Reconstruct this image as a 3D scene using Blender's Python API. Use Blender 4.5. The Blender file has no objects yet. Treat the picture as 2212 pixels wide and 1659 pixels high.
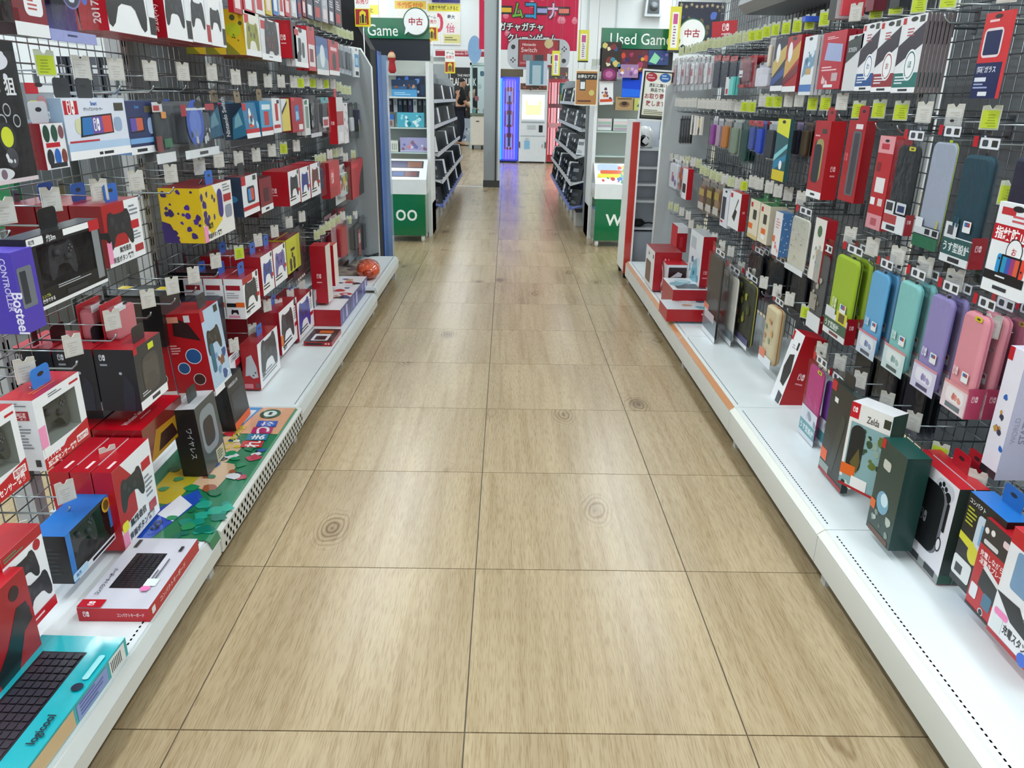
import bpy, math, random
from mathutils import Matrix, Vector
SC = bpy.context.scene
COL = SC.collection
# ---------------------------------------------------------------- camera
cam = bpy.data.cameras.new('camera'); cam.sensor_width = 36.0; cam.lens = 1652.0/2212.0*36.0
cam.clip_start = 0.05; cam.clip_end = 100
camo = bpy.data.objects.new('camera', cam); COL.objects.link(camo)
camo.matrix_world = Matrix(((0.999832, -0.0146983, -0.01095, 0.0), (-0.005102, 0.350622, -0.936503, 0.0),
                            (0.0176044, 0.936402, 0.350488, 1.264), (0, 0, 0, 1)))
SC.camera = camo
# ---------------------------------------------------------------- light and exposure
SC.view_settings.view_transform = 'Standard'; SC.view_settings.look = 'None'
SC.view_settings.gamma = 1.0; SC.view_settings.use_curve_mapping = False
SC.view_settings.exposure = -0.95
wd = bpy.data.worlds.new('world'); SC.world = wd; wd.use_nodes = True
wd.node_tree.nodes['Background'].inputs[0].default_value = (0.85, 0.93, 1.0, 1)
wd.node_tree.nodes['Background'].inputs[1].default_value = 0.3
def area(name, loc, sx, sy, power, col=(0.87, 0.955, 1.0)):
    l = bpy.data.lights.new(name, 'AREA'); l.shape = 'RECTANGLE'; l.size = sx; l.size_y = sy
    l.energy = power; l.color = col
    o = bpy.data.objects.new(name, l); o.location = loc; COL.objects.link(o)
    return o
for lx in (-4.2, -1.5, 1.7, 4.6):                       # rows of fluorescent strip lights on the ceiling
    for ly in (1.5, 9.5, 17.5, 23.5):
        pw = 300 if ly < 5 else 210 if ly < 12 else 120
        area('ceiling_strip_light', (lx, ly, 4.55), 0.3, 6.0 if ly < 20 else 4.0, pw*(1.35 if abs(lx) > 3 else 0.78))
w_ = area('added_fill_light', (0.2, -3.9, 1.9), 8.0, 2.6, 170, (0.9, 0.96, 1.0)); w_.rotation_euler = (math.radians(90), 0, 0)   # unseen fill lamp added behind the camera to brighten upright faces
# ---------------------------------------------------------------- colour and materials
def lin(h):
    h = h.lstrip('#')
    if len(h) == 3: h = ''.join(c*2 for c in h)
    r = []
    for i in (0, 2, 4):
        c = int(h[i:i+2], 16)/255.0
        r.append(c/12.92 if c <= 0.04045 else ((c+0.055)/1.055)**2.4)
    return (r[0], r[1], r[2], 1.0)
_lc = {}
def L(h):
    if h not in _lc: _lc[h] = lin(h)
    return _lc[h]
def LC(h):
    c = L(h); return (c[0]**1.14, c[1]**1.14, c[2]**1.14, 1.0)      # contrast curve: mid and dark colours come out darker, white stays
MATS = {}
def newmat(name):
    m = bpy.data.materials.new(name); m.use_nodes = True
    nt = m.node_tree; b = nt.nodes['Principled BSDF']; MATS[name] = m
    return m, nt, b
def setin(b, **k):
    for a, v in k.items(): b.inputs[a.replace('_', ' ')].default_value = v
def colmat(name, rough=0.4, metal=0.0, coat=0.0, bump=0.0, bscale=300, var=0.06, emit=0.0):
    m, nt, b = newmat(name); N = nt.nodes; K = nt.links
    a = N.new('ShaderNodeAttribute'); a.attribute_name = 'Col'
    nz = N.new('ShaderNodeTexNoise'); nz.inputs['Scale'].default_value = 14; nz.inputs['Detail'].default_value = 3
    tc = N.new('ShaderNodeTexCoord'); K.new(tc.outputs['Object'], nz.inputs['Vector'])
    mr = N.new('ShaderNodeMapRange'); mr.inputs[3].default_value = 1-var; mr.inputs[4].default_value = 1+var
    K.new(nz.outputs['Fac'], mr.inputs[0])
    mx = N.new('ShaderNodeVectorMath'); mx.operation = 'MULTIPLY'
    K.new(a.outputs['Color'], mx.inputs[0]); K.new(mr.outputs[0], mx.inputs[1])
    K.new(mx.outputs[0], b.inputs['Base Color'])
    setin(b, Roughness=rough, Metallic=metal, Coat_Weight=coat)
    b.inputs['Coat Roughness'].default_value = 0.08
    if bump:
        n2 = N.new('ShaderNodeTexNoise'); n2.inputs['Scale'].default_value = bscale; K.new(tc.outputs['Object'], n2.inputs['Vector'])
        bp = N.new('ShaderNodeBump'); bp.inputs['Strength'].default_value = bump; bp.inputs['Distance'].default_value = 0.002
        K.new(n2.outputs['Fac'], bp.inputs['Height']); K.new(bp.outputs[0], b.inputs['Normal'])
    if emit:
        K.new(mx.outputs[0], b.inputs['Emission Color']); b.inputs['Emission Strength'].default_value = emit
    return m
colmat('card', 0.36, coat=0.15)
colmat('gloss', 0.16, coat=0.5)
colmat('matte', 0.7)
colmat('paint', 0.38, var=0.03)
colmat('fabric', 0.8, bump=0.12, bscale=500)
colmat('metal', 0.28, metal=1.0)
colmat('glow', 0.5, emit=2.2)
colmat('wallpaint', 0.8, var=0.02, bump=0.1, bscale=60)
colmat('skin', 0.55)
def clearmat(name, tint, refl):
    m = bpy.data.materials.new(name); m.use_nodes = True; nt = m.node_tree; N = nt.nodes; K = nt.links
    N.remove(N['Principled BSDF'])
    t = N.new('ShaderNodeBsdfTransparent'); t.inputs[0].default_value = tint
    g = N.new('ShaderNodeBsdfGlossy'); g.inputs['Roughness'].default_value = 0.12
    lw = N.new('ShaderNodeLayerWeight'); lw.inputs[0].default_value = 0.25
    nz = N.new('ShaderNodeTexNoise'); nz.inputs['Scale'].default_value = 25
    tc = N.new('ShaderNodeTexCoord'); K.new(tc.outputs['Object'], nz.inputs['Vector'])
    bp = N.new('ShaderNodeBump'); bp.inputs['Strength'].default_value = 0.25; bp.inputs['Distance'].default_value = 0.01
    K.new(nz.outputs['Fac'], bp.inputs['Height']); K.new(bp.outputs[0], g.inputs['Normal'])
    mm = N.new('ShaderNodeMath'); mm.operation = 'MULTIPLY'; mm.inputs[1].default_value = refl
    K.new(lw.outputs['Facing'], mm.inputs[0])
    mx = N.new('ShaderNodeMixShader'); K.new(mm.outputs[0], mx.inputs[0]); K.new(t.outputs[0], mx.inputs[1]); K.new(g.outputs[0], mx.inputs[2])
    K.new(mx.outputs[0], N['Material Output'].inputs[0]); MATS[name] = m
clearmat('clear', (0.96, 0.97, 0.98, 1), 0.26)
clearmat('glass', (0.86, 0.94, 0.95, 1), 0.5)
def floormat(name, lines):
    m, nt, b = newmat(name); N = nt.nodes; K = nt.links
    ge = N.new('ShaderNodeNewGeometry'); oi = N.new('ShaderNodeObjectInfo')
    off = N.new('ShaderNodeVectorMath'); off.operation = 'SCALE'; off.inputs[0].default_value = (3.7, 9.1, 2.0)
    K.new(oi.outputs['Random'], off.inputs['Scale'])
    ad = N.new('ShaderNodeVectorMath'); ad.operation = 'ADD'; K.new(ge.outputs['Position'], ad.inputs[0]); K.new(off.outputs[0], ad.inputs[1])
    def mapped(s):
        v = N.new('ShaderNodeVectorMath'); v.operation = 'MULTIPLY'; v.inputs[1].default_value = s; K.new(ad.outputs[0], v.inputs[0]); return v.outputs[0]
    def noise(vec, sc, det=4, dist=0.0):
        n = N.new('ShaderNodeTexNoise'); n.inputs['Scale'].default_value = sc; n.inputs['Detail'].default_value = det
        n.inputs['Distortion'].default_value = dist; K.new(vec, n.inputs['Vector']); return n.outputs['Fac']
    def ramp(fac, a, ca, z, cz):
        r = N.new('ShaderNodeValToRGB'); r.color_ramp.elements[0].position = a; r.color_ramp.elements[0].color = ca
        r.color_ramp.elements[1].position = z; r.color_ramp.elements[1].color = cz; K.new(fac, r.inputs[0]); return r.outputs[0]
    def mul(a, c, f=1.0):
        x = N.new('ShaderNodeMix'); x.data_type = 'RGBA'; x.blend_type = 'MULTIPLY'; x.inputs[0].default_value = f
        K.new(a, x.inputs[6]); K.new(c, x.inputs[7]); return x.outputs[2]
    broad = noise(mapped((4.0, 0.8, 1)), 1.0, 4, 0.5)
    base = ramp(broad, 0.3, L('#a69374'), 0.7, L('#b9a684'))
    def M(op, a, c):
        n = N.new('ShaderNodeMath'); n.operation = op
        for i, q in enumerate((a, c)):
            if q is None: continue
            if isinstance(q, (int, float)): n.inputs[i].default_value = q
            else: K.new(q, n.inputs[i])
        return n.outputs[0]
    warp = noise(mapped((9, 3.0, 1)), 1.0, 2)
    vo = N.new('ShaderNodeTexVoronoi'); vo.inputs['Scale'].default_value = 1.0; K.new(mapped((3.3, 1.7, 0)), vo.inputs['Vector'])
    ds = vo.outputs['Distance']                                       # knots: wobbling rings that fade with distance
    ring = M('SINE', M('ADD', M('MULTIPLY', ds, 130.0), M('MULTIPLY', warp, 34.0)), None)
    mk = N.new('ShaderNodeMapRange'); mk.interpolation_type = 'SMOOTHSTEP'; mk.inputs[1].default_value = 0.03; mk.inputs[2].default_value = 0.34; mk.inputs[3].default_value = 1.0; mk.inputs[4].default_value = 0.0; K.new(ds, mk.inputs[0])
    knot = M('MULTIPLY', M('MULTIPLY', M('ADD', ring, 1.0), 0.5), mk.outputs[0])
    g1 = ramp(knot, 0.25, (1, 1, 1, 1), 1.0, L('#b9a88a'))
    mk2 = N.new('ShaderNodeMapRange'); mk2.interpolation_type = 'SMOOTHSTEP'; mk2.inputs[1].default_value = 0.0; mk2.inputs[2].default_value = 0.2; mk2.inputs[3].default_value = 1.0; mk2.inputs[4].default_value = 0.0; K.new(ds, mk2.inputs[0])
    g0 = ramp(M('MULTIPLY', mk2.outputs[0], warp), 0.1, (1, 1, 1, 1), 0.7, L('#8d785a'))
    fine = noise(mapped((380, 20, 1)), 1.0, 3)
    g2 = ramp(fine, 0.36, L('#c2b59e'), 0.52, (1, 1, 1, 1))
    streak = noise(mapped((34, 1.3, 1)), 1.0, 3, 0.4)
    g3 = ramp(streak, 0.28, L('#cfc2aa'), 0.55, (1, 1, 1, 1))
    c = mul(mul(mul(mul(base, g1, 0.9), g0, 0.8), g2, 0.48), g3, 0.5)
    if lines:
        def edge(axis, o):
            sp = N.new('ShaderNodeSeparateXYZ'); K.new(ge.outputs['Position'], sp.inputs[0])
            s = N.new('ShaderNodeMath'); s.operation = 'SUBTRACT'; s.inputs[1].default_value = o; K.new(sp.outputs[axis], s.inputs[0])
            q = N.new('ShaderNodeMath'); q.operation = 'PINGPONG'; q.inputs[1].default_value = 0.301; K.new(s.outputs[0], q.inputs[0])
            t = N.new('ShaderNodeMath'); t.operation = 'GREATER_THAN'; t.inputs[1].default_value = 0.002; K.new(q.outputs[0], t.inputs[0]); return t.outputs[0]
        c = mul(c, ramp(edge(0, -0.072), 0.0, L('#6b655c'), 0.5, (1, 1, 1, 1)))
        c = mul(c, ramp(edge(1, 1.262), 0.0, L('#6b655c'), 0.5, (1, 1, 1, 1)))
    K.new(c, b.inputs['Base Color'])
    rr = N.new('ShaderNodeMapRange'); rr.inputs[3].default_value = 0.2; rr.inputs[4].default_value = 0.3; b.inputs['Specular IOR Level'].default_value = 0.55; K.new(broad, rr.inputs[0]); K.new(rr.outputs[0], b.inputs['Roughness'])
    bp = N.new('ShaderNodeBump'); bp.inputs['Strength'].default_value = 0.12; bp.inputs['Distance'].default_value = 0.001
    K.new(fine, bp.inputs['Height']); K.new(bp.outputs[0], b.inputs['Normal'])
floormat('wood_tile', False); floormat('wood_floor', True)
# ---------------------------------------------------------------- mesh builder
def rrect(x0, y0, x1, y1, r, n=4):
    r = min(r, (x1-x0)/2-1e-6, (y1-y0)/2-1e-6); p = []
    for cx, cy, a in ((x1-r, y0+r, -90), (x1-r, y1-r, 0), (x0+r, y1-r, 90), (x0+r, y0+r, 180)):
        for i in range(n+1):
            t = math.radians(a+90*i/n); p.append((cx+r*math.cos(t), cy+r*math.sin(t)))
    return p
def ell(cx, cy, rx, ry, n=20):
    return [(cx+rx*math.cos(2*math.pi*i/n), cy+ry*math.sin(2*math.pi*i/n)) for i in range(n)]
_h = [(0, .27), (.2, .28), (.28, .33), (.38, .31), (.44, .2), (.48, -.02), (.5, -.2), (.47, -.33), (.4, -.36), (.32, -.31), (.21, -.14), (.12, -.1), (0, -.1)]
PAD = [(-x, y) for x, y in reversed(_h[1:-1])] + _h
class MB:
    def __init__(s): s.v = []; s.f = []; s.c = []; s.m = []; s.sm = []
    def add(s, vs, fs, col, mat, smooth=False):
        o = len(s.v); s.v += [tuple(p) for p in vs]
        cc = LC(col) if isinstance(col, str) else col
        for f in fs:
            s.f.append(tuple(i+o for i in f)); s.c.append(cc); s.m.append(mat); s.sm.append(smooth)
        return s
    def box(s, x0, x1, y0, y1, z0, z1, col, mat='card', cols=None):
        v = [(x0, y0, z0), (x1, y0, z0), (x1, y1, z0), (x0, y1, z0), (x0, y0, z1), (x1, y0, z1), (x1, y1, z1), (x0, y1, z1)]
        F = {'f': (0, 1, 5, 4), 'r': (1, 2, 6, 5), 'k': (2, 3, 7, 6), 'l': (3, 0, 4, 7), 't': (4, 5, 6, 7), 'b': (0, 3, 2, 1)}
        o = len(s.v); s.v += v
        for k, f in F.items():
            s.f.append(tuple(i+o for i in f)); s.c.append(LC((cols or {}).get(k, col))); s.m.append(mat); s.sm.append(False)
        return s
    def ext(s, pts, axis, a, b, col, mat='card', smooth=False, capcol=None):
        """extrude a 2D outline along an axis ('y': outline in x,z ; 'x': outline in y,z ; 'z': outline in x,y)"""
        n = len(pts)
        def P(p, t): return {'y': (p[0], t, p[1]), 'x': (t, p[0], p[1]), 'z': (p[0], p[1], t)}[axis]
        vs = [P(p, a) for p in pts]+[P(p, b) for p in pts]
        s.add(vs, [(i, (i+1) % n, n+(i+1) % n, n+i) for i in range(n)], col, mat, smooth)
        cc = capcol or col
        s.add([P(p, a) for p in pts], [tuple(range(n))[::-1]], cc, mat); s.add([P(p, b) for p in pts], [tuple(range(n))], cc, mat)
        return s
    def tube(s, path, r, col, mat='metal', n=6, closed=False):
        path = [Vector(p) for p in path]; rings = []
        up = Vector((0.13, 0.27, 0.95))
        for i, p in enumerate(path):
            d = (path[min(i+1, len(path)-1)]-path[max(i-1, 0)]).normalized()
            u = d.cross(up)
            if u.length < 1e-4: u = d.cross(Vector((1, 0, 0)))
            u.normalize(); w = u.cross(d)
            rr = r[i] if isinstance(r, (list, tuple)) else r
            rings.append([p+u*rr*math.cos(2*math.pi*k/n)+w*rr*math.sin(2*math.pi*k/n) for k in range(n)])
        vs = [q for g in rings for q in g]; fs = []
        for i in range(len(path)-1):
            for k in range(n): fs.append((i*n+k, i*n+(k+1) % n, (i+1)*n+(k+1) % n, (i+1)*n+k))
        fs.append(tuple(range(n))[::-1]); fs.append(tuple((len(path)-1)*n+k for k in range(n)))
        return s.add(vs, fs, col, mat, True)
    def lathe(s, prof, col, mat='card', n=16, c=(0, 0, 0), axis='z'):
        vs = []
        for r, z in prof:
            for k in range(n):
                a = 2*math.pi*k/n; q = (r*math.cos(a), r*math.sin(a), z)
                if axis == 'y': q = (q[0], q[2], q[1])
                if axis == 'x': q = (q[2], q[0], q[1])
                vs.append((q[0]+c[0], q[1]+c[1], q[2]+c[2]))
        fs = []
        for i in range(len(prof)-1):
            for k in range(n): fs.append((i*n+k, i*n+(k+1) % n, (i+1)*n+(k+1) % n, (i+1)*n+k))
        fs.append(tuple(range(n))[::-1]); fs.append(tuple((len(prof)-1)*n+k for k in range(n)))
        return s.add(vs, fs, col, mat, True)
    def rbox(s, x0, x1, y0, y1, z0, z1, r, bev, col, mat='card'):
        """rounded slab: outline rounded in x,z ; soft edges front and back"""
        A = rrect(x0, z0, x1, z1, r, 5); B = rrect(x0+bev, z0+bev, x1-bev, z1-bev, max(r-bev, 0.002), 5); n = len(A)
        H = rrect(x0+bev*.3, z0+bev*.3, x1-bev*.3, z1-bev*.3, max(r-bev*.3, 0.002), 5)
        L_ = [(B, y0), (H, y0+bev*.3), (A, y0+bev), (A, y1-bev), (B, y1)]
        vs = [(p[0], y, p[1]) for o, y in L_ for p in o]; fs = []
        for i in range(len(L_)-1):
            for k in range(n): fs.append((i*n+k, i*n+(k+1) % n, (i+1)*n+(k+1) % n, (i+1)*n+k))
        s.add(vs, fs, col, mat, True)
        s.add([(p[0], y0, p[1]) for p in B], [tuple(range(n))], col, mat); s.add([(p[0], y1, p[1]) for p in B], [tuple(range(n))[::-1]], col, mat)
        return s
    def mesh(s, name):
        me = bpy.data.meshes.new(name); me.from_pydata(s.v, [], s.f)
        ms = list(dict.fromkeys(s.m))
        for k in ms: me.materials.append(MATS[k])
        at = me.color_attributes.new('Col', 'FLOAT_COLOR', 'CORNER'); buf = []
        for p, c in zip(me.polygons, s.c): buf += list(c)*p.loop_total
        at.data.foreach_set('color', buf)
        ix = {k: i for i, k in enumerate(ms)}
        me.polygons.foreach_set('material_index', [ix[k] for k in s.m]); me.polygons.foreach_set('use_smooth', s.sm)
        me.update(); return me
def O(name, data, parent=None, label=None, cat=None, group=None, kind=None, loc=None, rot=None):
    if isinstance(data, MB): data = data.mesh(name)
    o = bpy.data.objects.new(name, data); COL.objects.link(o)
    if parent is not None: o.parent = parent
    if loc is not None: o.location = loc
    if rot is not None: o.rotation_euler = rot
    if label: o['label'] = label
    if cat: o['category'] = cat
    if group: o['group'] = group
    if kind: o['kind'] = kind
    return o
# ---------------------------------------------------------------- lettering and flat print
_tc = {}
def tgeo(t, bold):
    k = (t, bold)
    if k not in _tc:
        cu = bpy.data.curves.new('lettering', 'FONT'); cu.body = t; cu.resolution_u = 3; cu.offset = 0.022 if bold else 0.004
        ob = bpy.data.objects.new('lettering', cu); me = ob.to_mesh()
        vs = [(v.co.x, v.co.y) for v in me.vertices]; fs = [tuple(p.vertices) for p in me.polygons]
        ob.to_mesh_clear(); bpy.data.objects.remove(ob); bpy.data.curves.remove(cu)
        if not vs: vs = [(0, 0), (1, 0), (0, 1)]; fs = []
        x0 = min(v[0] for v in vs); x1 = max(v[0] for v in vs); y0 = min(v[1] for v in vs); y1 = max(v[1] for v in vs)
        h = max(y1-y0, 1e-3)
        if h < 0.35: y0 -= (0.7-h)/2; h = 0.7
        _tc[k] = ([((x-x0)/h, (y-y0)/h) for x, y in vs], fs, (x1-x0)/h)
    return _tc[k]
class PR:
    """flat print on a rectangular face: origin o, unit directions u (right) and v (up), normal n; w by h metres"""
    def __init__(s, mb, o, u, v, w, h, mat='card', eps=0.0004):
        s.mb = mb; s.o = Vector(o); s.u = Vector(u); s.v = Vector(v); s.n = s.u.cross(s.v); s.w = w; s.h = h; s.k = 0; s.mat = mat; s.eps = eps; s.st = 0.00003 if w < 1.2 else 0.00015
    def at(s, pts, fs, col, mat=None):
        s.k += 1; d = s.n*(s.eps+s.st*s.k)
        s.mb.add([s.o+s.u*x+s.v*y+d for x, y in pts], fs, col, mat or s.mat)
    def poly(s, pts, col, mat=None): s.at(pts, [tuple(range(len(pts)))], col, mat)
    def R(s, x, y, w, h, col, r=0, mat=None):
        x *= s.w; w *= s.w; y *= s.h; h *= s.h
        s.poly(rrect(x, y, x+w, y+h, r*min(w, h)) if r else [(x, y), (x+w, y), (x+w, y+h), (x, y+h)], col, mat)
    def E(s, cx, cy, r, col, ry=None): s.poly(ell(cx*s.w, cy*s.h, r*s.w, (ry if ry else r)*s.w), col)
    def P(s, pts, col): s.poly([(x*s.w, y*s.h) for x, y in pts], col)
    def C(s, cx, cy, sz, col, dot=None, c2=None):
        sz *= s.w; cx *= s.w; cy *= s.h
        s.poly([(cx+x*sz, cy+y*sz) for x, y in PAD], col)
        if c2: s.poly([(cx+x*sz, cy+y*sz) for x, y in PAD if x >= 0], c2)
        if dot:
            for x, y, r in ((-.26, .16, .075), (.12, .02, .075), (.29, .22, .03), (.29, .1, .03), (.35, .16, .03), (.23, .16, .03), (-.14, .03, .06)):
                s.poly(ell(cx+x*sz, cy+y*sz, r*sz, r*sz, 10), dot)
    def G(s, cx, cy, sz, fg, bg):      # two-halves emblem
        sz *= s.w; cx *= s.w; cy *= s.h; h = sz*1.0
        s.poly(rrect(cx-.5*sz, cy-.5*h, cx-.05*sz, cy+.5*h, .2*sz), fg); s.poly(rrect(cx-.39*sz, cy-.39*h, cx-.14*sz, cy+.39*h, .1*sz), bg)
        s.poly(ell(cx-.27*sz, cy+.18*h, .08*sz, .08*sz, 10), fg)
        s.poly(rrect(cx+.05*sz, cy-.5*h, cx+.45*sz, cy+.5*h, .2*sz), fg); s.poly(ell(cx+.25*sz, cy-.05*h, .1*sz, .1*sz, 10), bg)
    def T(s, t, x, y, hh, col, mw=None, bold=True, rot=0, c=False):
        g, fs, ar = tgeo(t, bold); x *= s.w; y *= s.h; hh *= s.h
        sx = hh
        if mw: sx = min(hh, mw*s.w/max(ar, 1e-3)) if not rot else hh
        if c: x -= ar*sx/2
        pts = [(x+p*sx, y+q*hh) for p, q in g] if not rot else [(x-rot*q*hh, y+rot*p*hh) for p, q in g]
        s.at(pts, fs, col)
    def N(s, x, y, w, h, n, col, seed=1):
        rd = random.Random(seed)
        for i in range(n):
            yy = y+h*(1-(i+.5)/n); s.R(x, yy, w*rd.uniform(.55, 1), h/n*.45, col)
    def S(s, cx, cy, sz, lc='#2b9fd6', rc='#e8503a', fr='#15171c'):
        sz *= s.w; cx *= s.w; cy *= s.h; h = sz*.44
        s.poly(rrect(cx-.5*sz, cy-.5*h, cx-.33*sz, cy+.5*h, .1*sz), lc); s.poly(rrect(cx+.33*sz, cy-.5*h, cx+.5*sz, cy+.5*h, .1*sz), rc)
        s.poly(rrect(cx-.36*sz, cy-.5*h, cx+.36*sz, cy+.5*h, .02*sz), fr)
        for i, cc in enumerate(('#2f9fc4', '#4b62b5', '#a5477f', '#df6a4a')):
            s.poly([(cx+(-.3+.15*i)*sz, cy-.4*h), (cx+(-.15+.15*i)*sz, cy-.4*h), (cx+(-.15+.15*i)*sz, cy+.4*h), (cx+(-.3+.15*i)*sz, cy+.4*h)], cc)
        s.poly(ell(cx-.415*sz, cy+.25*h, .03*sz, .03*sz, 8), '#222'); s.poly(ell(cx+.415*sz, cy-.1*h, .03*sz, .03*sz, 8), '#222')
    def B(s, x, y, w, h, n, cols, seed=1, r0=.03, r1=.09):
        rd = random.Random(seed)
        for i in range(n):
            r = rd.uniform(r0, r1); cx = x+rd.random()*w; cy = y+rd.random()*h; m = 9; a0 = rd.random()*6
            s.poly([(cx*s.w+r*s.w*rd.uniform(.6, 1.1)*math.cos(a0+6.283*k/m), cy*s.h+r*s.w*rd.uniform(.6, 1.1)*math.sin(a0+6.283*k/m)) for k in range(m)], cols[i % len(cols)])
    def run(s, lst):
        for it in lst: getattr(s, it[0])(*it[1:-1], **it[-1]) if isinstance(it[-1], dict) else getattr(s, it[0])(*it[1:])
# ================================================================ the setting
T0 = 0.602; GX = -0.072; GY = 1.262
f = MB()
xa, xb, ya, yb = GX-2*T0, GX+2*T0, GY-2*T0, GY+18*T0
f.add([(xa, ya, -.004), (xb, ya, -.004), (xb, yb, -.004), (xa, yb, -.004)], [(0, 1, 2, 3)], '#7d766b', 'matte')
for (x0, x1, y0, y1) in ((-6, xa, -4, 26), (xb, 6.5, -4, 26), (xa, xb, -4, ya), (xa, xb, yb, 26)):
    f.add([(x0, y0, 0), (x1, y0, 0), (x1, y1, 0), (x0, y1, 0)], [(0, 1, 2, 3)], '#b09a78', 'wood_floor')
floor = O('floor', f, kind='structure', label='wood-look tiled shop floor running down the aisle')
tm = MB(); g = 0.0016
tm.ext([(g, g), (T0-g, g), (T0-g, T0-g), (g, T0-g)], 'z', -0.0038, 0.0, '#b09a78', 'wood_tile'); tme = tm.mesh('floor_tile')
for i in range(-2, 2):
    for j in range(-2, 18): O('floor_tile', tme, floor, loc=(GX+i*T0, GY+j*T0, 0))
def wall(name, x0, x1, y0, y1, z0, z1, col, label):
    return O(name, MB().box(x0, x1, y0, y1, z0, z1, col, 'wallpaint'), kind='structure', label=label)
wall('wall_far', -6, 6.5, 26, 26.2, 0, 4.6, '#eef3f5', 'white far wall of the shop above the machines')
wall('wall_left', -6.2, -6, -4, 26, 0, 4.6, '#e4eaee', 'white side wall beyond the wire racks')
wall('wall_right', 6.5, 6.7, -4, 26, 0, 4.6, '#e6ebee', 'white side wall behind the case racks')
wall('wall_near', -6, 6.5, -4.2, -4, 0, 4.6, '#e6ebee', 'white wall behind the photographer')
wall('ceiling', -6.2, 6.7, -4.2, 26.2, 4.6, 4.7, '#f1f4f5', 'white shop ceiling')
# grey steel pillar with a dark plinth and a cable
p = O('pillar', MB().box(-.345, -.115, 11.8, 12.05, .1, 4.6, '#a9b0b3', 'paint'), label='square grey steel pillar standing in the far aisle', cat='pillar')
O('plinth', MB().box(-.352, -.108, 11.793, 12.057, 0, .1, '#4a4c4c', 'paint'), p)
O('cable_trunking', MB().tube([(-.17, 11.785, .1), (-.165, 11.785, 2), (-.155, 11.785, 4.58)], .009, '#565a5a', 'matte'), p)
O('edge_strip', MB().box(-.14, -.108, 11.785, 11.8, .1, 4.6, '#e8ebec', 'paint'), p)
# floor strip where the flooring changes beside the pillar
O('trim_1', MB().box(-1.1, -.36, 11.82, 11.9, 0, .004, '#dfe4e4', 'metal'), kind='structure', label='pale metal threshold strip in the floor beside the pillar')
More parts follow.
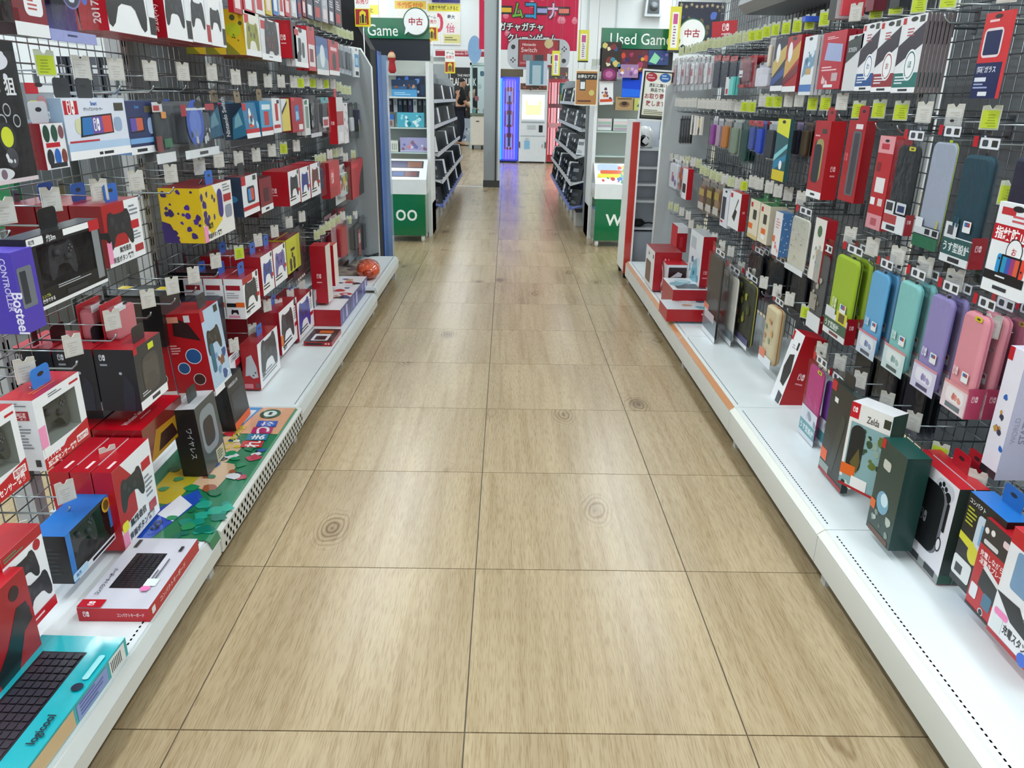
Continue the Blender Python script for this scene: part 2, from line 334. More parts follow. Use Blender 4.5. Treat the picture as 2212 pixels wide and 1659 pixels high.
# ---------------------------------------------------------------- gondola racks along the aisle
def bay(side, y0, y1, nm, seethru, perf=False, film=False, high=0.0):
    s = -1 if side == 'L' else 1
    if s < 0: lip, zb, zm, zt, dk, dx, bk = .785, .05+high, .088+high, .118+high, .126+high, .802, 1.3
    else: lip, zb, zm, zt, dk, dx, bk = .885, .048, .130, .147, .152, .907, 1.43
    if perf: zb, zm, zt = .055, .06, .118
    a, b = y0+.0015, y1-.0015
    w = '#dfe2df'
    r = O('gondola_bay', None, label=nm, cat='shelf bay', group='steel gondola bays along the aisle', loc=(0, y0, 0))
    def part(name, mb, par=None, **k): return O(name, mb, par or r, loc=(0, -y0, 0) if par is None else None, **k)
    def PX(pts): return [(s*x, z) for x, z in pts]
    d = part('base_deck', MB().ext(PX([(dx, dk-.02), (dx, dk), (bk, dk), (bk, dk-.02)]), 'y', a, b, '#e9f0f2', 'paint'))
    if perf:
        m = MB().ext(PX([(lip-.005, zb), (lip-.005, zt), (lip+.002, zt+.006), (dx+.004, dk+.001), (dx+.004, dk-.004), (lip+.003, zb)]), 'y', a, b, '#d6d8d3', 'paint')
        fl = part('perforated_front', m, label='pale steel front plate punched with dark slots')
        h = MB(); ys = a+.02
        while ys < b-.02:
            for k in range(3):
                z = zb+.006+k*.019
                yy = ys+(.015 if k % 2 else 0)
                h.add([(s*(lip-.0065), yy, z), (s*(lip-.0065), yy+.009, z), (s*(lip-.0065), yy+.009, z+.013), (s*(lip-.0065), yy, z+.013)], [(0, 1, 2, 3), (3, 2, 1, 0)], '#22211f', 'matte')
            ys += .03
        O('punched_slot_rows', h, fl, kind='stuff')
    else:
        part('front_lip', MB().ext(PX([(lip, zb), (lip, zm), (lip+.004, zm+.002), (lip+.012, zm), (lip+.012, zb)]), 'y', a, b, w, 'paint'))
        part('price_rail', MB().ext(PX([(lip+.001, zm+.002), (lip-.003, zm+.006), (dx-.006, zt+.004), (dx, zt+.003), (dx, zm), (lip+.012, zm)]), 'y', a, b, '#d9dedd' if s < 0 else '#e3e5dd', 'paint'))
        if film:
            part('price_strip', MB().ext(PX([(lip-.0042, zm+.0065), (dx-.0075, zt+.0055), (dx-.0065, zt+.0048), (lip-.0032, zm+.0055)]), 'y', a+.004, b-.004, '#c98e5e', 'gloss'), label='faded orange price strip')
    h = MB(); ys = a+.03
    while ys < b-.03:
        h.add([(s*(dx+.012), ys, dk+.0006), (s*(dx+.016), ys, dk+.0006), (s*(dx+.016), ys+.007, dk+.0006), (s*(dx+.012), ys+.007, dk+.0006)], [(0, 1, 2, 3), (3, 2, 1, 0)], '#26282a', 'matte')
        ys += .0145
    O('perforation_row', h, d, kind='stuff')
    part('kick_plate', MB().ext(PX([(lip+.1, 0), (lip+.1, dk-.025), (lip+.115, dk-.025), (lip+.115, 0)]), 'y', a, b, '#5d5f60', 'paint'))  # dark grey paints in the shadow below the lip
    part('foot', MB().box(*sorted((s*(lip+.02), s*(lip+.08))), b-.05, b-.02, 0, dk-.025, '#c9cccb', 'paint'))
    top = 1.98
    for yy in (y0+.028,):
        m = MB().box(*sorted((s*(bk-.022), s*(bk+.03))), yy-.025, yy+.025, 0, top, '#b4b8ba', 'paint')
        for k in range(30):
            z = .3+k*.055
            for q in (-.012, .006):
                m.add([(s*(bk-.0225), yy+q, z), (s*(bk-.0225), yy+q+.006, z), (s*(bk-.0225), yy+q+.006, z+.028), (s*(bk-.0225), yy+q, z+.028)], [(0, 1, 2, 3), (3, 2, 1, 0)], '#2b2c2d', 'matte')
        part('upright', m)
    if not seethru:
        part('back_panel', MB().box(*sorted((s*(bk+.02), s*(bk+.03))), a+.025, b-.025, dk, top, '#84898c', 'paint'))
    if seethru == 2:
        part('back_panel', MB().box(*sorted((s*(bk+.02), s*(bk+.03))), a+.025, b-.025, dk, .86, '#84898c', 'paint'))
    part('top_rail', MB().box(*sorted((s*(bk-.015), s*(bk+.025))), a, b, top-.04, top, '#b4b8ba', 'paint'))
    g = MB(); x = s*(bk-.03)
    n = int((b-a)/.05)
    for k in range(n+1):
        yy = a+.012+k*.05
        if yy < b: g.tube([(x, yy, dk+.02), (x, yy, top-.03)], .0019, '#9a9fa3', 'metal', 4)
    z = dk+.05
    while z < top-.03:
        g.tube([(x-s*.004, a+.005, z), (x-s*.004, b-.005, z)], .0022, '#9a9fa3', 'metal', 4); z += .05
    O('wire_grid_panel', g, label='grey wire grid panel hung on '+nm.split(',')[0], cat='grid panel', group='wire grid panels')
LB = [.05, .95, 1.85, 2.75, 3.65, 4.6, 5.58]; RB = [.05, .95, 1.85, 2.75, 3.7, 4.7, 5.58]
ordn = ['first', 'second', 'third', 'fourth', 'fifth', 'sixth', 'seventh', 'eighth', 'ninth', 'tenth', 'eleventh', 'twelfth', 'thirteenth', 'fourteenth', 'fifteenth', 'sixteenth', 'seventeenth',
        'eighteenth', 'nineteenth', 'twentieth', 'twenty-first', 'twenty-second', 'twenty-third', 'twenty-fourth', 'twenty-fifth', 'twenty-sixth', 'twenty-seventh', 'twenty-eighth', 'twenty-ninth', 'thirtieth']
for i in range(6):
    bay('L', LB[i], LB[i+1], ordn[i]+' white steel bay of the controller rack, counted from the camera', 1 if 1 <= i <= 2 else 0, perf=(i == 2), high=.035 if i == 5 else 0)
for i in range(6):
    bay('R', RB[i], RB[i+1], ordn[i]+' white steel bay of the case rack, counted from the camera', 2 if i == 1 else 0, film=i >= 3)
# last end panels of both racks
e = O('rack_end_board', MB().ext([(-.93, .166), (-.93, 1.44), (-.99, 1.54), (-1.33, 1.6), (-1.33, .166)], 'y', 5.585, 5.597, '#9ea3a5', 'paint'), label='perforated grey end panel closing the far end of the controller rack', cat='end panel')
O('edge_trim', MB().tube([(-.925, 5.59, .13), (-.925, 5.59, 1.44), (-.99, 5.59, 1.55), (-1.2, 5.59, 1.58)], .008, '#e9eceb', 'paint'), e)
O('cable', MB().tube([(-1.3, 5.55, .175), (-1.1, 5.56, .172), (-1.0, 5.53, .168), (-.93, 5.58, .18)], .006, '#191a1b', 'matte'), e)
e = O('rack_end_board', MB().ext([(1.08, .15), (1.08, 1.35), (1.43, 1.6), (1.43, .15)], 'y', 5.585, 5.597, '#b9bdbe', 'paint'), label='grey end panel with white edge closing the far end of the case rack', cat='end panel')
O('edge_trim', MB().tube([(1.075, 5.606, .15), (1.075, 5.606, 1.35)], .01, '#eef0ef', 'paint'), e)
O('canopy_board', MB().ext([(1.2, 1.68), (1.16, 1.72), (1.2, 1.86), (1.42, 1.86), (1.42, 1.68)], 'y', 2.8, 4.3, '#9fa4a8', 'paint'), label='grey steel canopy board along the top of the case rack', cat='canopy')
# ---------------------------------------------------------------- hooks with price tags
def hookmesh(s, ln):
    m = MB()
    m.tube([(-s*ln, 0, -.045), (-s*.012, 0, -.045), (0, 0, -.035), (s*.004, 0, -.025)], .0028, '#aab0b4', 'metal', 6)
    m.tube([(-s*ln, 0, .0), (-s*.006, 0, .0)], .002, '#aab0b4', 'metal', 6)
    m.box(*sorted((-s*ln, -s*(ln+.004))), -.012, .012, -.06, .012, '#8d9296', 'metal')
    return m.mesh('display_hook')
def tagmesh(s, c):
    w, h = .0225, .056
    m = MB(); ca, sa = math.cos(math.radians(32)), math.sin(math.radians(32))
    def W(u, v, d): return (u*s*sa+d*s*ca, u*ca-d*sa, v)      # plate faces the aisle and turns a little to the camera
    out = [(-w, -.012), (w, -.012), (w, h-.014), (w*.35, h-.012), (w*.1, h-.02), (-w*.1, h-.02), (-w*.3, h-.012), (-w, h-.012)]
    base = {'w': '#f6f4ec', 'y': '#f2f6e6', 'l': '#f0f4e4'}[c]
    n = len(out)
    fr = [W(u, v, .002) for u, v in out]; bk = [W(u, v, 0) for u, v in out]
    m.add(fr, [tuple(range(n)), tuple(range(n))[::-1]], base, 'gloss'); m.add(bk, [tuple(range(n)), tuple(range(n))[::-1]], base, 'gloss')
    m.add(fr+bk, [(i, (i+1) % n, n+(i+1) % n, n+i) for i in range(n)], base, 'gloss')
    lab = {'w': '#fdfcf8', 'y': '#f2ff5a', 'l': '#f2f6cf'}[c]
    q = [W(u, v, .0026) for u, v in ((-w*.88, -.008), (w*.88, -.008), (w*.88, h-.024), (-w*.88, h-.024))]
    m.add(q, [(0, 1, 2, 3), (3, 2, 1, 0)], lab, 'card')
    rd = random.Random(ord(c))
    for k in range(5):
        v = -.004+k*.0062; u0 = -w*.75+rd.random()*w*.3; u1 = u0+w*rd.uniform(.5, 1.1)
        q = [W(a, b, .003) for a, b in ((u0, v), (u1, v), (u1, v+.0022), (u0, v+.0022))]
        m.add(q, [(0, 1, 2, 3), (3, 2, 1, 0)], {'w': '#ebe6de', 'y': '#c4d04e', 'l': '#d6d8b0'}[c], 'card')
    m.box(*sorted((-s*.02, 0)), -.004, .004, -.006, .006, '#dcdcd4', 'gloss')
    return m.mesh('price_tag')
HM = {'L': hookmesh(1, .215), 'R': hookmesh(-1, .245)}
TM = {(sd, c): tagmesh(1 if sd == 'L' else -1, c) for sd in 'LR' for c in 'wyl'}
TN = {'w': 'white', 'y': 'lime-yellow', 'l': 'pale green'}
def hook(sd, X, Y, z, c, row, i):
    rk = 'controller rack' if sd == 'L' else 'case rack'
    o = O('display_hook', HM[sd], label='%s-tagged wire hook, %s from the camera, %s row of the %s' % (TN[c].replace(' ', '-'), ordn[i], row, rk), cat='hook', group='display hooks of the '+rk, loc=(X, Y, z))
    O('price_tag', TM[(sd, c)], o)
# ---------------------------------------------------------------- hooks, row by row
hook('L',-1.050,3.936,1.630,'w','top',0)
hook('L',-1.050,4.056,1.630,'w','top',1)
hook('L',-1.050,4.185,1.631,'w','top',2)
hook('L',-1.050,4.330,1.627,'l','top',3)
hook('L',-1.050,4.486,1.624,'l','top',4)
hook('L',-1.050,4.632,1.621,'l','top',5)
hook('L',-1.050,4.789,1.615,'l','top',6)
hook('L',-1.050,4.933,1.614,'l','top',7)
hook('L',-1.050,5.088,1.616,'l','top',8)
hook('L',-1.050,5.251,1.613,'l','top',9)
hook('L',-1.050,5.411,1.613,'l','top',10)
hook('L',-1.050,5.583,1.617,'l','top',11)
hook('L',-1.050,5.750,1.623,'l','top',12)
hook('L',-1.050,5.927,1.629,'l','top',13)
hook('L',-1.050,6.117,1.639,'l','top',14)
hook('L',-1.050,1.732,1.295,'w','second',0)
hook('L',-1.050,1.883,1.303,'y','second',1)
hook('L',-1.050,2.040,1.299,'w','second',2)
hook('L',-1.050,2.217,1.301,'w','second',3)
hook('L',-1.050,2.427,1.304,'w','second',4)
hook('L',-1.050,2.671,1.309,'w','second',5)
hook('L',-1.050,2.928,1.315,'w','second',6)
hook('L',-1.050,3.180,1.304,'w','second',7)
hook('L',-1.050,3.384,1.302,'w','second',8)
hook('L',-1.050,3.597,1.299,'w','second',9)
hook('L',-1.050,3.808,1.301,'w','second',10)
hook('L',-1.050,4.029,1.303,'w','second',11)
hook('L',-1.050,4.163,1.303,'y','second',12)
hook('L',-1.050,4.279,1.312,'w','second',13)
hook('L',-1.050,4.419,1.307,'y','second',14)
hook('L',-1.050,4.579,1.303,'w','second',15)
hook('L',-1.050,4.743,1.308,'y','second',16)
hook('L',-1.050,4.929,1.306,'w','second',17)
hook('L',-1.050,5.100,1.295,'l','second',18)
hook('L',-1.050,5.238,1.278,'l','second',19)
hook('L',-1.050,5.404,1.276,'l','second',20)
hook('L',-1.050,5.634,1.281,'l','second',21)
hook('L',-1.050,5.809,1.280,'w','second',22)
hook('L',-1.050,6.034,1.278,'l','second',23)
hook('L',-1.050,1.629,1.009,'w','third',0)
hook('L',-1.050,1.806,1.010,'w','third',1)
hook('L',-1.050,2.027,1.008,'w','third',2)
hook('L',-1.050,2.238,1.011,'w','third',3)
hook('L',-1.050,2.475,1.008,'w','third',4)
hook('L',-1.050,2.713,1.010,'w','third',5)
hook('L',-1.050,2.900,1.019,'w','third',6)
hook('L',-1.050,3.116,1.008,'w','third',7)
hook('L',-1.050,3.338,1.006,'w','third',8)
hook('L',-1.050,3.567,1.010,'w','third',9)
hook('L',-1.050,3.755,1.009,'y','third',10)
hook('L',-1.050,3.989,1.006,'w','third',11)
hook('L',-1.050,4.414,0.908,'l','third',12)
hook('L',-1.050,4.550,0.908,'l','third',13)
hook('L',-1.050,4.722,0.917,'w','third',14)
hook('L',-1.050,4.877,0.915,'l','third',15)
hook('L',-1.050,5.028,0.911,'w','third',16)
hook('L',-1.050,5.176,0.867,'w','third',17)
hook('L',-1.050,5.447,0.869,'l','third',18)
hook('L',-1.050,5.709,0.871,'l','third',19)
hook('L',-1.050,5.977,0.871,'l','third',20)
hook('L',-1.050,1.588,0.670,'w','fourth',0)
hook('L',-1.050,1.781,0.666,'w','fourth',1)
hook('L',-1.050,1.982,0.674,'w','fourth',2)
hook('L',-1.050,2.199,0.677,'w','fourth',3)
hook('L',-1.050,2.374,0.675,'w','fourth',4)
hook('L',-1.050,2.547,0.671,'w','fourth',5)
hook('L',-1.050,2.758,0.677,'w','fourth',6)
hook('L',-1.050,3.008,0.660,'y','fourth',7)
hook('L',-1.050,3.253,0.665,'w','fourth',8)
hook('L',-1.050,3.499,0.662,'w','fourth',9)
hook('L',-1.050,3.744,0.666,'w','fourth',10)
hook('L',-1.050,3.990,0.658,'w','fourth',11)
hook('L',-1.050,4.272,0.518,'l','fourth',12)
hook('L',-1.050,4.409,0.522,'l','fourth',13)
hook('L',-1.050,4.553,0.523,'l','fourth',14)
hook('L',-1.050,4.680,0.522,'l','fourth',15)
hook('L',-1.050,4.827,0.520,'l','fourth',16)
hook('L',-1.050,4.984,0.520,'w','fourth',17)
hook('L',-1.050,5.182,0.465,'l','fourth',18)
hook('L',-1.050,5.397,0.465,'w','fourth',19)
hook('L',-1.050,5.630,0.465,'w','fourth',20)
hook('L',-1.050,1.448,0.340,'w','bottom',0)
hook('L',-1.050,1.637,0.343,'w','bottom',1)
hook('L',-1.050,1.846,0.337,'w','bottom',2)
hook('L',-1.050,2.204,0.325,'w','bottom',3)
hook('L',-1.050,2.840,0.331,'w','bottom',4)
hook('L',-1.050,3.068,0.324,'w','bottom',5)
hook('L',-1.050,3.292,0.370,'w','bottom',6)
hook('L',-1.050,3.461,0.330,'w','bottom',7)
hook('L',-1.050,3.662,0.327,'w','bottom',8)
hook('L',-1.050,3.884,0.321,'w','bottom',9)
hook('R',1.150,1.961,1.502,'w','top',0)
hook('R',1.150,2.220,1.515,'y','top',1)
hook('R',1.150,2.375,1.518,'y','top',2)
hook('R',1.150,2.514,1.527,'y','top',3)
hook('R',1.150,2.645,1.527,'y','top',4)
hook('R',1.150,2.801,1.534,'w','top',5)
hook('R',1.150,3.069,1.541,'y','top',6)
hook('R',1.150,3.214,1.539,'y','top',7)
hook('R',1.150,3.348,1.539,'y','top',8)
hook('R',1.150,3.479,1.542,'y','top',9)
hook('R',1.150,3.615,1.546,'y','top',10)
hook('R',1.150,3.735,1.547,'y','top',11)
hook('R',1.150,3.840,1.542,'y','top',12)
hook('R',1.150,3.955,1.546,'y','top',13)
hook('R',1.150,4.060,1.547,'l','top',14)
hook('R',1.150,4.190,1.552,'l','top',15)
hook('R',1.150,4.299,1.550,'l','top',16)
hook('R',1.150,4.406,1.553,'l','top',17)
hook('R',1.150,4.526,1.549,'l','top',18)
hook('R',1.150,4.637,1.553,'l','top',19)
hook('R',1.150,4.776,1.562,'l','top',20)
hook('R',1.150,4.892,1.552,'l','top',21)
hook('R',1.150,5.033,1.555,'l','top',22)
hook('R',1.150,5.181,1.555,'l','top',23)
hook('R',1.150,5.351,1.556,'l','top',24)
hook('R',1.150,5.534,1.558,'l','top',25)
hook('R',1.150,1.921,1.224,'y','second',0)
hook('R',1.150,2.079,1.226,'w','second',1)
hook('R',1.150,2.233,1.231,'w','second',2)
hook('R',1.150,2.366,1.233,'y','second',3)
hook('R',1.150,2.510,1.236,'y','second',4)
hook('R',1.150,2.656,1.232,'y','second',5)
hook('R',1.150,2.799,1.256,'w','second',6)
hook('R',1.150,2.940,1.252,'y','second',7)
hook('R',1.150,3.065,1.251,'y','second',8)
hook('R',1.150,3.212,1.262,'w','second',9)
hook('R',1.150,3.333,1.260,'w','second',10)
hook('R',1.150,3.463,1.256,'y','second',11)
hook('R',1.150,3.573,1.256,'y','second',12)
hook('R',1.150,3.671,1.258,'w','second',13)
hook('R',1.150,3.820,1.231,'y','second',14)
hook('R',1.150,3.941,1.231,'y','second',15)
hook('R',1.150,4.052,1.230,'w','second',16)
hook('R',1.150,4.162,1.234,'w','second',17)
hook('R',1.150,4.286,1.233,'w','second',18)
hook('R',1.150,4.399,1.234,'w','second',19)
hook('R',1.150,4.508,1.236,'w','second',20)
hook('R',1.150,4.633,1.235,'w','second',21)
hook('R',1.150,4.742,1.236,'w','second',22)
hook('R',1.150,4.857,1.236,'w','second',23)
hook('R',1.150,5.016,1.240,'w','second',24)
hook('R',1.150,5.117,1.239,'w','second',25)
hook('R',1.150,5.223,1.239,'w','second',26)
hook('R',1.150,5.376,1.238,'w','second',27)
hook('R',1.150,5.524,1.240,'w','second',28)
hook('R',1.150,5.682,1.245,'l','second',29)
hook('R',1.150,1.736,0.763,'w','third',0)
hook('R',1.150,1.785,1.064,'y','third',1)
hook('R',1.150,1.920,0.832,'w','third',2)
hook('R',1.150,2.070,0.834,'w','third',3)
hook('R',1.150,2.225,0.836,'w','third',4)
hook('R',1.150,2.390,0.832,'w','third',5)
hook('R',1.150,2.559,0.839,'w','third',6)
hook('R',1.150,2.719,0.830,'y','third',7)
hook('R',1.150,3.041,0.902,'w','third',8)
hook('R',1.150,3.188,0.901,'w','third',9)
hook('R',1.150,3.313,0.900,'w','third',10)
hook('R',1.150,3.430,0.903,'w','third',11)
hook('R',1.150,3.568,0.903,'w','third',12)
hook('R',1.150,3.673,0.902,'w','third',13)
hook('R',1.150,3.795,0.873,'y','third',14)
hook('R',1.150,3.897,0.871,'w','third',15)
hook('R',1.150,4.022,0.868,'l','third',16)
hook('R',1.150,4.146,0.867,'w','third',17)
hook('R',1.150,4.269,0.867,'l','third',18)
hook('R',1.150,4.399,0.868,'l','third',19)
hook('R',1.150,4.539,0.873,'l','third',20)
hook('R',1.150,4.640,0.875,'l','third',21)
hook('R',1.150,4.744,0.901,'l','third',22)
hook('R',1.150,4.889,0.898,'w','third',23)
hook('R',1.150,5.056,0.894,'l','third',24)
hook('R',1.150,5.218,0.884,'w','third',25)
hook('R',1.150,5.393,0.881,'w','third',26)
hook('R',1.150,5.580,0.877,'w','third',27)
hook('R',1.150,1.515,0.397,'w','fourth',0)
hook('R',1.150,1.647,0.398,'w','fourth',1)
hook('R',1.150,1.815,0.394,'y','fourth',2)
hook('R',1.150,1.965,0.420,'w','fourth',3)
hook('R',1.150,2.124,0.418,'w','fourth',4)
hook('R',1.150,2.310,0.417,'w','fourth',5)
hook('R',1.150,2.470,0.421,'w','fourth',6)
hook('R',1.150,2.632,0.415,'w','fourth',7)
hook('R',1.150,2.826,0.504,'y','fourth',8)
hook('R',1.150,3.006,0.508,'w','fourth',9)
hook('R',1.150,3.158,0.505,'w','fourth',10)
hook('R',1.150,3.337,0.500,'w','fourth',11)
hook('R',1.150,3.522,0.497,'w','fourth',12)
hook('R',1.150,3.687,0.493,'w','fourth',13)
hook('R',1.150,3.886,0.535,'w','fourth',14)
hook('R',1.150,4.057,0.534,'w','fourth',15)
hook('R',1.150,4.218,0.546,'w','fourth',16)
hook('R',1.150,4.402,0.536,'w','fourth',17)
hook('R',1.150,4.582,0.533,'l','fourth',18)
hook('R',1.150,4.791,0.534,'w','fourth',19)
hook('R',1.150,4.887,0.574,'w','fourth',20)
hook('R',1.150,5.078,0.571,'w','fourth',21)
hook('R',1.150,5.254,0.572,'l','fourth',22)
hook('R',1.150,5.438,0.563,'l','fourth',23)
# ================================================================ goods: builders
def place(root, loc, rz, tilt=0): root.location = loc; root.rotation_euler = (math.radians(tilt), 0, math.radians(rz))
def queue(root, q, step, label):
    """further pieces of the same product hanging one behind the other on the same hook"""
    a = root.rotation_euler.z; dx, dy = -math.sin(a), math.cos(a)
    for k in range(1, q):
        c = root.copy(); COL.objects.link(c); c.location = (root.location.x+dx*step*k, root.location.y+dy*step*k, root.location.z)
        c['label'] = label+', '+ordn[k]+' in line'
        for ch in root.children:
            e = ch.copy(); COL.objects.link(e); e.parent = c
            for g2 in ch.children:
                g3 = g2.copy(); COL.objects.link(g3); g3.parent = e
RED = '#c4122b'; WHT = '#f1f2f4'; INK = '#1c1e23'
def PF(mb, w, h, d=0, mat='card'): return PR(mb, (-w/2, 0, 0), (1, 0, 0), (0, 0, 1), w, h, mat)
def PS(mb, w, h, d, near): return PR(mb, (-w/2, d, 0), (0, -1, 0), (0, 0, 1), d, h) if near < 0 else PR(mb, (w/2, 0, 0), (0, 1, 0), (0, 0, 1), d, h)
def PT(mb, w, h, d): return PR(mb, (-w/2, 0, h), (1, 0, 0), (0, 1, 0), w, d)
def tabmesh(col, h, y, w=.07, hh=.045):
    m = MB(); m.ext(rrect(-w/2, h-.002, w/2, h+hh, .01, 3), 'y', y, y+.0015, col, 'card')
    PR(m, (-w/2, y, h), (1, 0, 0), (0, 0, 1), w, hh).E(.5, .62, .17, '#2a2b2e', .07); return m
def box(name, label, cat, loc, rz, w, h, d, tilt=0, f=WHT, s=None, t=None, k=None, F=(), S=(), T=(), tab=None, win=None, q=1, mat='card', group=None, lie=False, pad=None, tb=None):
    near = -1 if rz > 0 else 1
    s = s or f; t = t or s; k = k or s
    m = MB(); cols = {'f': f, 'l': s, 'r': s, 't': t, 'b': t, 'k': k}
    if not win: m.box(-w/2, w/2, 0, d, 0, h, f, mat, cols)
    else:                                    # die-cut window: frame, recess and back
        x0, z0, x1, z1 = win[0]*w-w/2, win[1]*h, win[2]*w-w/2, win[3]*h; dp = min(d*.7, .06)
        m.box(-w/2, w/2, dp, d, 0, h, win[4], mat, dict(cols, f=win[4]))
        for a in ((-w/2, x0, 0, h), (x1, w/2, 0, h), (x0, x1, 0, z0), (x0, x1, z1, h)):
            m.box(a[0], a[1], 0, dp, a[2], a[3], f, mat, {'f': f, 't': t if a[3] >= h-1e-6 else win[4], 'b': win[4], 'l': s if a[0] <= -w/2+1e-6 else win[4], 'r': s if a[1] >= w/2-1e-6 else win[4]})
    root = O(name, m, label=label, cat=cat, group=group); place(root, loc, rz, tilt)
    if F:
        b = MB(); PF(b, w, h).run(F); O('front_print', b, root)
    if S:
        b = MB(); PS(b, w, h, d, near).run(S); O('side_print', b, root)
    if T:
        b = MB(); PT(b, w, h, d).run(T); O('top_print', b, root)
    if win:
        b = MB(); b.add([(x0, .001, z0), (x1, .001, z0), (x1, .001, z1), (x0, .001, z1)], [(0, 1, 2, 3)], '#fff', 'clear'); O('clear_window', b, root)
        if pad:
            b = MB(); cx, cz, sz = (x0+x1)/2, (z0+z1)/2, min((x1-x0)*.92, (z1-z0)*1.25)
            b.ext([(cx+x*sz, cz+y*sz) for x, y in PAD], 'y', dp*.35, dp*.8, pad, 'matte')
            for x, y in ((-.26, .16), (.12, .02)): b.lathe([(.07*sz, 0), (.07*sz, -.008), (.05*sz, -.012)], '#3a3c40', 'matte', 12, (cx+x*sz, dp*.35, cz+y*sz), 'y')
            for x, y in ((.29, .22), (.29, .1), (.35, .16), (.23, .16)): b.lathe([(.026*sz, 0), (.026*sz, -.004)], '#55585e', 'gloss', 8, (cx+x*sz, dp*.35, cz+y*sz), 'y')
            O('game_controller', b, root)
    if tab: O('hang_tab', tabmesh(tab, h, d*.45 if tb is None else tb), root)
    if q > 1: queue(root, q, d+.004, label)
    return root
def flat(name, label, cat, loc, rz, w, h, d=.012, tilt=0, f=WHT, s=None, F=(), q=1, mat='card', hole=True, group=None, r=.0):
    m = MB()
    if r: m.ext(rrect(-w/2, 0, w/2, h, r, 3), 'y', 0, d, f, mat)
    else: m.box(-w/2, w/2, 0, d, 0, h, s or f, mat, {'f': f})
    root = O(name, m, label=label, cat=cat, group=group); place(root, loc, rz, tilt)
    b = MB(); p = PF(b, w, h); p.run(F)
    if hole: p.E(.5, .95, .14, '#2a2c30', .045)
    O('front_print', b, root)
    if q > 1: queue(root, q, d+.003, label)
    return root
def clearbox(w, h, d, t=.0):
    return MB().box(-w/2, w/2, 0, d, 0, h, '#fff', 'clear')
def pouch(name, label, cat, loc, rz, w, h, d, tilt=0, col='#8fb', side=None, base=.22, F=(), band=None, zipc=None, hdr=True, q=1, group=None, mat='fabric', basec='#eef0f2', tagc=None, logo=None):
    """zipped carrying case in a clear hanging pack with a printed base card"""
    near = -1 if rz > 0 else 1
    m = MB(); g = .006
    m.rbox(-w/2+g, w/2-g, .006, d-.008, .01, h-.012, min(w*.18, .022), min(.012, d*.22), col, mat)
    root = O(name, m, label=label, cat=cat, group=group); place(root, loc, rz, tilt)
    z = MB(); A = rrect(-w/2+g-.0012, .01-.0012, w/2-g+.0012, h-.012+.0012, min(w*.18, .023), 5)
    n = len(A); y0, y1 = d*.46, d*.54
    z.add([(p[0], y0, p[1]) for p in A]+[(p[0], y1, p[1]) for p in A], [(i, (i+1) % n, n+(i+1) % n, n+i) for i in range(n)], zipc or side or col, 'matte', True)
    z.box(w*.1, w*.16, d*.4, d*.6, h-.012, h-.005, zipc or '#23262b', 'gloss'); O('zip', z, root)
    b = MB(); p = PR(b, (-w/2, .0015, 0), (1, 0, 0), (0, 0, 1), w, h); p.R(0, 0, 1, base, basec); p.run(F)
    if logo: p.G(.32, base+.13, .2, logo, col); p.R(.58, base+.06, .26, .1, '#f4f4f6', .1); p.S(.71, base+.13, .18)
    O('base_card', b, root)
    if band:
        b = MB(); ps = PR(b, (-w/2+.002, d, 0), (0, -1, 0), (0, 0, 1), d, h) if near < 0 else PR(b, (w/2-.002, 0, 0), (0, 1, 0), (0, 0, 1), d, h)
        ps.R(0, 0, 1, base*1.15, band); ps.G(.5, base*.75, .4, '#f6d6d8', band); O('side_band', b, root)
    O('clear_pack', clearbox(w, h, d), root)
    if hdr:
        b = MB(); b.ext(rrect(-w*.46, h, w*.46, h+.05, .006, 3), 'y', d*.5, d*.5+.001, '#fff', 'clear')
        p = PR(b, (-w*.46, d*.5, h), (1, 0, 0), (0, 0, 1), w*.92, .05); p.R(.04, .1, .16, .5, RED); p.R(.28, .06, .66, .5, '#e3e5ea', .1); p.R(.36, .16, .2, .3, '#4a4f57', .3); p.R(.68, .16, .2, .3, '#3c3f3a', .1)
        p.E(.5, .82, .09, '#26282c', .03); O('header_card', b, root)
    if tagc:
        b = MB(); p = PR(b, (-w/2, .004, 0), (1, 0, 0), (0, 0, 1), w, h); p.R(.55, .9, .28, .045, tagc, .4); p.R(.63, .913, .12, .018, '#3a3310'); O('yellow_sticker', b, root)
    if q > 1: queue(root, q, d+.004, label)
    return root
def packet(name, label, cat, loc, rz, w, h, d=.02, tilt=0, inner='#27303c', card='#e9eaee', F=(), q=1, group=None, iw=.6, ih=.6, iz=.2):
    """clear hanging packet with a card top and the article inside"""
    m = MB(); m.rbox(-w*iw/2, w*iw/2, d*.25, d*.85, h*iz, h*(iz+ih), min(w*.12, .012), .003, inner, 'matte')
    root = O(name, m, label=label, cat=cat, group=group); place(root, loc, rz, tilt)
    b = MB(); b.box(-w/2+.002, w/2-.002, d*.86, d*.9, .004, h, card, 'card'); O('backing_card', b, root)
    b = MB(); p = PR(b, (-w/2, d*.2, 0), (1, 0, 0), (0, 0, 1), w, h); p.run(F); p.E(.5, .95, .12, '#2a2c30', .04); O('front_print', b, root)
    O('clear_film', MB().ext(rrect(-w/2, 0, w/2, h*.93, .004, 2), 'y', 0, d*.84, '#fff', 'clear'), root)
    if q > 1: queue(root, q, d+.004, label)
    return root
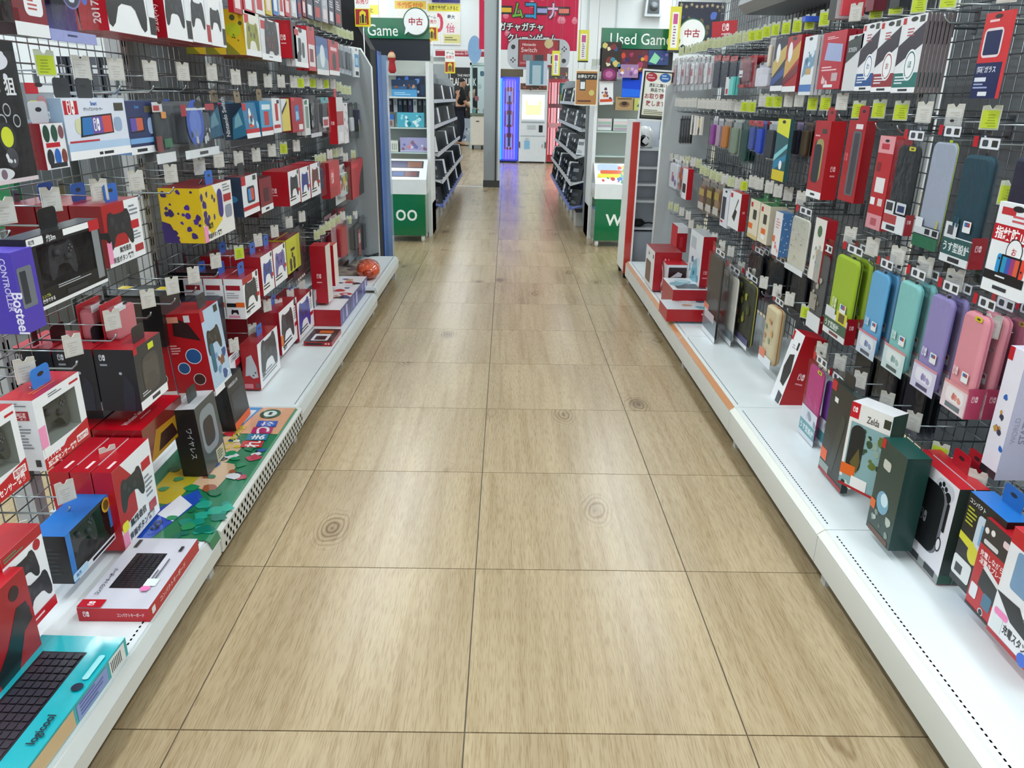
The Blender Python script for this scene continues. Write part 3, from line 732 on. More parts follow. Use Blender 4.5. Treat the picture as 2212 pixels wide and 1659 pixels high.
# ---------------------------------------------------------------- recurring front designs
def dpad(pad='#24262b', top=RED, bg=WHT, foot=WHT, n=1, dot='#4a4d54', side=True, txt='無線通信', c2=None, sz=.62, cx=.42):
    r = [('R', 0, 0, 1, 1, bg), ('R', 0, .84, .62, .16, top)]
    r += [('C', cx, .55, sz, pad, dot, c2)]
    r += [('N', .78, .5, .18, .3, 5, '#8b8f98', 3), ('R', .78, .34, .19, .1, RED), ('N', .06, .1, .6, .16, 2, '#2a2c31', 5), ('E', .88, .92, .06, '#2d2f35')]
    if txt: r += [('T', txt, .1, .06, .12, '#17181b', .55)]
    return r
def dcard(top='#e6e7ea', mid='#4a4450', low='#2e5f9a', ring='お', rc='#2e5f9a'):
    return [('R', 0, 0, 1, 1, top), ('P', [(0, .35), (1, .62), (1, .9), (0, .62)], mid), ('P', [(0, .16), (1, .16), (1, .5), (0, .3)], '#e9eaed'), ('R', 0, .06, 1, .2, low), ('R', 0, 0, 1, .07, WHT),
            ('E', .62, .36, .25, WHT, .3), ('E', .62, .36, .21, rc, .26), ('E', .62, .36, .18, WHT, .23), ('T', ring, .62, .32, .09, rc, None, True, 0, True), ('N', .08, .1, .6, .12, 3, '#e6eaf0', 2),
            ('R', .04, .9, .14, .08, RED), ('R', .72, .9, .2, .08, '#4a4f48'), ('N', .3, .72, .4, .12, 3, '#b9646e', 4), ('R', .3, .02, .4, .03, '#33363b')]
# ---------------------------------------------------------------- goods on the left, the controller rack
packet('accessory_packet','green blister pack at the top left corner of the controller rack','packet',(-1.000,1.703,1.388),90.0,0.057,0.200,0.030,inner='#3f7a52',card='#1d2a26',F=[('R',.1,.3,.8,.4,'#6fae86',.2),('N',.2,.4,.5,.2,3,'#d9e8dc')])
box('accessory_box','red and black boxed accessory with white foot strip, top row','box',(-1.000,1.773,1.367),90.0,0.122,0.200,0.050,f='#8c2030',s='#3a1a22',F=[('R',0,.25,1,.75,'#7d2431'),('R',.1,.35,.7,.5,'#26262b',.1),('R',.35,.2,.55,.25,'#e9eaee',.3),('R',0,0,1,.13,'#eceef0'),('N',.45,.24,.3,.12,3,'#b55')])
packet('controller_blister','purple blister pack with wired controller, top row','packet',(-1.000,1.958,1.366),90.0,0.202,0.240,0.060,inner='#1b1f33',card='#3d3a8c',iw=.55,ih=.4,iz=.35,F=[('E',.56,.5,.24,'#7e7fc0'),('E',.56,.5,.22,'#23264f'),('R',.5,.36,.13,.3,'#e4e8f2',.3),('R',.4,.66,.26,.09,'#dfe33c'),('E',.85,.42,.07,'#4d6fd0'),('E',.85,.62,.06,'#4d6fd0'),('T','ホリパッド',.3,.78,.08,'#d8dcf5',.6),('R',0,0,1,.1,'#a9aee0'),('N',.35,.03,.35,.04,1,'#333a70')])
box('controller_box','white box with one large black controller and red spine, top row','box',(-1.000,2.250,1.404),90.0,0.278,0.200,0.070,f=WHT,s='#b91a2c',S=[('T','2017/8.26',.75,.08,.1,'#f3d9da',None,True,1)],F=[('R',0,.86,1,.14,RED),('C',.4,.46,.82,'#202227','#33363c'),('R',.86,.04,.14,.22,'#1c1e22'),('R',.84,.26,.16,.5,'#e6e8ec'),('C',.97,.8,.06,'#202227')],q=3)
box('controller_box','leftmost of three look-alike white boxes with black controller and black patch','box',(-1.000,2.560,1.411),90.0,0.193,0.200,0.070,f=WHT,s='#a8142a',S=[('T','5/26(木)',.75,.08,.12,'#f0d5d6',None,True,1)],F=[('R',0,.8,1,.2,RED),('T','Bluetooth',.1,.84,.07,'#f6e3e3',.6),('C',.38,.42,.72,'#202227','#3a3d43'),('R',.8,.04,.2,.26,'#1c1e22'),('R',.78,.3,.22,.42,'#e9ebee'),],q=3)
box('controller_box','middle of three look-alike white boxes, with black controller and red patch','box',(-1.000,2.741,1.413),90.0,0.163,0.200,0.070,f=WHT,s='#a8142a',S=[('T','5/26(木)',.75,.08,.12,'#f0d5d6',None,True,1)],F=[('R',0,.8,1,.2,RED),('T','Bluetooth',.1,.84,.07,'#f6e3e3',.6),('C',.38,.42,.72,'#202227','#3a3d43'),('R',.8,.04,.2,.26,'#b01c2e'),('R',.78,.3,.22,.42,'#e9ebee'),],q=3)
box('controller_box','rightmost of three look-alike white boxes with black controller, top row','box',(-1.000,2.895,1.412),90.0,0.142,0.200,0.070,f=WHT,s='#a8142a',S=[('T','5/26(木)',.75,.08,.12,'#f0d5d6',None,True,1)],F=[('R',0,.8,1,.2,RED),('T','Bluetooth',.1,.84,.07,'#f6e3e3',.6),('C',.38,.42,.72,'#202227','#3a3d43'),('R',.8,.04,.2,.26,'#1c1e22'),('R',.78,.3,.22,.42,'#e9ebee'),],q=3)
box('controller_box','yellow box with lime controller on its side panel, top row','box',(-1.000,3.280,1.399),90.0,0.196,0.158,0.073,f='#e9e7dd',s='#d8b92f',t='#b01f33',S=[('E',.42,.55,.4,'#b9c232',.34),('E',.42,.82,.14,'#55603a'),('E',.8,.7,.1,'#55603a'),('B',.2,.3,.45,.25,7,['#5a661f'],3,.02,.05),('P',[(0,0),(.7,0),(.3,.18),(0,.3)],'#8c8a2a')],F=[('R',.05,.72,.25,.2,RED),('C',.5,.45,.8,'#9b9a34','#555b2a'),('R',0,0,1,.14,WHT)],q=3)
box('controller_box','brown-sided box with black controllers and white base, top row','box',(-1.000,3.522,1.393),90.0,0.281,0.157,0.050,f='#dfe1e5',s='#8d7646',F=[('R',.05,.74,.25,.2,RED),('C',.55,.62,.7,'#22252b','#55585f'),('C',.5,.34,.6,'#3a2a30','#7a2a36'),('R',0,0,1,.15,WHT),('N',.35,.05,.3,.05,1,'#333')],q=3)
box('boxed_stand','plain red box with white emblem on its side, top row','box',(-1.000,3.904,1.418),90.0,0.082,0.160,0.077,f='#2e2d33',s='#c01d31',t='#a81528',S=[('G',.5,.55,.32,'#f3dadb','#c01d31'),('R',.36,.38,.3,.03,'#e9b9be')],q=2)
flat('accessory_card','white hang card with grey stick grips beside the red box','packet',(-1.000,4.026,1.385),90.0,0.247,0.172,0.020,f='#e6e8ec',F=[('R',.05,.8,.3,.15,RED),('R',.3,.3,.22,.45,'#3c4048',.3),('R',.56,.25,.2,.4,'#4c5058',.3),('E',.3,.2,.14,'#55585f'),('R',0,0,1,.13,'#f4f5f6')],q=2)
flat('accessory_card','narrow red and white hang card in the top row','packet',(-1.000,4.239,1.375),90.0,0.157,0.205,0.030,f='#c52a3c',F=[('R',.1,.1,.8,.5,'#e9e3e6'),('R',.2,.2,.5,.3,'#8e3a48')],q=2)
box('game_figure_box','blue scenic boxed accessory hanging in the top row','box',(-1.000,4.473,1.362),90.0,0.285,0.186,0.050,f='#4d82b5',s='#7b6144',F=[('P',[(0,.45),(.4,.62),(1,.4),(1,0),(0,0)],'#9fb4be'),('R',0,.75,1,.25,'#2e5f9c'),('E',.5,.5,.2,'#dfe8ef'),('R',0,0,1,.14,'#e9e9ea')])
flat('accessory_card','red hang card with black remote-shaped grip, top row','packet',(-1.000,4.766,1.368),90.0,0.274,0.183,0.020,f='#bf3140',F=[('R',.35,.15,.35,.5,'#1f2126',.4),('R',.2,.7,.6,.1,'#f0cfd2'),('R',0,0,1,.13,'#eef0f1')],q=3)
packet('cable_packet','first of four thin clear packets with grey cables near the far end','packet',(-1.000,4.972,1.383),90.0,0.109,0.166,0.020,inner='#6d737b',card='#c9ced3')
packet('cable_packet','second of four thin clear packets with grey cables near the far end','packet',(-1.000,5.090,1.381),90.0,0.100,0.168,0.020,inner='#8a9098',card='#c9ced3')
packet('cable_packet','third of four thin clear packets with grey cables near the far end','packet',(-1.000,5.206,1.379),90.0,0.104,0.169,0.020,inner='#5a6068',card='#c9ced3')
packet('cable_packet','fourth of four thin clear packets with grey cables near the far end','packet',(-1.000,5.312,1.376),90.0,0.109,0.170,0.020,inner='#7d848b',card='#c9ced3')
flat('accessory_card','pale blue and white hang card near the far end, top row','packet',(-1.000,5.471,1.374),90.0,0.178,0.175,0.015,f='#eef1f4',F=[('R',.1,.35,.8,.45,'#5fa4d8'),('R',.25,.42,.5,.25,'#bfe0f2'),('R',.2,.06,.6,.14,'#30343b')])
packet('accessory_packet','purple blue packet at the far end of the top row','packet',(-1.000,5.713,1.404),90.0,0.120,0.134,0.030,inner='#34348c',card='#7b80ad')
flat('accessory_card','red hang card cut off by the picture top above the tags','packet',(-1.000,3.137,1.538),90.0,0.102,0.160,0.020,f='#b51f33',F=[('R',.15,.1,.6,.3,'#f0d9db'),('N',.2,.5,.6,.3,4,'#dfe2e6',0)])
flat('accessory_card','crimson hang card cut off by the picture top above the tags','packet',(-1.000,3.269,1.547),90.0,0.133,0.160,0.020,f='#c63342',F=[('R',.15,.1,.6,.3,'#e9eaee'),('N',.2,.5,.6,.3,4,'#dfe2e6',1)])
flat('accessory_card','white hang card cut off by the picture top above the tags','packet',(-1.000,3.412,1.560),90.0,0.121,0.160,0.020,f='#e6e8ea',F=[('R',.15,.1,.6,.3,'#c4222f'),('N',.2,.5,.6,.3,4,'#dfe2e6',2)])
flat('accessory_card','yellow hang card cut off by the picture top above the tags','packet',(-1.000,3.535,1.570),90.0,0.091,0.160,0.020,f='#d8c23c',F=[('R',.15,.1,.6,.3,'#f0d9db'),('N',.2,.5,.6,.3,4,'#dfe2e6',3)])
flat('accessory_card','blue hang card cut off by the picture top above the tags','packet',(-1.000,3.639,1.578),90.0,0.082,0.160,0.020,f='#3d7fc0',F=[('R',.15,.1,.6,.3,'#e9eaee'),('N',.2,.5,.6,.3,4,'#dfe2e6',4)])
flat('accessory_card','off-white hang card cut off by the picture top above the tags','packet',(-1.000,3.734,1.585),90.0,0.072,0.160,0.020,f='#e9eaec',F=[('R',.15,.1,.6,.3,'#c4222f'),('N',.2,.5,.6,.3,4,'#dfe2e6',5)])
flat('accessory_card','bright red hang card cut off by the picture top above the tags','packet',(-1.000,3.833,1.591),90.0,0.092,0.160,0.020,f='#c22538',F=[('R',.15,.1,.6,.3,'#f0d9db'),('N',.2,.5,.6,.3,4,'#dfe2e6',6)])
flat('accessory_card','light grey hang card cut off by the picture top above the tags','packet',(-1.000,3.947,1.599),90.0,0.097,0.160,0.020,f='#cfd3d8',F=[('R',.15,.1,.6,.3,'#e9eaee'),('N',.2,.5,.6,.3,4,'#dfe2e6',7)])
flat('accessory_card','indigo hang card cut off by the picture top above the tags','packet',(-1.000,4.050,1.607),90.0,0.068,0.160,0.020,f='#39406e',F=[('R',.15,.1,.6,.3,'#c4222f'),('N',.2,.5,.6,.3,4,'#dfe2e6',8)])
flat('accessory_card','maroon hang card cut off by the picture top above the tags','packet',(-1.000,4.142,1.619),90.0,0.071,0.160,0.020,f='#8c3140',F=[('R',.15,.1,.6,.3,'#f0d9db'),('N',.2,.5,.6,.3,4,'#dfe2e6',9)])
flat('accessory_card','slate blue hang card cut off by the picture top above the tags','packet',(-1.000,4.263,1.619),90.0,0.133,0.160,0.020,f='#3a4056',F=[('R',.15,.1,.6,.3,'#e9eaee'),('N',.2,.5,.6,.3,4,'#dfe2e6',10)])
flat('accessory_card','midnight blue hang card cut off by the picture top above the tags','packet',(-1.000,4.434,1.624),90.0,0.164,0.160,0.020,f='#2f3550',F=[('R',.15,.1,.6,.3,'#c4222f'),('N',.2,.5,.6,.3,4,'#dfe2e6',11)])
flat('accessory_card','silver hang card cut off by the picture top above the tags','packet',(-1.000,4.608,1.631),90.0,0.133,0.160,0.020,f='#b9bec6',F=[('R',.15,.1,.6,.3,'#f0d9db'),('N',.2,.5,.6,.3,4,'#dfe2e6',12)])
flat('accessory_card','ink blue hang card cut off by the picture top above the tags','packet',(-1.000,4.772,1.635),90.0,0.143,0.160,0.020,f='#363b52',F=[('R',.15,.1,.6,.3,'#e9eaee'),('N',.2,.5,.6,.3,4,'#dfe2e6',13)])
flat('accessory_card','dark navy hang card cut off by the picture top above the tags','packet',(-1.000,4.962,1.640),90.0,0.181,0.160,0.020,f='#2b3048',F=[('R',.15,.1,.6,.3,'#c4222f'),('N',.2,.5,.6,.3,4,'#dfe2e6',14)])
packet('stick_cap_packet','black splatter-print blister with yellow thumb stick','packet',(-1.000,1.628,1.083),90.0,0.141,0.270,0.030,inner='#17181c',card='#15161a',iw=.2,ih=.1,iz=.4,F=[('R',0,0,1,1,'#15161a'),('E',.5,.86,.3,'#eceaf2',.13),('B',.15,.72,.6,.2,9,['#eceaf2'],4,.04,.1),('T','狙',.6,.62,.13,'#f3f3f5'),('T','STICKS',.02,.64,.06,'#c9cacf',.55),('N',.02,.57,.7,.04,1,'#c4c6cc'),('E',.25,.52,.09,'#c9cad0'),('E',.25,.52,.07,'#15161a'),('E',.55,.52,.09,'#c9cad0'),('E',.55,.52,.07,'#15161a'),('E',.4,.44,.1,'#c9cad0'),('E',.4,.44,.08,'#15161a'),('E',.74,.44,.09,'#c9cad0'),('E',.74,.44,.07,'#15161a'),('E',.44,.33,.2,'#3c3d42'),('E',.44,.33,.14,'#e2ea3c'),('E',.46,.18,.14,'#53555c'),('B',.34,.15,.22,.06,5,['#e9eaee'],9,.02,.05),('E',.14,.07,.3,'#e9eaee',.09),('R',0,0,1,.03,'#e9d9de'),('E',.2,.07,.07,'#8f7684')])
box('grip_cap_box','small red-sided white box with six thumb grips pictured','box',(-1.000,1.775,1.098),90.0,0.090,0.096,0.050,f='#e6e6ea',s='#8e1f2c',F=[('E',.2,.78,.14,'#234a3a',.2),('E',.55,.78,.14,'#2f5a4a',.2),('E',.85,.8,.12,'#8a5a60',.16),('R',.12,.48,.6,.1,RED),('E',.22,.26,.14,'#30343a',.2),('E',.54,.26,.14,'#2f6fc0',.2),('E',.84,.26,.12,'#8a4a40',.18),('R',.15,.03,.75,.1,'#30343a')],tab='#c9ccd2')
flat('accessory_card','red and grey hang card with Japanese strip beside the splatter pack','packet',(-1.030,1.806,1.202),90.0,0.107,0.074,0.012,f='#9aa0a6',F=[('R',0,.7,.45,.3,'#c22036'),('R',.45,.74,.55,.2,'#dfe1e4'),('R',.1,.3,.25,.22,'#e3dd2c'),('E',.5,.4,.18,'#c08a8e'),('R',0,0,1,.2,'#eceef0'),('T','イム操作を極める',.05,.03,.13,'#26282d',.9)])
box('console_grip_box','white and pale blue console box with glowing screen picture','box',(-1.000,1.979,1.110),90.0,0.300,0.135,0.050,f='#dde3f0',s='#a9c6df',t='#e6e9f2',F=[('R',.02,.74,.2,.22,RED),('G',.12,.86,.11,WHT,RED),('T','Smart',.42,.88,.07,'#2d6fc0',.3),('T','グリップコントローラー',.3,.79,.06,'#3b3f48',.5),('R',.8,.78,.16,.14,'#4d4a3c'),('R',.14,.42,.13,.25,'#d9d9b4',.4),('R',.76,.42,.14,.25,'#9fb3cf',.4),('P',[(.2,.36),(.74,.4),(.74,.74),(.24,.7)],'#14161b'),('P',[(.23,.39),(.4,.4),(.4,.69),(.26,.68)],'#2f7fc0'),('P',[(.4,.4),(.57,.41),(.57,.7),(.4,.69)],'#7a5aa8'),('P',[(.57,.41),(.72,.42),(.72,.71),(.57,.7)],'#d8574f'),('G',.47,.56,.1,'#f2f4f8','#6a62ac'),('R',.03,.28,.45,.03,'#c23a4a'),('R',0,.14,1,.13,'#b9d2ec'),('R',0,0,1,.14,'#f1f2f5'),('R',.44,.04,.06,.05,'#25282e'),('R',.52,.04,.16,.05,'#25282e')],tab='#30343a',tb=.02,q=2)
box('console_grip_box','navy console box with glowing screen picture beside the white one','box',(-1.020,2.261,1.099),90.0,0.179,0.139,0.050,f='#2b3a6b',s='#7fa8d8',t='#6f9fd8',F=[('T','Smart',.3,.86,.06,'#58a0e0',.35),('R',.62,.78,.3,.12,'#6a6248'),('P',[(.1,.4),(.55,.42),(.55,.7),(.1,.7)],'#14161b'),('P',[(.1,.43),(.3,.44),(.3,.68),(.1,.68)],'#6a5ab0'),('P',[(.3,.44),(.52,.45),(.52,.68),(.3,.68)],'#d06a50'),('R',.68,.36,.2,.32,'#9fb6d8',.45),('R',.02,.2,.96,.1,'#7fb0e0'),('R',0,0,1,.14,'#eef0f4'),('R',.2,.04,.35,.06,'#25282e')])
packet('controller_blister','dark smoky blister with green corner and white foot','packet',(-1.000,2.367,1.065),90.0,0.136,0.178,0.050,inner='#3a3f45',card='#4a4d50',iw=.7,F=[('R',.1,.8,.5,.15,'#d9dadc'),('R',.15,.82,.3,.08,RED),('R',.5,.7,.25,.1,'#e8a050'),('R',.1,.18,.3,.25,'#8a3a3c'),('R',.5,.24,.4,.14,'#2f7a58'),('R',0,0,1,.16,'#e9eaec')])
packet('controller_blister','clear blister with blue game pad and white foot strip','packet',(-1.000,2.672,1.062),90.0,0.300,0.172,0.080,inner='#5a5f66',card='#6d7175',iw=.7,ih=.55,iz=.25,F=[('E',.38,.62,.24,'#3f62c0'),('E',.38,.62,.16,'#6f8ad8'),('R',.1,.85,.8,.04,'#dfe2e6'),('R',.7,.84,.28,.12,'#b23a44'),('R',.02,.75,.14,.2,'#b23a44'),('B',.2,.2,.6,.3,10,['#c9cdd2','#3a3d42','#8a9098'],6,.02,.06),('R',0,0,1,.15,'#eceef0'),('R',.4,.04,.25,.06,'#30343a')],q=2)
box('pouch_box','teal blue mountain-print box with brown hang flap','box',(-1.000,3.180,1.098),90.0,0.169,0.131,0.086,tilt=-5,f='#2f7fa8',s='#1e3a54',t='#8d7a5c',S=[('P',[(.35,0),(1,.1),(1,.9),(.5,.6)],'#3f86a8'),('P',[(.5,.3),(.9,.4),(.8,.75),(.6,.6)],'#8fc4d6'),('T','Nintendo Switch',.28,.1,.12,'#dfe7ec',None,True,1)],F=[('R',0,.78,.25,.2,RED),('R',.3,.3,.35,.35,'#d85a3c'),('B',.1,.3,.8,.5,8,['#9fd0e6','#e9eef2','#1e3a54'],3,.05,.12),('R',0,.12,1,.14,RED),('R',0,0,1,.14,WHT)],tab='#8d7a5c',q=2)
box('pouch_box','light blue box with a red joy grip pictured, beside the mountain box','box',(-1.000,3.365,1.099),90.0,0.162,0.135,0.050,f='#58a8d0',s='#3d86b4',F=[('R',.3,.3,.4,.4,'#c8403a'),('R',.15,.75,.7,.15,'#e2eef5'),('R',0,.12,1,.12,RED),('R',0,0,1,.13,WHT)],tab='#8d7a5c')
box('pouch_box','white box showing a tall red console cover','box',(-1.000,3.515,1.103),90.0,0.120,0.141,0.050,f='#eceef1',s='#d7dade',F=[('R',.35,.35,.35,.5,'#c23a40'),('R',.1,.14,.8,.1,RED),('R',.6,.85,.3,.1,'#2a2c30')])
box('screen_box','pale yellow box with black slanting band','box',(-1.000,3.663,1.105),90.0,0.131,0.137,0.050,f='#e0cf6a',s='#d9dbe0',F=[('P',[(0,.6),(.6,.9),(.6,1),(0,1)],'#e4e6ea'),('P',[(0,.5),(.7,.85),(.7,.95),(0,.62)],'#2a2c30')])
box('console_cover_box','red box showing a blue lit console','box',(-1.000,3.866,1.093),90.0,0.214,0.154,0.050,f='#b5303c',s='#8c1f2c',F=[('P',[(.3,.3),(.65,.35),(.6,.8),(.3,.75)],'#3a86c8'),('P',[(.35,.35),(.6,.38),(.55,.6),(.35,.6)],'#9fd0ec'),('R',.55,.06,.35,.16,'#eceef0'),('R',0,.9,.3,.1,'#d8454f')])
flat('accessory_card','slim white hang card right of the red console box','packet',(-1.000,4.047,1.070),90.0,0.103,0.170,0.020,f='#e3e6e6',F=[('R',.2,.2,.6,.6,'#8aa39a'),('R',.1,.85,.5,.1,'#2f8a6a')],q=2)
packet('accessory_packet','dark packet with pale foot in the middle of the second row','packet',(-1.000,4.247,1.053),90.0,0.238,0.205,0.030,inner='#33363c',card='#454a52',F=[('B',.1,.2,.8,.6,8,['#6a7078','#23252a','#9aa0a8'],2,.05,.12),('R',0,0,1,.1,'#dfe1e6')],q=2)
packet('accessory_packet','clear packet with red and white label, second row','packet',(-1.000,4.481,1.064),90.0,0.184,0.184,0.030,inner='#4a5058',card='#8a9096',F=[('R',.1,.15,.8,.3,'#e9eaec'),('R',.2,.2,.6,.18,'#c22a38'),('R',0,.84,1,.16,'#58b0b8')])
box('tall_red_box','tall narrow red box with white emblem, second row','box',(-1.000,4.843,0.987),90.0,0.189,0.262,0.050,f='#d7d9dc',s='#c01528',S=[('G',.5,.45,.4,'#f3dadb','#c01528')],F=[('R',0,.4,1,.3,'#b23a44'),('R',.2,.05,.6,.2,'#e9eaee')],tab='#c8323c')
flat('accessory_card','white speckled hang card behind the tall red box','packet',(-1.000,5.011,0.981),90.0,0.130,0.236,0.030,f='#e4e4e6',F=[('B',.1,.1,.8,.8,10,['#9a9da3','#2a2c30'],5,.05,.1)])
packet('accessory_packet','black packet with white bottle shape near the far end','packet',(-1.000,5.266,0.999),90.0,0.255,0.211,0.030,inner='#c9ced2',card='#2b2d33',iw=.4,ih=.4,q=2)
packet('accessory_packet','dark blue and olive packet at the far end, second row','packet',(-1.000,5.502,0.985),90.0,0.120,0.230,0.030,inner='#2b3156',card='#3f463f',q=2,F=[('R',.1,.2,.5,.2,'#8a8a54'),('T','63',.1,.4,.14,'#dfe2e6')])
box('controller_box','red box with black controller, white side panel and pink sticker','box',(-1.020,2.064,0.832),90.0,0.205,0.158,0.080,f='#b3161f',s='#8e1420',t='#a81724',F=[('R',.58,0,.42,1,'#eceef1'),('R',0,0,1,.3,'#eceef1'),('C',.4,.58,.68,'#26282e','#3d4047'),('R',.0,.06,.12,.35,'#f0a0c4'),('T','無線通信',.3,.18,.1,'#17181b',.4),('T','背面ボタン搭載',.1,.04,.1,'#17181b',.65),('R',.7,.5,.22,.14,RED),('N',.7,.7,.25,.2,3,'#8b8f98'),('N',.72,.3,.22,.16,3,'#8b8f98'),('R',.72,.1,.24,.12,'#b3303a')],S=[('C',.9,.5,.5,'#1d1f24')],tab='#2b6fc4',tb=.02,q=3)
box('patterned_box','yellow box covered in purple blotches','box',(-1.000,2.706,0.791),90.0,0.299,0.178,0.135,f='#eceae6',s='#dcbf1e',t='#8d1420',S=[('B',0,.05,.95,.9,26,['#452a80','#3a2470','#50329a'],7,.03,.1),('P',[(0,.0),(.4,0),(.2,.35),(0,.4)],'#3a2470')],F=[('P',[(0,1),(.38,1),(.62,.55),(.6,.3),(.25,.1),(0,.35)],'#e2c71f'),('B',.02,.35,.45,.6,14,['#452a80'],9,.02,.07),('R',.5,.35,.16,.55,'#3d2e8a',.5),('R',.7,.62,.25,.14,'#b3202e'),('R',0,0,.12,.3,'#f0a0c4'),('T','無線',.14,.22,.12,'#17181b',.25),('T','背面ボタン搭載',.1,.04,.1,'#17181b',.6),('N',.7,.8,.25,.16,3,'#8b8f98'),('R',.72,.3,.22,.25,'#9aa0b0',.3)],tab='#2b6fc4',tb=.02)
box('console_cover_box','navy and white box with a red-blue console pictured','box',(-1.000,3.066,0.817),90.0,0.195,0.148,0.063,f='#e6e8ec',s='#2c4464',t='#7d1f2c',S=[('E',.4,.45,.3,'#3f86b8',.2),('R',.1,.1,.3,.12,'#c0404a')],F=[('R',0,.78,.25,.22,RED),('R',.28,.3,.48,.42,'#2a3d4c',.2),('R',.36,.36,.16,.3,'#3fa0d8'),('R',.52,.36,.18,.3,'#e05a48'),('R',.7,.85,.2,.12,'#4a4f48'),('R',0,.14,1,.1,RED),('R',0,0,1,.12,WHT)],tab='#30343a')
box('console_cover_box','maroon box with white foot beside the navy console box','box',(-1.000,3.266,0.801),90.0,0.169,0.136,0.050,f='#8a2634',s='#6d1d2a',F=[('R',.3,.3,.4,.4,'#55222c'),('R',0,0,1,.18,'#eceef0'),('R',.35,.05,.3,.07,'#33363b')],q=2)
box('controller_box','white-fronted red box with dark controller and plain emblem side','box',(-1.000,3.706,0.774),90.0,0.192,0.154,0.115,f=WHT,s='#bd1329',t='#b31a2c',S=[('G',.42,.45,.2,'#f3dadb','#bd1329'),('R',.34,.3,.2,.03,'#e9b9be')],F=dpad('#33373f',WHT,txt=None,sz=.75,cx=.5))
box('controller_box','white box with blue controller between two look-alikes, third row','box',(-1.000,3.911,0.767),90.0,0.185,0.160,0.100,f=WHT,s='#bd1329',t='#b31a2c',F=dpad('#34499a',WHT,txt=None,sz=.75,cx=.5))
box('controller_box','white box with brown controller, last of three look-alikes','box',(-1.000,4.126,0.765),90.0,0.205,0.163,0.100,f=WHT,s='#bd1329',t='#b31a2c',F=dpad('#7d4038',WHT,txt=None,sz=.75,cx=.5))
packet('accessory_packet','navy blue packet right of the three controller boxes','packet',(-1.000,4.302,0.744),90.0,0.134,0.176,0.030,inner='#1f2a56',card='#2c3d7a')
box('stand_box','red box with emblem and pale window, third row','box',(-1.000,4.594,0.705),90.0,0.280,0.198,0.050,f='#c02a3a',s='#a51f30',F=[('R',.1,.55,.35,.25,'#d9505c'),('G',.28,.55,.22,'#f3dadb','#c02a3a'),('R',0,0,.7,.3,'#b0182a')])
packet('toy_packet','clear packet with orange and green trinkets','packet',(-1.000,4.894,0.626),90.0,0.304,0.228,0.040,inner='#c9ced0',card='#dfe2e2',iw=.7,F=[('B',.15,.3,.7,.45,9,['#e07a30','#5aa04a','#e0c030','#3a3d42','#c03a3a'],4,.06,.14)])
box('headset_box','red and black boxed headset hanging at the far end','box',(-1.000,5.303,0.622),90.0,0.420,0.238,0.050,f='#b81f30',s='#8c1825',F=[('P',[(.55,0),(1,0),(1,.8),(.75,.6),(.6,.3)],'#1d1e23'),('R',.05,.8,.5,.12,'#d8404c')])
box('controller_box','purple box with vertical lettering and clear side cut-out','box',(-0.970,1.532,0.796),90.0,0.071,0.166,0.092,f='#5c4ab8',s='#5646b4',t='#6a5ac6',S=[('T','Bosteel',.84,.52,.13,'#e8e6f8',None,True,-1),('T','CONTROLLER',.72,.93,.075,'#c9c4ee',None,True,-1)],F=[('R',.1,.3,.7,.5,'#7a8088',.1),('R',.2,.35,.3,.4,'#3a3f48',.1)])
box('controller_box','black window box with dark controller and 3 m cable','box',(-0.980,1.712,0.823),90.0,0.300,0.153,0.050,f='#1c1d20',s='#131417',t='#202226',win=(.12,.27,.86,.86,'#17181c'),pad='#2b2d33',F=[('R',.02,.88,.2,.11,'#eceef0',.2),('T','有線',.04,.9,.07,'#17181b',.16),('T','約3m',.26,.88,.1,'#eceef0',.2),('R',.48,.9,.36,.09,'#f3f4f5'),('R',.84,.84,.16,.16,'#c4202e'),('R',.87,.1,.1,.74,'#8f9397'),('N',.3,.2,.5,.06,2,'#b9bcc2'),('T','操作できる',.08,.08,.06,'#eceef0',.3),('T','シンプル',.08,.15,.05,'#d8d86a',.24),('R',0,0,1,.05,'#e9eaec'),('R',.4,.08,.3,.07,'#34363b')],tab='#17181b',tb=.03)
box('controller_box','white box with black controller and orange sticker, fourth row','box',(-1.000,2.961,0.443),90.0,0.192,0.157,0.072,f=WHT,s='#eceef1',t='#9e1626',S=[('R',.1,.72,.75,.12,'#a52a38'),('N',.1,.5,.7,.16,3,'#a9adb5'),('R',.05,.3,.6,.1,'#26282e'),('R',.55,.3,.45,.12,'#e8742a'),('C',.45,.18,.4,'#26282e'),('R',.1,.03,.6,.06,'#e9a9bd')],F=dpad('#33363d','#b5182a',txt='操作',sz=.8,cx=.45),tab='#2b6fc4',q=3)
box('controller_box','white box with blue controller and red top, fourth row','box',(-1.000,3.185,0.474),90.0,0.159,0.162,0.120,f=WHT,s='#b01a2a',t='#9e1626',F=dpad('#3d5aa8',WHT,txt=None,sz=.8,cx=.5),tab='#2b6fc4',q=2)
box('controller_box','white box with violet controller and red top, fourth row','box',(-1.000,3.374,0.473),90.0,0.192,0.162,0.120,f=WHT,s='#b01a2a',t='#9e1626',F=dpad('#7a6fb0',WHT,dot='#4d4478',txt=None,sz=.8,cx=.5),tab='#2b6fc4')
box('controller_box','lime yellow box with black button dots','box',(-1.000,3.603,0.480),90.0,0.233,0.158,0.050,f='#c8c832',s='#b8ba2c',t='#7a1824',F=[('R',.3,.6,.3,.08,'#23252a',.4),('E',.25,.3,.08,'#23252a'),('E',.5,.3,.08,'#23252a'),('E',.25,.15,.08,'#23252a'),('E',.5,.15,.08,'#23252a'),('E',.4,.48,.06,'#23252a')],q=2)
packet('strap_packet','black and blue strap packet right of the lime box','packet',(-1.000,3.748,0.401),90.0,0.180,0.250,0.030,inner='#1f242f',card='#343a48',q=2,F=[('B',.1,.5,.8,.3,6,['#5a6068','#20242c'],3,.05,.12)])
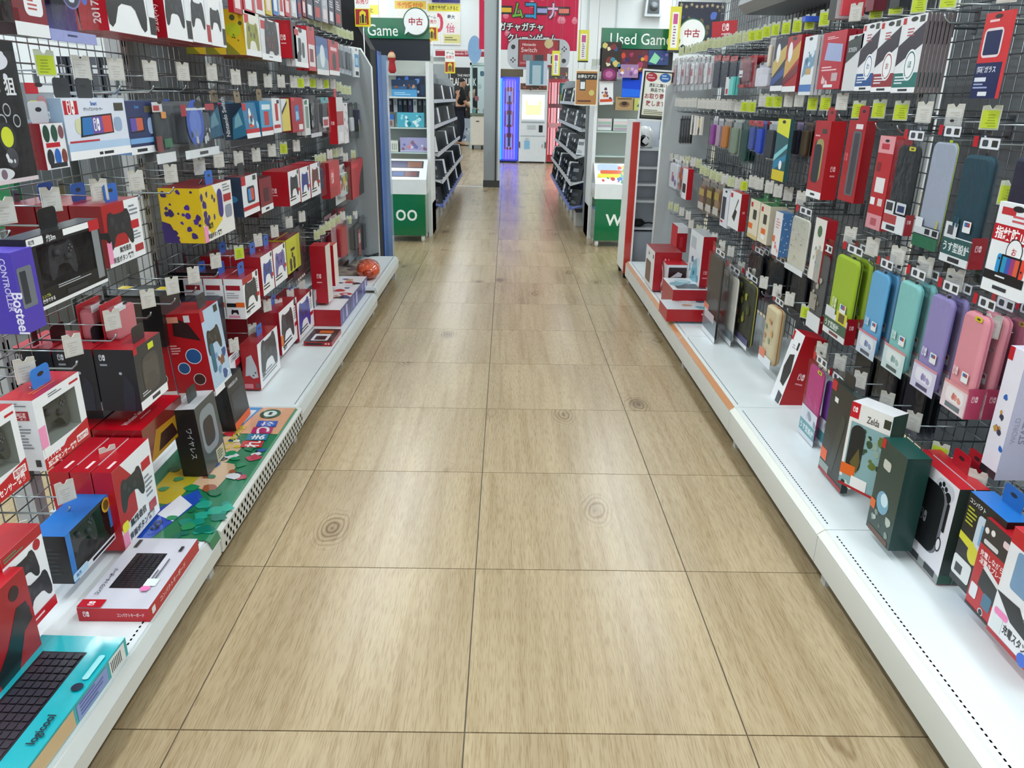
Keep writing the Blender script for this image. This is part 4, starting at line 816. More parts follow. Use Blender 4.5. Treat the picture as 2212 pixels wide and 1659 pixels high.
box('tall_red_box','tall red box with emblem leaning at the shelf end','box',(-0.930,3.995,0.230),90.0,0.112,0.301,0.082,f='#d9d5cf',s='#b5142a',t='#c22a3c',S=[('G',.5,.48,.3,'#f3dadb','#b5142a'),('R',.34,.36,.32,.02,'#e9b9be')])
box('tall_red_box','second tall red box just behind the leaning one','box',(-0.950,4.261,0.258),90.0,0.099,0.228,0.050,f='#e6dfd6',s='#c0182c',t='#d0404c')
packet('headphone_blister','clear blister with red card near the far end','packet',(-1.000,4.851,0.281),90.0,0.420,0.239,0.060,inner='#b3303c',card='#c9a9ac',iw=.35,ih=.8,iz=.1,q=2)
packet('headphone_blister','clear blister with dark headphones at the far end','packet',(-1.000,5.314,0.190),90.0,0.420,0.293,0.060,inner='#30343a',card='#8d9398',iw=.7,ih=.5,iz=.3,F=[('R',.4,.1,.2,.6,'#a82a38'),('G',.5,.5,.16,'#f3dadb','#a82a38')],q=2)
box('controller_box','navy box with red lid and dark side emblem, foremost of three','box',(-1.000,2.050,0.432),90.0,0.171,0.178,0.107,f='#3a3c41',s='#171c2b',t='#b5182b',S=[('G',.2,.87,.16,'#d9dce4','#171c2b'),('R',.12,.74,.18,.03,'#9aa0ac'),('P',[(.55,0),(.85,0),(.9,.4),(.7,.6),(.6,.35)],'#222a3e'),('E',.6,.62,.04,'#aab0bc')],F=[('R',0,.9,.12,.1,RED),('R',.5,.85,.2,.1,'#d8e02c'),('R',.2,.2,.6,.6,'#55504c',.3),('C',.5,.55,.55,'#5f5a56'),('R',0,0,1,.14,WHT),('R',.4,.04,.3,.06,'#3a3d42'),('N',.1,.18,.3,.08,2,'#cfd2d8')],tab='#2a2c31',tb=.02,q=3)
box('controller_box','red-sided box with round blue pictures and pale blue front','box',(-0.970,2.490,0.303),90.0,0.165,0.290,0.123,tilt=-4,f='#b9d0e4',s='#b51a26',t='#a81522',S=[('R',0,0,1,.06,'#e6d9da'),('E',.62,.5,.22,'#dfe6ee'),('E',.62,.5,.2,'#2b5f96'),('E',.3,.36,.17,'#dfe6ee'),('E',.3,.36,.15,'#34608e'),('E',.66,.22,.17,'#d8d0cf'),('E',.66,.22,.15,'#4d2c2a'),('P',[(.2,.75),(.9,.68),(.65,.88),(.25,.98)],'#3a2326'),('R',.1,.9,.3,.07,'#e0a08a'),('R',.55,.9,.16,.08,'#d6d9de'),('N',.05,.52,.28,.12,4,'#e6b9bc')],F=[('R',0,.88,.16,.12,RED),('R',.7,.9,.2,.08,'#3a4034'),('C',.45,.62,.75,'#33302f','#55524f'),('R',.15,.25,.2,.35,'#2f6f8a',.4),('B',.4,.1,.5,.35,10,['#7f9fc8','#3a5f96','#dfe8f2','#8a5a48'],4,.06,.14),('R',0,0,1,.08,WHT)],tab='#3a3d42',tb=.02,q=2)
box('controller_box','white and red window box with gyro sensor lettering','box',(-1.000,1.605,0.478),90.0,0.187,0.166,0.076,f='#eceef1',s='#dedfe3',t='#b5182b',S=[('R',.1,.72,.72,.13,'#a82a3a'),('T','ジャイロ加速度',.14,.78,.05,'#f3dadb',.6),('T','センサー搭載',.14,.73,.05,'#f3dadb',.6),('N',.1,.3,.75,.35,8,'#8b8f98'),('N',.1,.9,.75,.06,2,'#7a7e86'),('R',.74,.06,.15,.1,'#3a3d42')],win=(.16,.28,.86,.84,'#9aa09a'),pad='#4a4e49',F=[('P',[(0,0),(1,0),(1,.3),(.5,.22),(.42,.16),(0,.16)],RED),('T','ジャイロ＆',.04,.12,.09,'#fff',.3),('T','加速度センサー搭載',.05,.02,.09,'#fff',.62),('R',.7,.05,.26,.1,WHT),('T','無線接続',.71,.06,.07,RED,.24),('R',.0,.3,.14,.3,'#f0a0c4'),('R',.03,.2,.12,.1,'#eef0f0'),('R',.75,.9,.2,.03,RED),('N',.3,.9,.3,.06,2,'#6a6d74')],T=[('N',.2,.2,.5,.2,2,'#d8782f')],tab='#2f86d8',tb=.03)
box('controller_box','white and red window box cut by the picture edge','box',(-1.000,1.381,0.489),90.0,0.144,0.172,0.050,f='#eceef1',s='#dedfe3',t='#b5182b',win=(.16,.28,.86,.84,'#9aa09a'),pad='#4a4e49',F=[('P',[(0,0),(1,0),(1,.3),(.5,.22),(0,.16)],RED),('T','センサー搭載',.3,.04,.1,'#fff',.6),('R',.66,.14,.3,.1,WHT),('T','無線接続',.68,.15,.08,RED,.26),('R',.75,.9,.2,.03,RED)])
box('controller_box','glossy red faceted box with white script on its lid','box',(-1.000,2.076,0.270),90.0,0.270,0.114,0.137,f='#7d2a20',s='#8e1420',t='#c0182b',mat='gloss',T=[('T','Wireless Game Controller',.12,.4,.12,'#f3dadb',.76),('N',.3,.24,.4,.06,1,'#e6b9bc')],F=[('P',[(.1,0),(.9,0),(1,.6),(.3,.7)],'#b3861f'),('P',[(.3,.1),(.8,.1),(.7,.5),(.4,.5)],'#3a1a16')],q=2)
box('adapter_box','dark smoky tall box with silver top','box',(-0.924,2.236,0.134),90.0,0.164,0.227,0.077,tilt=-4,f='#4a5052',s='#1d2024',t='#c9ccd0',S=[('T','ワイヤレス',.5,.72,.08,'#c9ccd2',None,False,-1)],F=[('R',.1,.25,.75,.65,'#8a949a',.3),('R',.2,.35,.5,.4,'#1b1d22',.3),('R',.55,0,.4,.2,'#c9c4a8'),('N',.6,.03,.3,.14,4,'#3a3d38')],tab='#1d2024')
box('charger_box','black box with orange foot leaning beside the printed mat','box',(-0.948,2.576,0.137),90.0,0.159,0.183,0.050,tilt=-6,f='#26262a',s='#1c1c20',t='#2a2b30',F=[('R',0,0,1,.14,'#e2662a'),('T','WIRELESS LITE',.08,.84,.06,'#d6d8dc',.8),('R',.1,.3,.7,.4,'#303238')],S=[('R',.1,.1,.4,.7,'#2b2d33')])
box('controller_box','red box with a pale grey retro pad on its side','box',(-0.984,3.049,0.134),90.0,0.279,0.191,0.069,f='#e9ebee',s='#b01a28',t='#a51826',S=[('P',[(.15,.3),(.3,.72),(.6,.78),(.85,.5),(.9,.28),(.6,.25),(.4,.32)],'#c4c9cf'),('E',.75,.38,.06,'#6a6d74'),('E',.62,.32,.06,'#6a6d74'),('R',.05,.03,.5,.1,'#d98a96'),('R',.72,.04,.2,.1,'#7a5a60')],F=[('C',.5,.6,.8,'#3a3d44','#555'),('N',.1,.1,.8,.2,3,'#8b8f98')],tab='#2b6fc4')
box('controller_box','small white box with a dark picture beside the retro pad box','box',(-1.060,2.876,0.175),90.0,0.155,0.134,0.050,f='#eceef1',s='#c01d2f',t='#b01a28',F=[('R',.4,.3,.4,.45,'#c22a3a',.1),('R',.45,.25,.4,.3,'#26282e',.1),('N',.1,.75,.8,.2,3,'#a9adb5')])
box('controller_box','red-topped white box with black controller, fifth row','box',(-1.000,3.432,0.156),90.0,0.297,0.198,0.140,f=WHT,s='#a8182a',t='#a8182a',F=dpad('#30333a',WHT,txt='無線',sz=.7,cx=.4)+[('R',0,.2,.12,.25,'#e8842a')],tab='#2b6fc4',q=2)
box('controller_box','red-topped white box with bright blue controller, fifth row','box',(-0.992,3.701,0.138),90.0,0.300,0.189,0.140,f=WHT,s='#a8182a',t='#a8182a',F=dpad('#2f4fa8',WHT,txt=None,sz=.75,cx=.42),tab='#2b6fc4')
box('controller_box','white-grey box behind the bright blue controller box','box',(-0.992,3.960,0.130),90.0,0.148,0.174,0.050,f='#c9cdd0',s='#9aa0a6',F=[('R',.2,.2,.6,.5,'#6a7078',.2)])
box('controller_box','red box with white front and yellow sticker above the blue window box','box',(-0.980,1.827,0.139),90.0,0.210,0.227,0.050,f='#eceef1',s='#c01b2c',t='#b5182b',F=[('P',[(0,.25),(.45,.3),(.45,.75),(.2,1),(0,1)],'#b5182b'),('C',.4,.62,.62,'#2a2d33','#44474d'),('R',.7,.68,.24,.12,RED),('N',.72,.3,.22,.3,5,'#8b8f98'),('R',.02,.2,.16,.12,'#e6e23a',.3),('R',0,0,.14,.2,'#f0a0c4'),('T','無線通信',.22,.18,.1,'#17181b',.5),('T','背面ボタン搭載',.16,.04,.09,'#17181b',.7),('R',.74,.12,.2,.12,'#b3303a')],T=[('R',.1,.3,.2,.15,'#f3dadb')],q=3)
box('steering_box','bright blue box with dark window and gold seal','box',(-1.000,1.631,0.177),90.0,0.218,0.128,0.083,f='#1b2126',s='#101214',t='#1f78c4',win=(.1,.18,.84,.92,'#2a2a26'),pad='#34352f',F=[('R',0,0,.09,1,'#2a7fc8'),('R',.86,.3,.14,.7,'#2a7fc8'),('R',.1,0,.9,.13,'#e3ebf2'),('R',0,.02,.3,.16,'#bfe0f4',.3),('T','無線',.06,.06,.08,'#2a6fb0',.2),('E',.84,.84,.09,'#c9a040'),('E',.84,.84,.06,'#6a5a20'),('R',.4,.03,.5,.06,'#17181b')],S=[('N',.2,.15,.6,.6,7,'#33373d')])
box('controller_box','white box with two black controllers and red borders','box',(-0.990,1.366,0.190),90.0,0.136,0.203,0.076,f='#eceef1',s='#c01b2c',t='#b5182b',F=[('R',0,.88,1,.12,'#b5182b'),('C',.42,.66,.72,'#26282e','#3d4047'),('C',.62,.34,.7,'#2b2d33','#3d4047'),('E',.82,.82,.09,'#b5182b'),('R',0,0,1,.12,RED),('N',.3,.03,.6,.05,1,'#f3dadb'),('N',.05,.9,.5,.06,2,'#5a9a7a')],S=[('N',.1,.4,.7,.4,6,'#e0a0a8')])
box('headset_box','dark red box with black headset art beside the cyan keyboard box','box',(-0.962,1.240,0.131),90.0,0.156,0.231,0.095,f='#a51522',s='#8e1420',t='#b8202e',F=[('P',[(.2,.05),(.45,.1),(.75,.45),(.95,.5),(.9,.7),(.7,.72),(.4,.45),(.1,.3)],'#14282b'),('E',.82,.6,.12,'#1a3236'),('T','H',.1,.62,.12,'#f3dadb'),('E',.72,.86,.1,'#2a1418'),('R',0,0,.4,.16,'#e6e3e4')])
box('controller_box','black box with yellow corner deep on the hook above the red-sided box','box',(-1.100,2.457,0.483),90.0,0.149,0.170,0.122,f='#1d1f24',s='#15161a',t='#23252b',T=[('R',.55,.1,.3,.3,'#d8c23a')],q=2)
box('headset_box','navy box with violet ring pictured, beside the white orange-stickered box','box',(-1.080,2.792,0.338),90.0,0.143,0.196,0.099,f='#20243a',s='#151827',t='#2a2436',S=[('E',.85,.6,.3,'#8a4aa0',.3),('E',.85,.6,.22,'#151827',.22)],F=[('E',.3,.5,.3,'#a05ab4',.3),('E',.3,.5,.2,'#20243a',.2)],q=2)
packet('plush_packet','red and pink frilled packet behind the navy boxes','packet',(-1.060,2.107,0.603),90.0,0.126,0.106,0.060,inner='#d8848c',card='#c01d2f',iw=.9,ih=.8,iz=.05,F=[('R',0,.8,.5,.2,'#e9eaee')],q=2)
box('controller_box','dark red lidded box deep on the third row behind the patterned box','box',(-1.140,3.666,0.726),90.0,0.174,0.141,0.076,f='#6d1a26',s='#5a1620',t='#8a1c2a')
box('controller_box','black cable box on the fourth row left of the red stacks','box',(-1.120,2.984,0.480),90.0,0.116,0.129,0.090,f='#1b1c20',s='#141519',t='#4a1620',q=2)
box('controller_box','dark grey box deep on the fifth row behind the window box','box',(-1.140,2.066,0.304),90.0,0.095,0.116,0.077,f='#24262b',s='#1b1c20',t='#2c2e34')
packet('accessory_packet','maroon clear packet squeezed between others near the far end','packet',(-1.060,4.780,1.020),90.0,0.198,0.215,0.030,inner='#8a2634',card='#5a5f66',q=2)
packet('accessory_packet','silver clear packet squeezed between others near the far end','packet',(-1.060,5.951,0.904),90.0,0.120,0.059,0.030,inner='#9aa0a6',card='#c9ced2',q=2)
packet('accessory_packet','frosted red clear packet squeezed between others near the far end','packet',(-1.060,5.134,0.246),90.0,0.219,0.316,0.030,inner='#c9ced0',card='#a83040',q=2)
packet('accessory_packet','bright red clear packet squeezed between others near the far end','packet',(-1.060,4.872,0.296),90.0,0.198,0.258,0.030,inner='#c4303c',card='#d0a9ac',q=2)
packet('accessory_packet','graphite clear packet squeezed between others near the far end','packet',(-0.996,5.476,0.174),90.0,0.169,0.292,0.030,inner='#26282d',card='#6a7076',q=2)
# ---------------------------------------------------------------- goods on the right, the case rack
flat('hang_card','red and navy screen-film card hanging near the wire grid','packet',(1.120,1.925,1.282),-90.0,0.103,0.186,0.008,f='#d2363c',F=[('R',0,0,1,.42,'#1d2a5e'),('R',.1,.48,.72,.34,'#e6d9dc',.2),('R',.16,.51,.6,.28,'#22305f',.08),('T','超硬ガラス',.08,.3,.08,'#e3e6f0',.8),('R',.06,.2,.45,.05,'#dfe3ee'),('N',.06,.1,.6,.08,2,'#a9b3d8'),('R',.3,.03,.35,.05,'#e6e8ee'),('N',.2,.86,.6,.06,1,'#f0c9cb')])
flat('film_card','green-footed screen film card, nearest of the three','packet',(1.120,2.322,1.297),-90.0,0.137,0.200,0.008,F=dcard(low='#2f7d78',rc='#2f7d78',ring='ほ'),f='#e6e7ea',s='#6a5f62',q=7)
flat('film_card','red-ringed screen film card, middle of the three','packet',(1.120,2.458,1.300),-90.0,0.133,0.196,0.008,F=dcard(low='#9c3a42',rc='#9c3a42',ring='お'),f='#e6e7ea',s='#6a5f62',q=4)
flat('film_card','blue-footed screen film card, farthest of the three','packet',(1.120,2.586,1.304),-90.0,0.121,0.195,0.008,F=dcard(low='#2e5f9a',rc='#2e5f9a',ring='わ'),f='#e6e7ea',s='#6a5f62',q=3)
flat('film_card','grey and white screen card half hidden by the blue-footed one','packet',(1.120,2.692,1.305),-90.0,0.114,0.169,0.010,f='#d9dbdd',F=[('P',[(0,.5),(1,.75),(1,1),(0,.9)],'#4a5052'),('T','SCREEN',.1,.7,.08,'#c9ccd0',.7)],q=2)
box('film_box','red box with a lavender screen pictured, top row','box',(1.120,2.871,1.312),-90.0,0.202,0.185,0.030,f='#bf2c42',s='#a01f33',F=[('P',[(.18,.52),(.92,.46),(.9,.76),(.25,.82)],'#a9b4d8'),('N',.2,.86,.5,.06,2,'#f0cfd4'),('N',.12,.3,.7,.1,2,'#f0cfd4'),('R',.6,.14,.25,.14,'#c9b4b8'),('B',.1,.08,.3,.2,5,['#e6c9cd'],3,.03,.07),('R',.3,.03,.4,.05,'#eceef0')],q=2)
flat('film_card','tall white and sky blue film card beside the red box','packet',(1.120,3.092,1.293),-90.0,0.123,0.205,0.012,f='#e6ebf0',F=[('P',[(.1,.3),(1,.5),(1,.75),(.2,.62)],'#7fa3bd'),('B',.3,.45,.6,.3,6,['#4f7f9c','#dfe8ee'],4,.08,.16),('R',.4,.35,.4,.1,'#c9a86a'),('R',0,.06,1,.12,'#5a86c4')],q=3)
flat('film_card','red and gold diagonal screen film card','packet',(1.120,3.270,1.306),-90.0,0.153,0.205,0.012,f='#b01f30',F=[('P',[(0,.25),(1,.6),(1,.9),(.5,.75),(0,.55)],'#d0a85a'),('E',.3,.72,.16,'#eceef0',.24),('P',[(0,.1),(1,.35),(1,.5),(0,.25)],'#7d2030'),('R',0,0,1,.1,WHT)],q=3)
flat('film_card','navy and gold diagonal screen film card','packet',(1.120,3.423,1.310),-90.0,0.150,0.204,0.012,f='#28304c',F=[('P',[(0,.25),(1,.6),(1,.85),(.5,.75),(0,.55)],'#cdb46a'),('E',.35,.72,.16,'#eceef0',.24),('P',[(0,.08),(1,.3),(1,.45),(0,.22)],'#3a5a9c'),('R',0,0,1,.1,WHT)],q=2)
packet('cloth_packet','white plastic bag with folded pale cloth','packet',(1.120,3.665,1.318),-90.0,0.207,0.113,0.030,inner='#e0dde6',card='#d6d2da',iw=.85,ih=.7,iz=.1,q=2)
packet('clip_packet','tall translucent packet with cream stick','packet',(1.120,3.589,1.379),-90.0,0.076,0.146,0.020,inner='#e9dccb',card='#b9b4b4',iw=.4,q=2)
packet('accessory_packet','red backed clear packet with a small white label','packet',(1.120,3.910,1.326),-90.0,0.250,0.142,0.020,inner='#8a5a66',card='#b32536',iw=.5,F=[('R',.1,.35,.25,.22,'#eceef0'),('R',.13,.4,.19,.05,'#26282d'),('R',.0,.02,.5,.1,'#c22a3a')],q=3)
flat('accessory_card','small turquoise and white hang card','packet',(1.100,4.079,1.296),-90.0,0.136,0.084,0.012,f='#6fd0cc',F=[('R',0,0,.5,1,'#dfe2e4'),('R',.1,.05,.3,.3,'#b03a48')],q=2)
packet('cover_packet','nearest of three dark navy cover packets with red headers','packet',(1.120,4.121,1.329),-90.0,0.135,0.148,0.015,inner='#232b45',card='#3a4058',F=[('R',0,.84,1,.16,'#b8323a')],iw=.9,ih=.75,iz=.05)
packet('cover_packet','middle of three dark navy cover packets with red headers','packet',(1.120,4.281,1.328),-90.0,0.145,0.158,0.015,inner='#232b45',card='#3a4058',F=[('R',0,.84,1,.16,'#b8323a')],iw=.9,ih=.75,iz=.05)
packet('cover_packet','farthest of three dark navy cover packets with red headers','packet',(1.120,4.448,1.328),-90.0,0.147,0.168,0.015,inner='#232b45',card='#3a4058',F=[('R',0,.84,1,.16,'#b8323a')],iw=.9,ih=.75,iz=.05)
packet('film_packet','first of nine thin clear film packets at the far end','packet',(1.120,4.599,1.325),-90.0,0.073,0.176,0.015,inner='#d3c9cc',card='#d9d9dc',F=[('R',.1,.45,.5,.2,'#c25a64')])
packet('film_packet','second of nine thin clear film packets at the far end','packet',(1.120,4.702,1.324),-90.0,0.077,0.180,0.015,inner='#e6e4e6',card='#c9c6c9',F=[('R',.1,.45,.5,.2,'#e0e2e6')])
packet('film_packet','third of nine thin clear film packets at the far end','packet',(1.120,4.809,1.324),-90.0,0.080,0.184,0.015,inner='#b9a9ae',card='#d9d9dc',F=[('R',.1,.45,.5,.2,'#c25a64')])
packet('film_packet','fourth of nine thin clear film packets at the far end','packet',(1.120,4.921,1.323),-90.0,0.084,0.189,0.015,inner='#d3c9cc',card='#c9c6c9',F=[('R',.1,.45,.5,.2,'#e0e2e6')])
packet('film_packet','fifth of nine thin clear film packets at the far end','packet',(1.120,5.039,1.322),-90.0,0.088,0.194,0.015,inner='#e6e4e6',card='#d9d9dc',F=[('R',.1,.45,.5,.2,'#c25a64')])
packet('film_packet','sixth of nine thin clear film packets at the far end','packet',(1.120,5.162,1.322),-90.0,0.093,0.199,0.015,inner='#b9a9ae',card='#c9c6c9',F=[('R',.1,.45,.5,.2,'#e0e2e6')])
packet('film_packet','seventh of nine thin clear film packets at the far end','packet',(1.120,5.292,1.321),-90.0,0.097,0.204,0.015,inner='#d3c9cc',card='#d9d9dc',F=[('R',.1,.45,.5,.2,'#c25a64')])
packet('film_packet','eighth of nine thin clear film packets at the far end','packet',(1.120,5.428,1.320),-90.0,0.102,0.209,0.015,inner='#e6e4e6',card='#c9c6c9',F=[('R',.1,.45,.5,.2,'#e0e2e6')])
packet('film_packet','ninth of nine thin clear film packets at the far end','packet',(1.120,5.572,1.319),-90.0,0.108,0.215,0.015,inner='#b9a9ae',card='#d9d9dc',F=[('R',.1,.45,.5,.2,'#c25a64')])
box('hanging_box','pale round-printed black box at the upper end of the case rack','box',(1.120,2.930,1.539),-90.0,0.064,0.140,0.120,f='#26282d',s='#d8d6da',S=[('B',.1,.1,.8,.8,8,['#8a8d94','#3a3d44'],3,.06,.14)])
box('hanging_box','coral red box above the white tag, cut by the picture top','box',(1.120,2.854,1.544),-90.0,0.015,0.160,0.076,f='#c8454f',s='#cf4a55',q=1)
box('hanging_box','maroon box above the lime tags, cut by the picture top','box',(1.120,2.632,1.536),-90.0,0.054,0.160,0.041,f='#7d2036',s='#6d1a2e')
box('hanging_box','black box above the lime tags, cut by the picture top','box',(1.120,2.465,1.529),-90.0,0.061,0.160,0.030,f='#1d1e24',s='#24262d')
box('hanging_box','bright blue lidded tray lying above the far tags','box',(1.120,3.204,1.554),-90.0,0.039,0.019,0.056,f='#3f62c4',s='#4a70d8')
box('case_box','red case box with dark pouch pictured and emblem on its side','box',(1.120,2.855,0.941),-90.0,0.140,0.266,0.054,f='#b5182a',s='#b5101f',t='#c01d2f',S=[('G',.55,.4,.34,'#f0b9bd','#b5101f'),('R',.4,.3,.32,.02,'#e09aa0')],F=[('R',.15,.2,.5,.55,'#3a3d44',.3),('R',.25,.22,.5,.55,'#a9a06a',.35),('R',.2,.2,.45,.5,'#2a2d33',.3),('R',.5,.84,.3,.06,'#4a4438'),('N',.1,.78,.5,.04,1,'#e6b9bc'),('R',0,.0,1,.09,WHT),('R',.3,.03,.3,.03,'#33363b')],tab='#b01f30')
box('case_box','red case box with clear grey window, beside the emblem one','box',(1.120,2.576,0.963),-90.0,0.129,0.252,0.032,f='#b01424',s='#a01020',t='#b81d2e',F=[('R',.35,.08,.5,.8,'#6d6a70',.2),('R',.45,.1,.3,.75,'#4a474d',.2),('G',.15,.55,.2,'#d86a74','#b01424'),('R',.45,.9,.4,.06,'#e6e0e2')],tab='#b01f30')
flat('case_card','red and white printed case pack with pink top','packet',(1.120,2.353,0.908),-90.0,0.097,0.270,0.050,f='#bd2a34',F=[('R',0,.82,1,.18,'#e0a0a6'),('R',.2,.86,.5,.06,'#c23a48'),('R',.1,.62,.25,.1,'#8a2a30'),('R',.2,.4,.6,.16,'#e6e3e4'),('R',.05,.26,.3,.08,'#eceef0'),('R',.55,.26,.3,.08,'#e0cfd0'),('R',0,0,1,.16,'#d89aa2'),('R',.3,.04,.4,.08,'#b8606c')])
pouch('carrying_case','black hard case with red band and yellow sticker','case',(1.120,2.232,0.917),-90.0,0.132,0.253,0.026,col='#23292c',side='#15181b',band='#a51528',base=.2,F=[('R',.0,.2,.42,.14,'#e6e8ea'),('R',.04,.23,.3,.09,'#3a3438'),('R',.5,.22,.42,.12,'#dfe2e6',.1),('R',.56,.24,.3,.07,'#2a3a6a'),('R',0,.09,.6,.1,'#c04a4a'),('R',.2,.02,.4,.05,'#33363b')],tagc='#d8cf2e')
pouch('carrying_case','pale grey case with lime piping and printed backing','case',(1.120,2.050,0.905),-90.0,0.126,0.283,0.021,col='#a9b0c0',side='#26302a',zipc='#c4d838',base=.2,basec='#34373d',F=[('R',0,.12,1,.07,'#d9dce0'),('R',.45,.13,.2,.05,'#2a2d33'),('R',.75,.13,.2,.05,'#2a2d33'),('R',.0,.18,.3,.09,'#eceef0'),('T','3',.8,.2,.07,'#d8d23a'),('R',0,0,1,.11,'#2f7a58')])
pouch('carrying_case','dark teal hard case with green slim-design label','case',(1.120,1.898,0.892),-90.0,0.129,0.275,0.040,col='#1c4a58',side='#1a2233',band='#a51528',base=.24,F=[('R',0,.07,1,.16,'#3a6a68'),('T','うす型設計',.05,.1,.09,'#eef2f2',.9),('R',0,.22,.42,.14,'#e6e8ea'),('R',.1,.25,.2,.08,'#5a5d64'),('R',.3,.015,.4,.04,'#33363b')],logo='#3d6a78')
pouch('carrying_case','dark navy hard case cut by the picture edge','case',(1.120,1.718,0.916),-90.0,0.090,0.259,0.048,col='#1d2440',side='#141a30',band='#a51528',base=.24)
flat('film_card','white hang card with red fingerprint lettering band','packet',(1.080,1.630,0.878),-90.0,0.139,0.194,0.012,f='#eceef1',F=[('R',.1,.87,.35,.08,'#c43a40'),('N',.4,.78,.5,.1,2,'#d0606a'),('R',0,.58,1,.18,'#c01d2f'),('T','指紋防止',.06,.6,.14,'#fff',.9),('E',.62,.5,.2,'#2a2d33',.2),('E',.62,.5,.18,WHT,.18),('T','お',.62,.46,.08,'#c43a40',None,True,0,True),('S',.6,.34,.7),('R',0,.14,1,.1,'#1d1e23'),('N',.3,.17,.4,.04,1,'#dfe2e6'),('R',.3,.05,.35,.04,'#3a3d44')])
packet('strap_packet','first of five black hand straps hanging in the second row','packet',(1.120,4.940,1.014),-90.0,0.051,0.167,0.015,inner='#1d1f24',card='#3a3d42',iw=.7,ih=.85,iz=.05)
packet('strap_packet','second of five black hand straps hanging in the second row','packet',(1.120,5.010,1.011),-90.0,0.053,0.169,0.015,inner='#1d1f24',card='#3a3d42',iw=.7,ih=.85,iz=.05)
packet('strap_packet','third of five black hand straps hanging in the second row','packet',(1.120,5.082,1.007),-90.0,0.054,0.171,0.015,inner='#1d1f24',card='#3a3d42',iw=.7,ih=.85,iz=.05)
packet('strap_packet','fourth of five black hand straps hanging in the second row','packet',(1.120,5.156,1.003),-90.0,0.056,0.174,0.015,inner='#1d1f24',card='#3a3d42',iw=.7,ih=.85,iz=.05)
packet('strap_packet','fifth of five black hand straps hanging in the second row','packet',(1.120,5.232,0.999),-90.0,0.057,0.176,0.015,inner='#1d1f24',card='#3a3d42',iw=.7,ih=.85,iz=.05)
flat('accessory_card','cream card with beige button dots, nearer of the pair','packet',(1.120,4.712,1.080),-90.0,0.116,0.101,0.012,f='#e6e2d8',F=[('E',.5,.7,.2,'#c9b98a'),('E',.5,.45,.2,'#c9b98a'),('E',.5,.2,.2,'#33363b')])
flat('accessory_card','cream card with dark dots, farther of the pair','packet',(1.120,4.866,1.073),-90.0,0.123,0.110,0.012,f='#e9e6e0',F=[('E',.5,.7,.2,'#8a8d94'),('E',.5,.45,.2,'#33363b'),('E',.5,.2,.2,'#33363b')])
packet('grip_packet','magenta soft cover in a clear packet, second row','packet',(1.120,4.423,1.029),-90.0,0.092,0.149,0.025,inner='#9c3aa0',card='#c9c3cc',iw=.75,ih=.7,iz=.08,q=2)
packet('grip_packet','mauve soft cover in a clear packet, second row','packet',(1.120,4.302,1.027),-90.0,0.087,0.152,0.025,inner='#b9a0b4',card='#d0ccd0',iw=.75,ih=.7,iz=.08,q=2)
packet('grip_packet','orange soft cover in a clear packet, second row','packet',(1.120,4.172,1.027),-90.0,0.137,0.153,0.025,inner='#c4813a',card='#b9b4b0',iw=.75,ih=.7,iz=.08,q=2)
packet('grip_packet','sage grey soft cover in a clear packet, second row','packet',(1.120,3.993,1.008),-90.0,0.143,0.175,0.025,inner='#8a9a86',card='#b4b9b6',iw=.75,ih=.7,iz=.08,q=2)
packet('grip_packet','bottle green soft cover in a clear packet, second row','packet',(1.120,3.816,0.986),-90.0,0.139,0.199,0.025,inner='#1e4f48',card='#4a6a64',iw=.75,ih=.7,iz=.08,q=2)
packet('grip_packet','soft blue soft cover in a clear packet, second row','packet',(1.120,3.705,1.047),-90.0,0.094,0.139,0.025,inner='#4a5fa8',card='#a9b0c4',iw=.75,ih=.7,iz=.08,q=2,F=[('R',0,.85,1,.15,'#c43a40')])
packet('grip_packet','royal blue soft cover in a clear packet, second row','packet',(1.120,3.592,1.038),-90.0,0.102,0.148,0.025,inner='#2f55c4',card='#6a80c4',iw=.75,ih=.7,iz=.08,q=2,F=[('R',0,.85,1,.15,'#c43a40')])
packet('grip_packet','charcoal soft cover in a clear packet, second row','packet',(1.120,3.444,1.027),-90.0,0.125,0.163,0.025,inner='#3a3f48',card='#c4c7ca',iw=.75,ih=.7,iz=.08,q=2)
packet('grip_packet','plum soft cover in a clear packet, second row','packet',(1.120,3.138,1.065),-90.0,0.073,0.130,0.025,inner='#34304a',card='#8a7a9a',iw=.75,ih=.7,iz=.08,q=2)
packet('grip_packet','brown soft cover in a clear packet, second row','packet',(1.120,3.043,1.064),-90.0,0.078,0.133,0.025,inner='#5a4a34',card='#6a5f58',iw=.75,ih=.7,iz=.08,q=2)
flat('film_card','tall teal card with yellow head and foot','packet',(1.080,3.145,0.973),-90.0,0.142,0.233,0.015,f='#34666e',F=[('P',[(0,.78),(1,.7),(1,1),(0,1)],'#dfe03a'),('P',[(0,.3),(1,.55),(1,.62),(0,.4)],'#8fd0d8'),('P',[(0,.15),(1,.35),(1,.45),(0,.3)],'#2f8ab0'),('R',0,0,1,.17,'#dbc92f'),('E',.6,.26,.12,'#eef2f2')])
packet('cloth_packet','white printed cloth pack at the far end, third row','packet',(1.120,5.344,0.699),-90.0,0.280,0.196,0.030,inner='#dfe0e4',card='#e9e9ec',iw=.85,ih=.8,iz=.05,F=[('B',.2,.2,.6,.5,5,['#d8606a','#8a6ab0'],3,.05,.1)],q=2)
packet('toy_packet','colourful striped trinket pack, third row','packet',(1.120,5.089,0.681),-90.0,0.170,0.229,0.030,inner='#c46a4a',card='#e6e6e8',F=[('B',.1,.2,.8,.6,8,['#3a5fc0','#e0702a','#e9e9ec','#2a2d33'],5,.08,.16)],q=2)
box('tall_red_box','slim red and white box, third row','box',(1.120,4.949,0.685),-90.0,0.148,0.185,0.035,f='#eceef1',s='#c01528',t='#c42a3a',F=[('R',.2,.2,.6,.3,'#26282d',.2)])
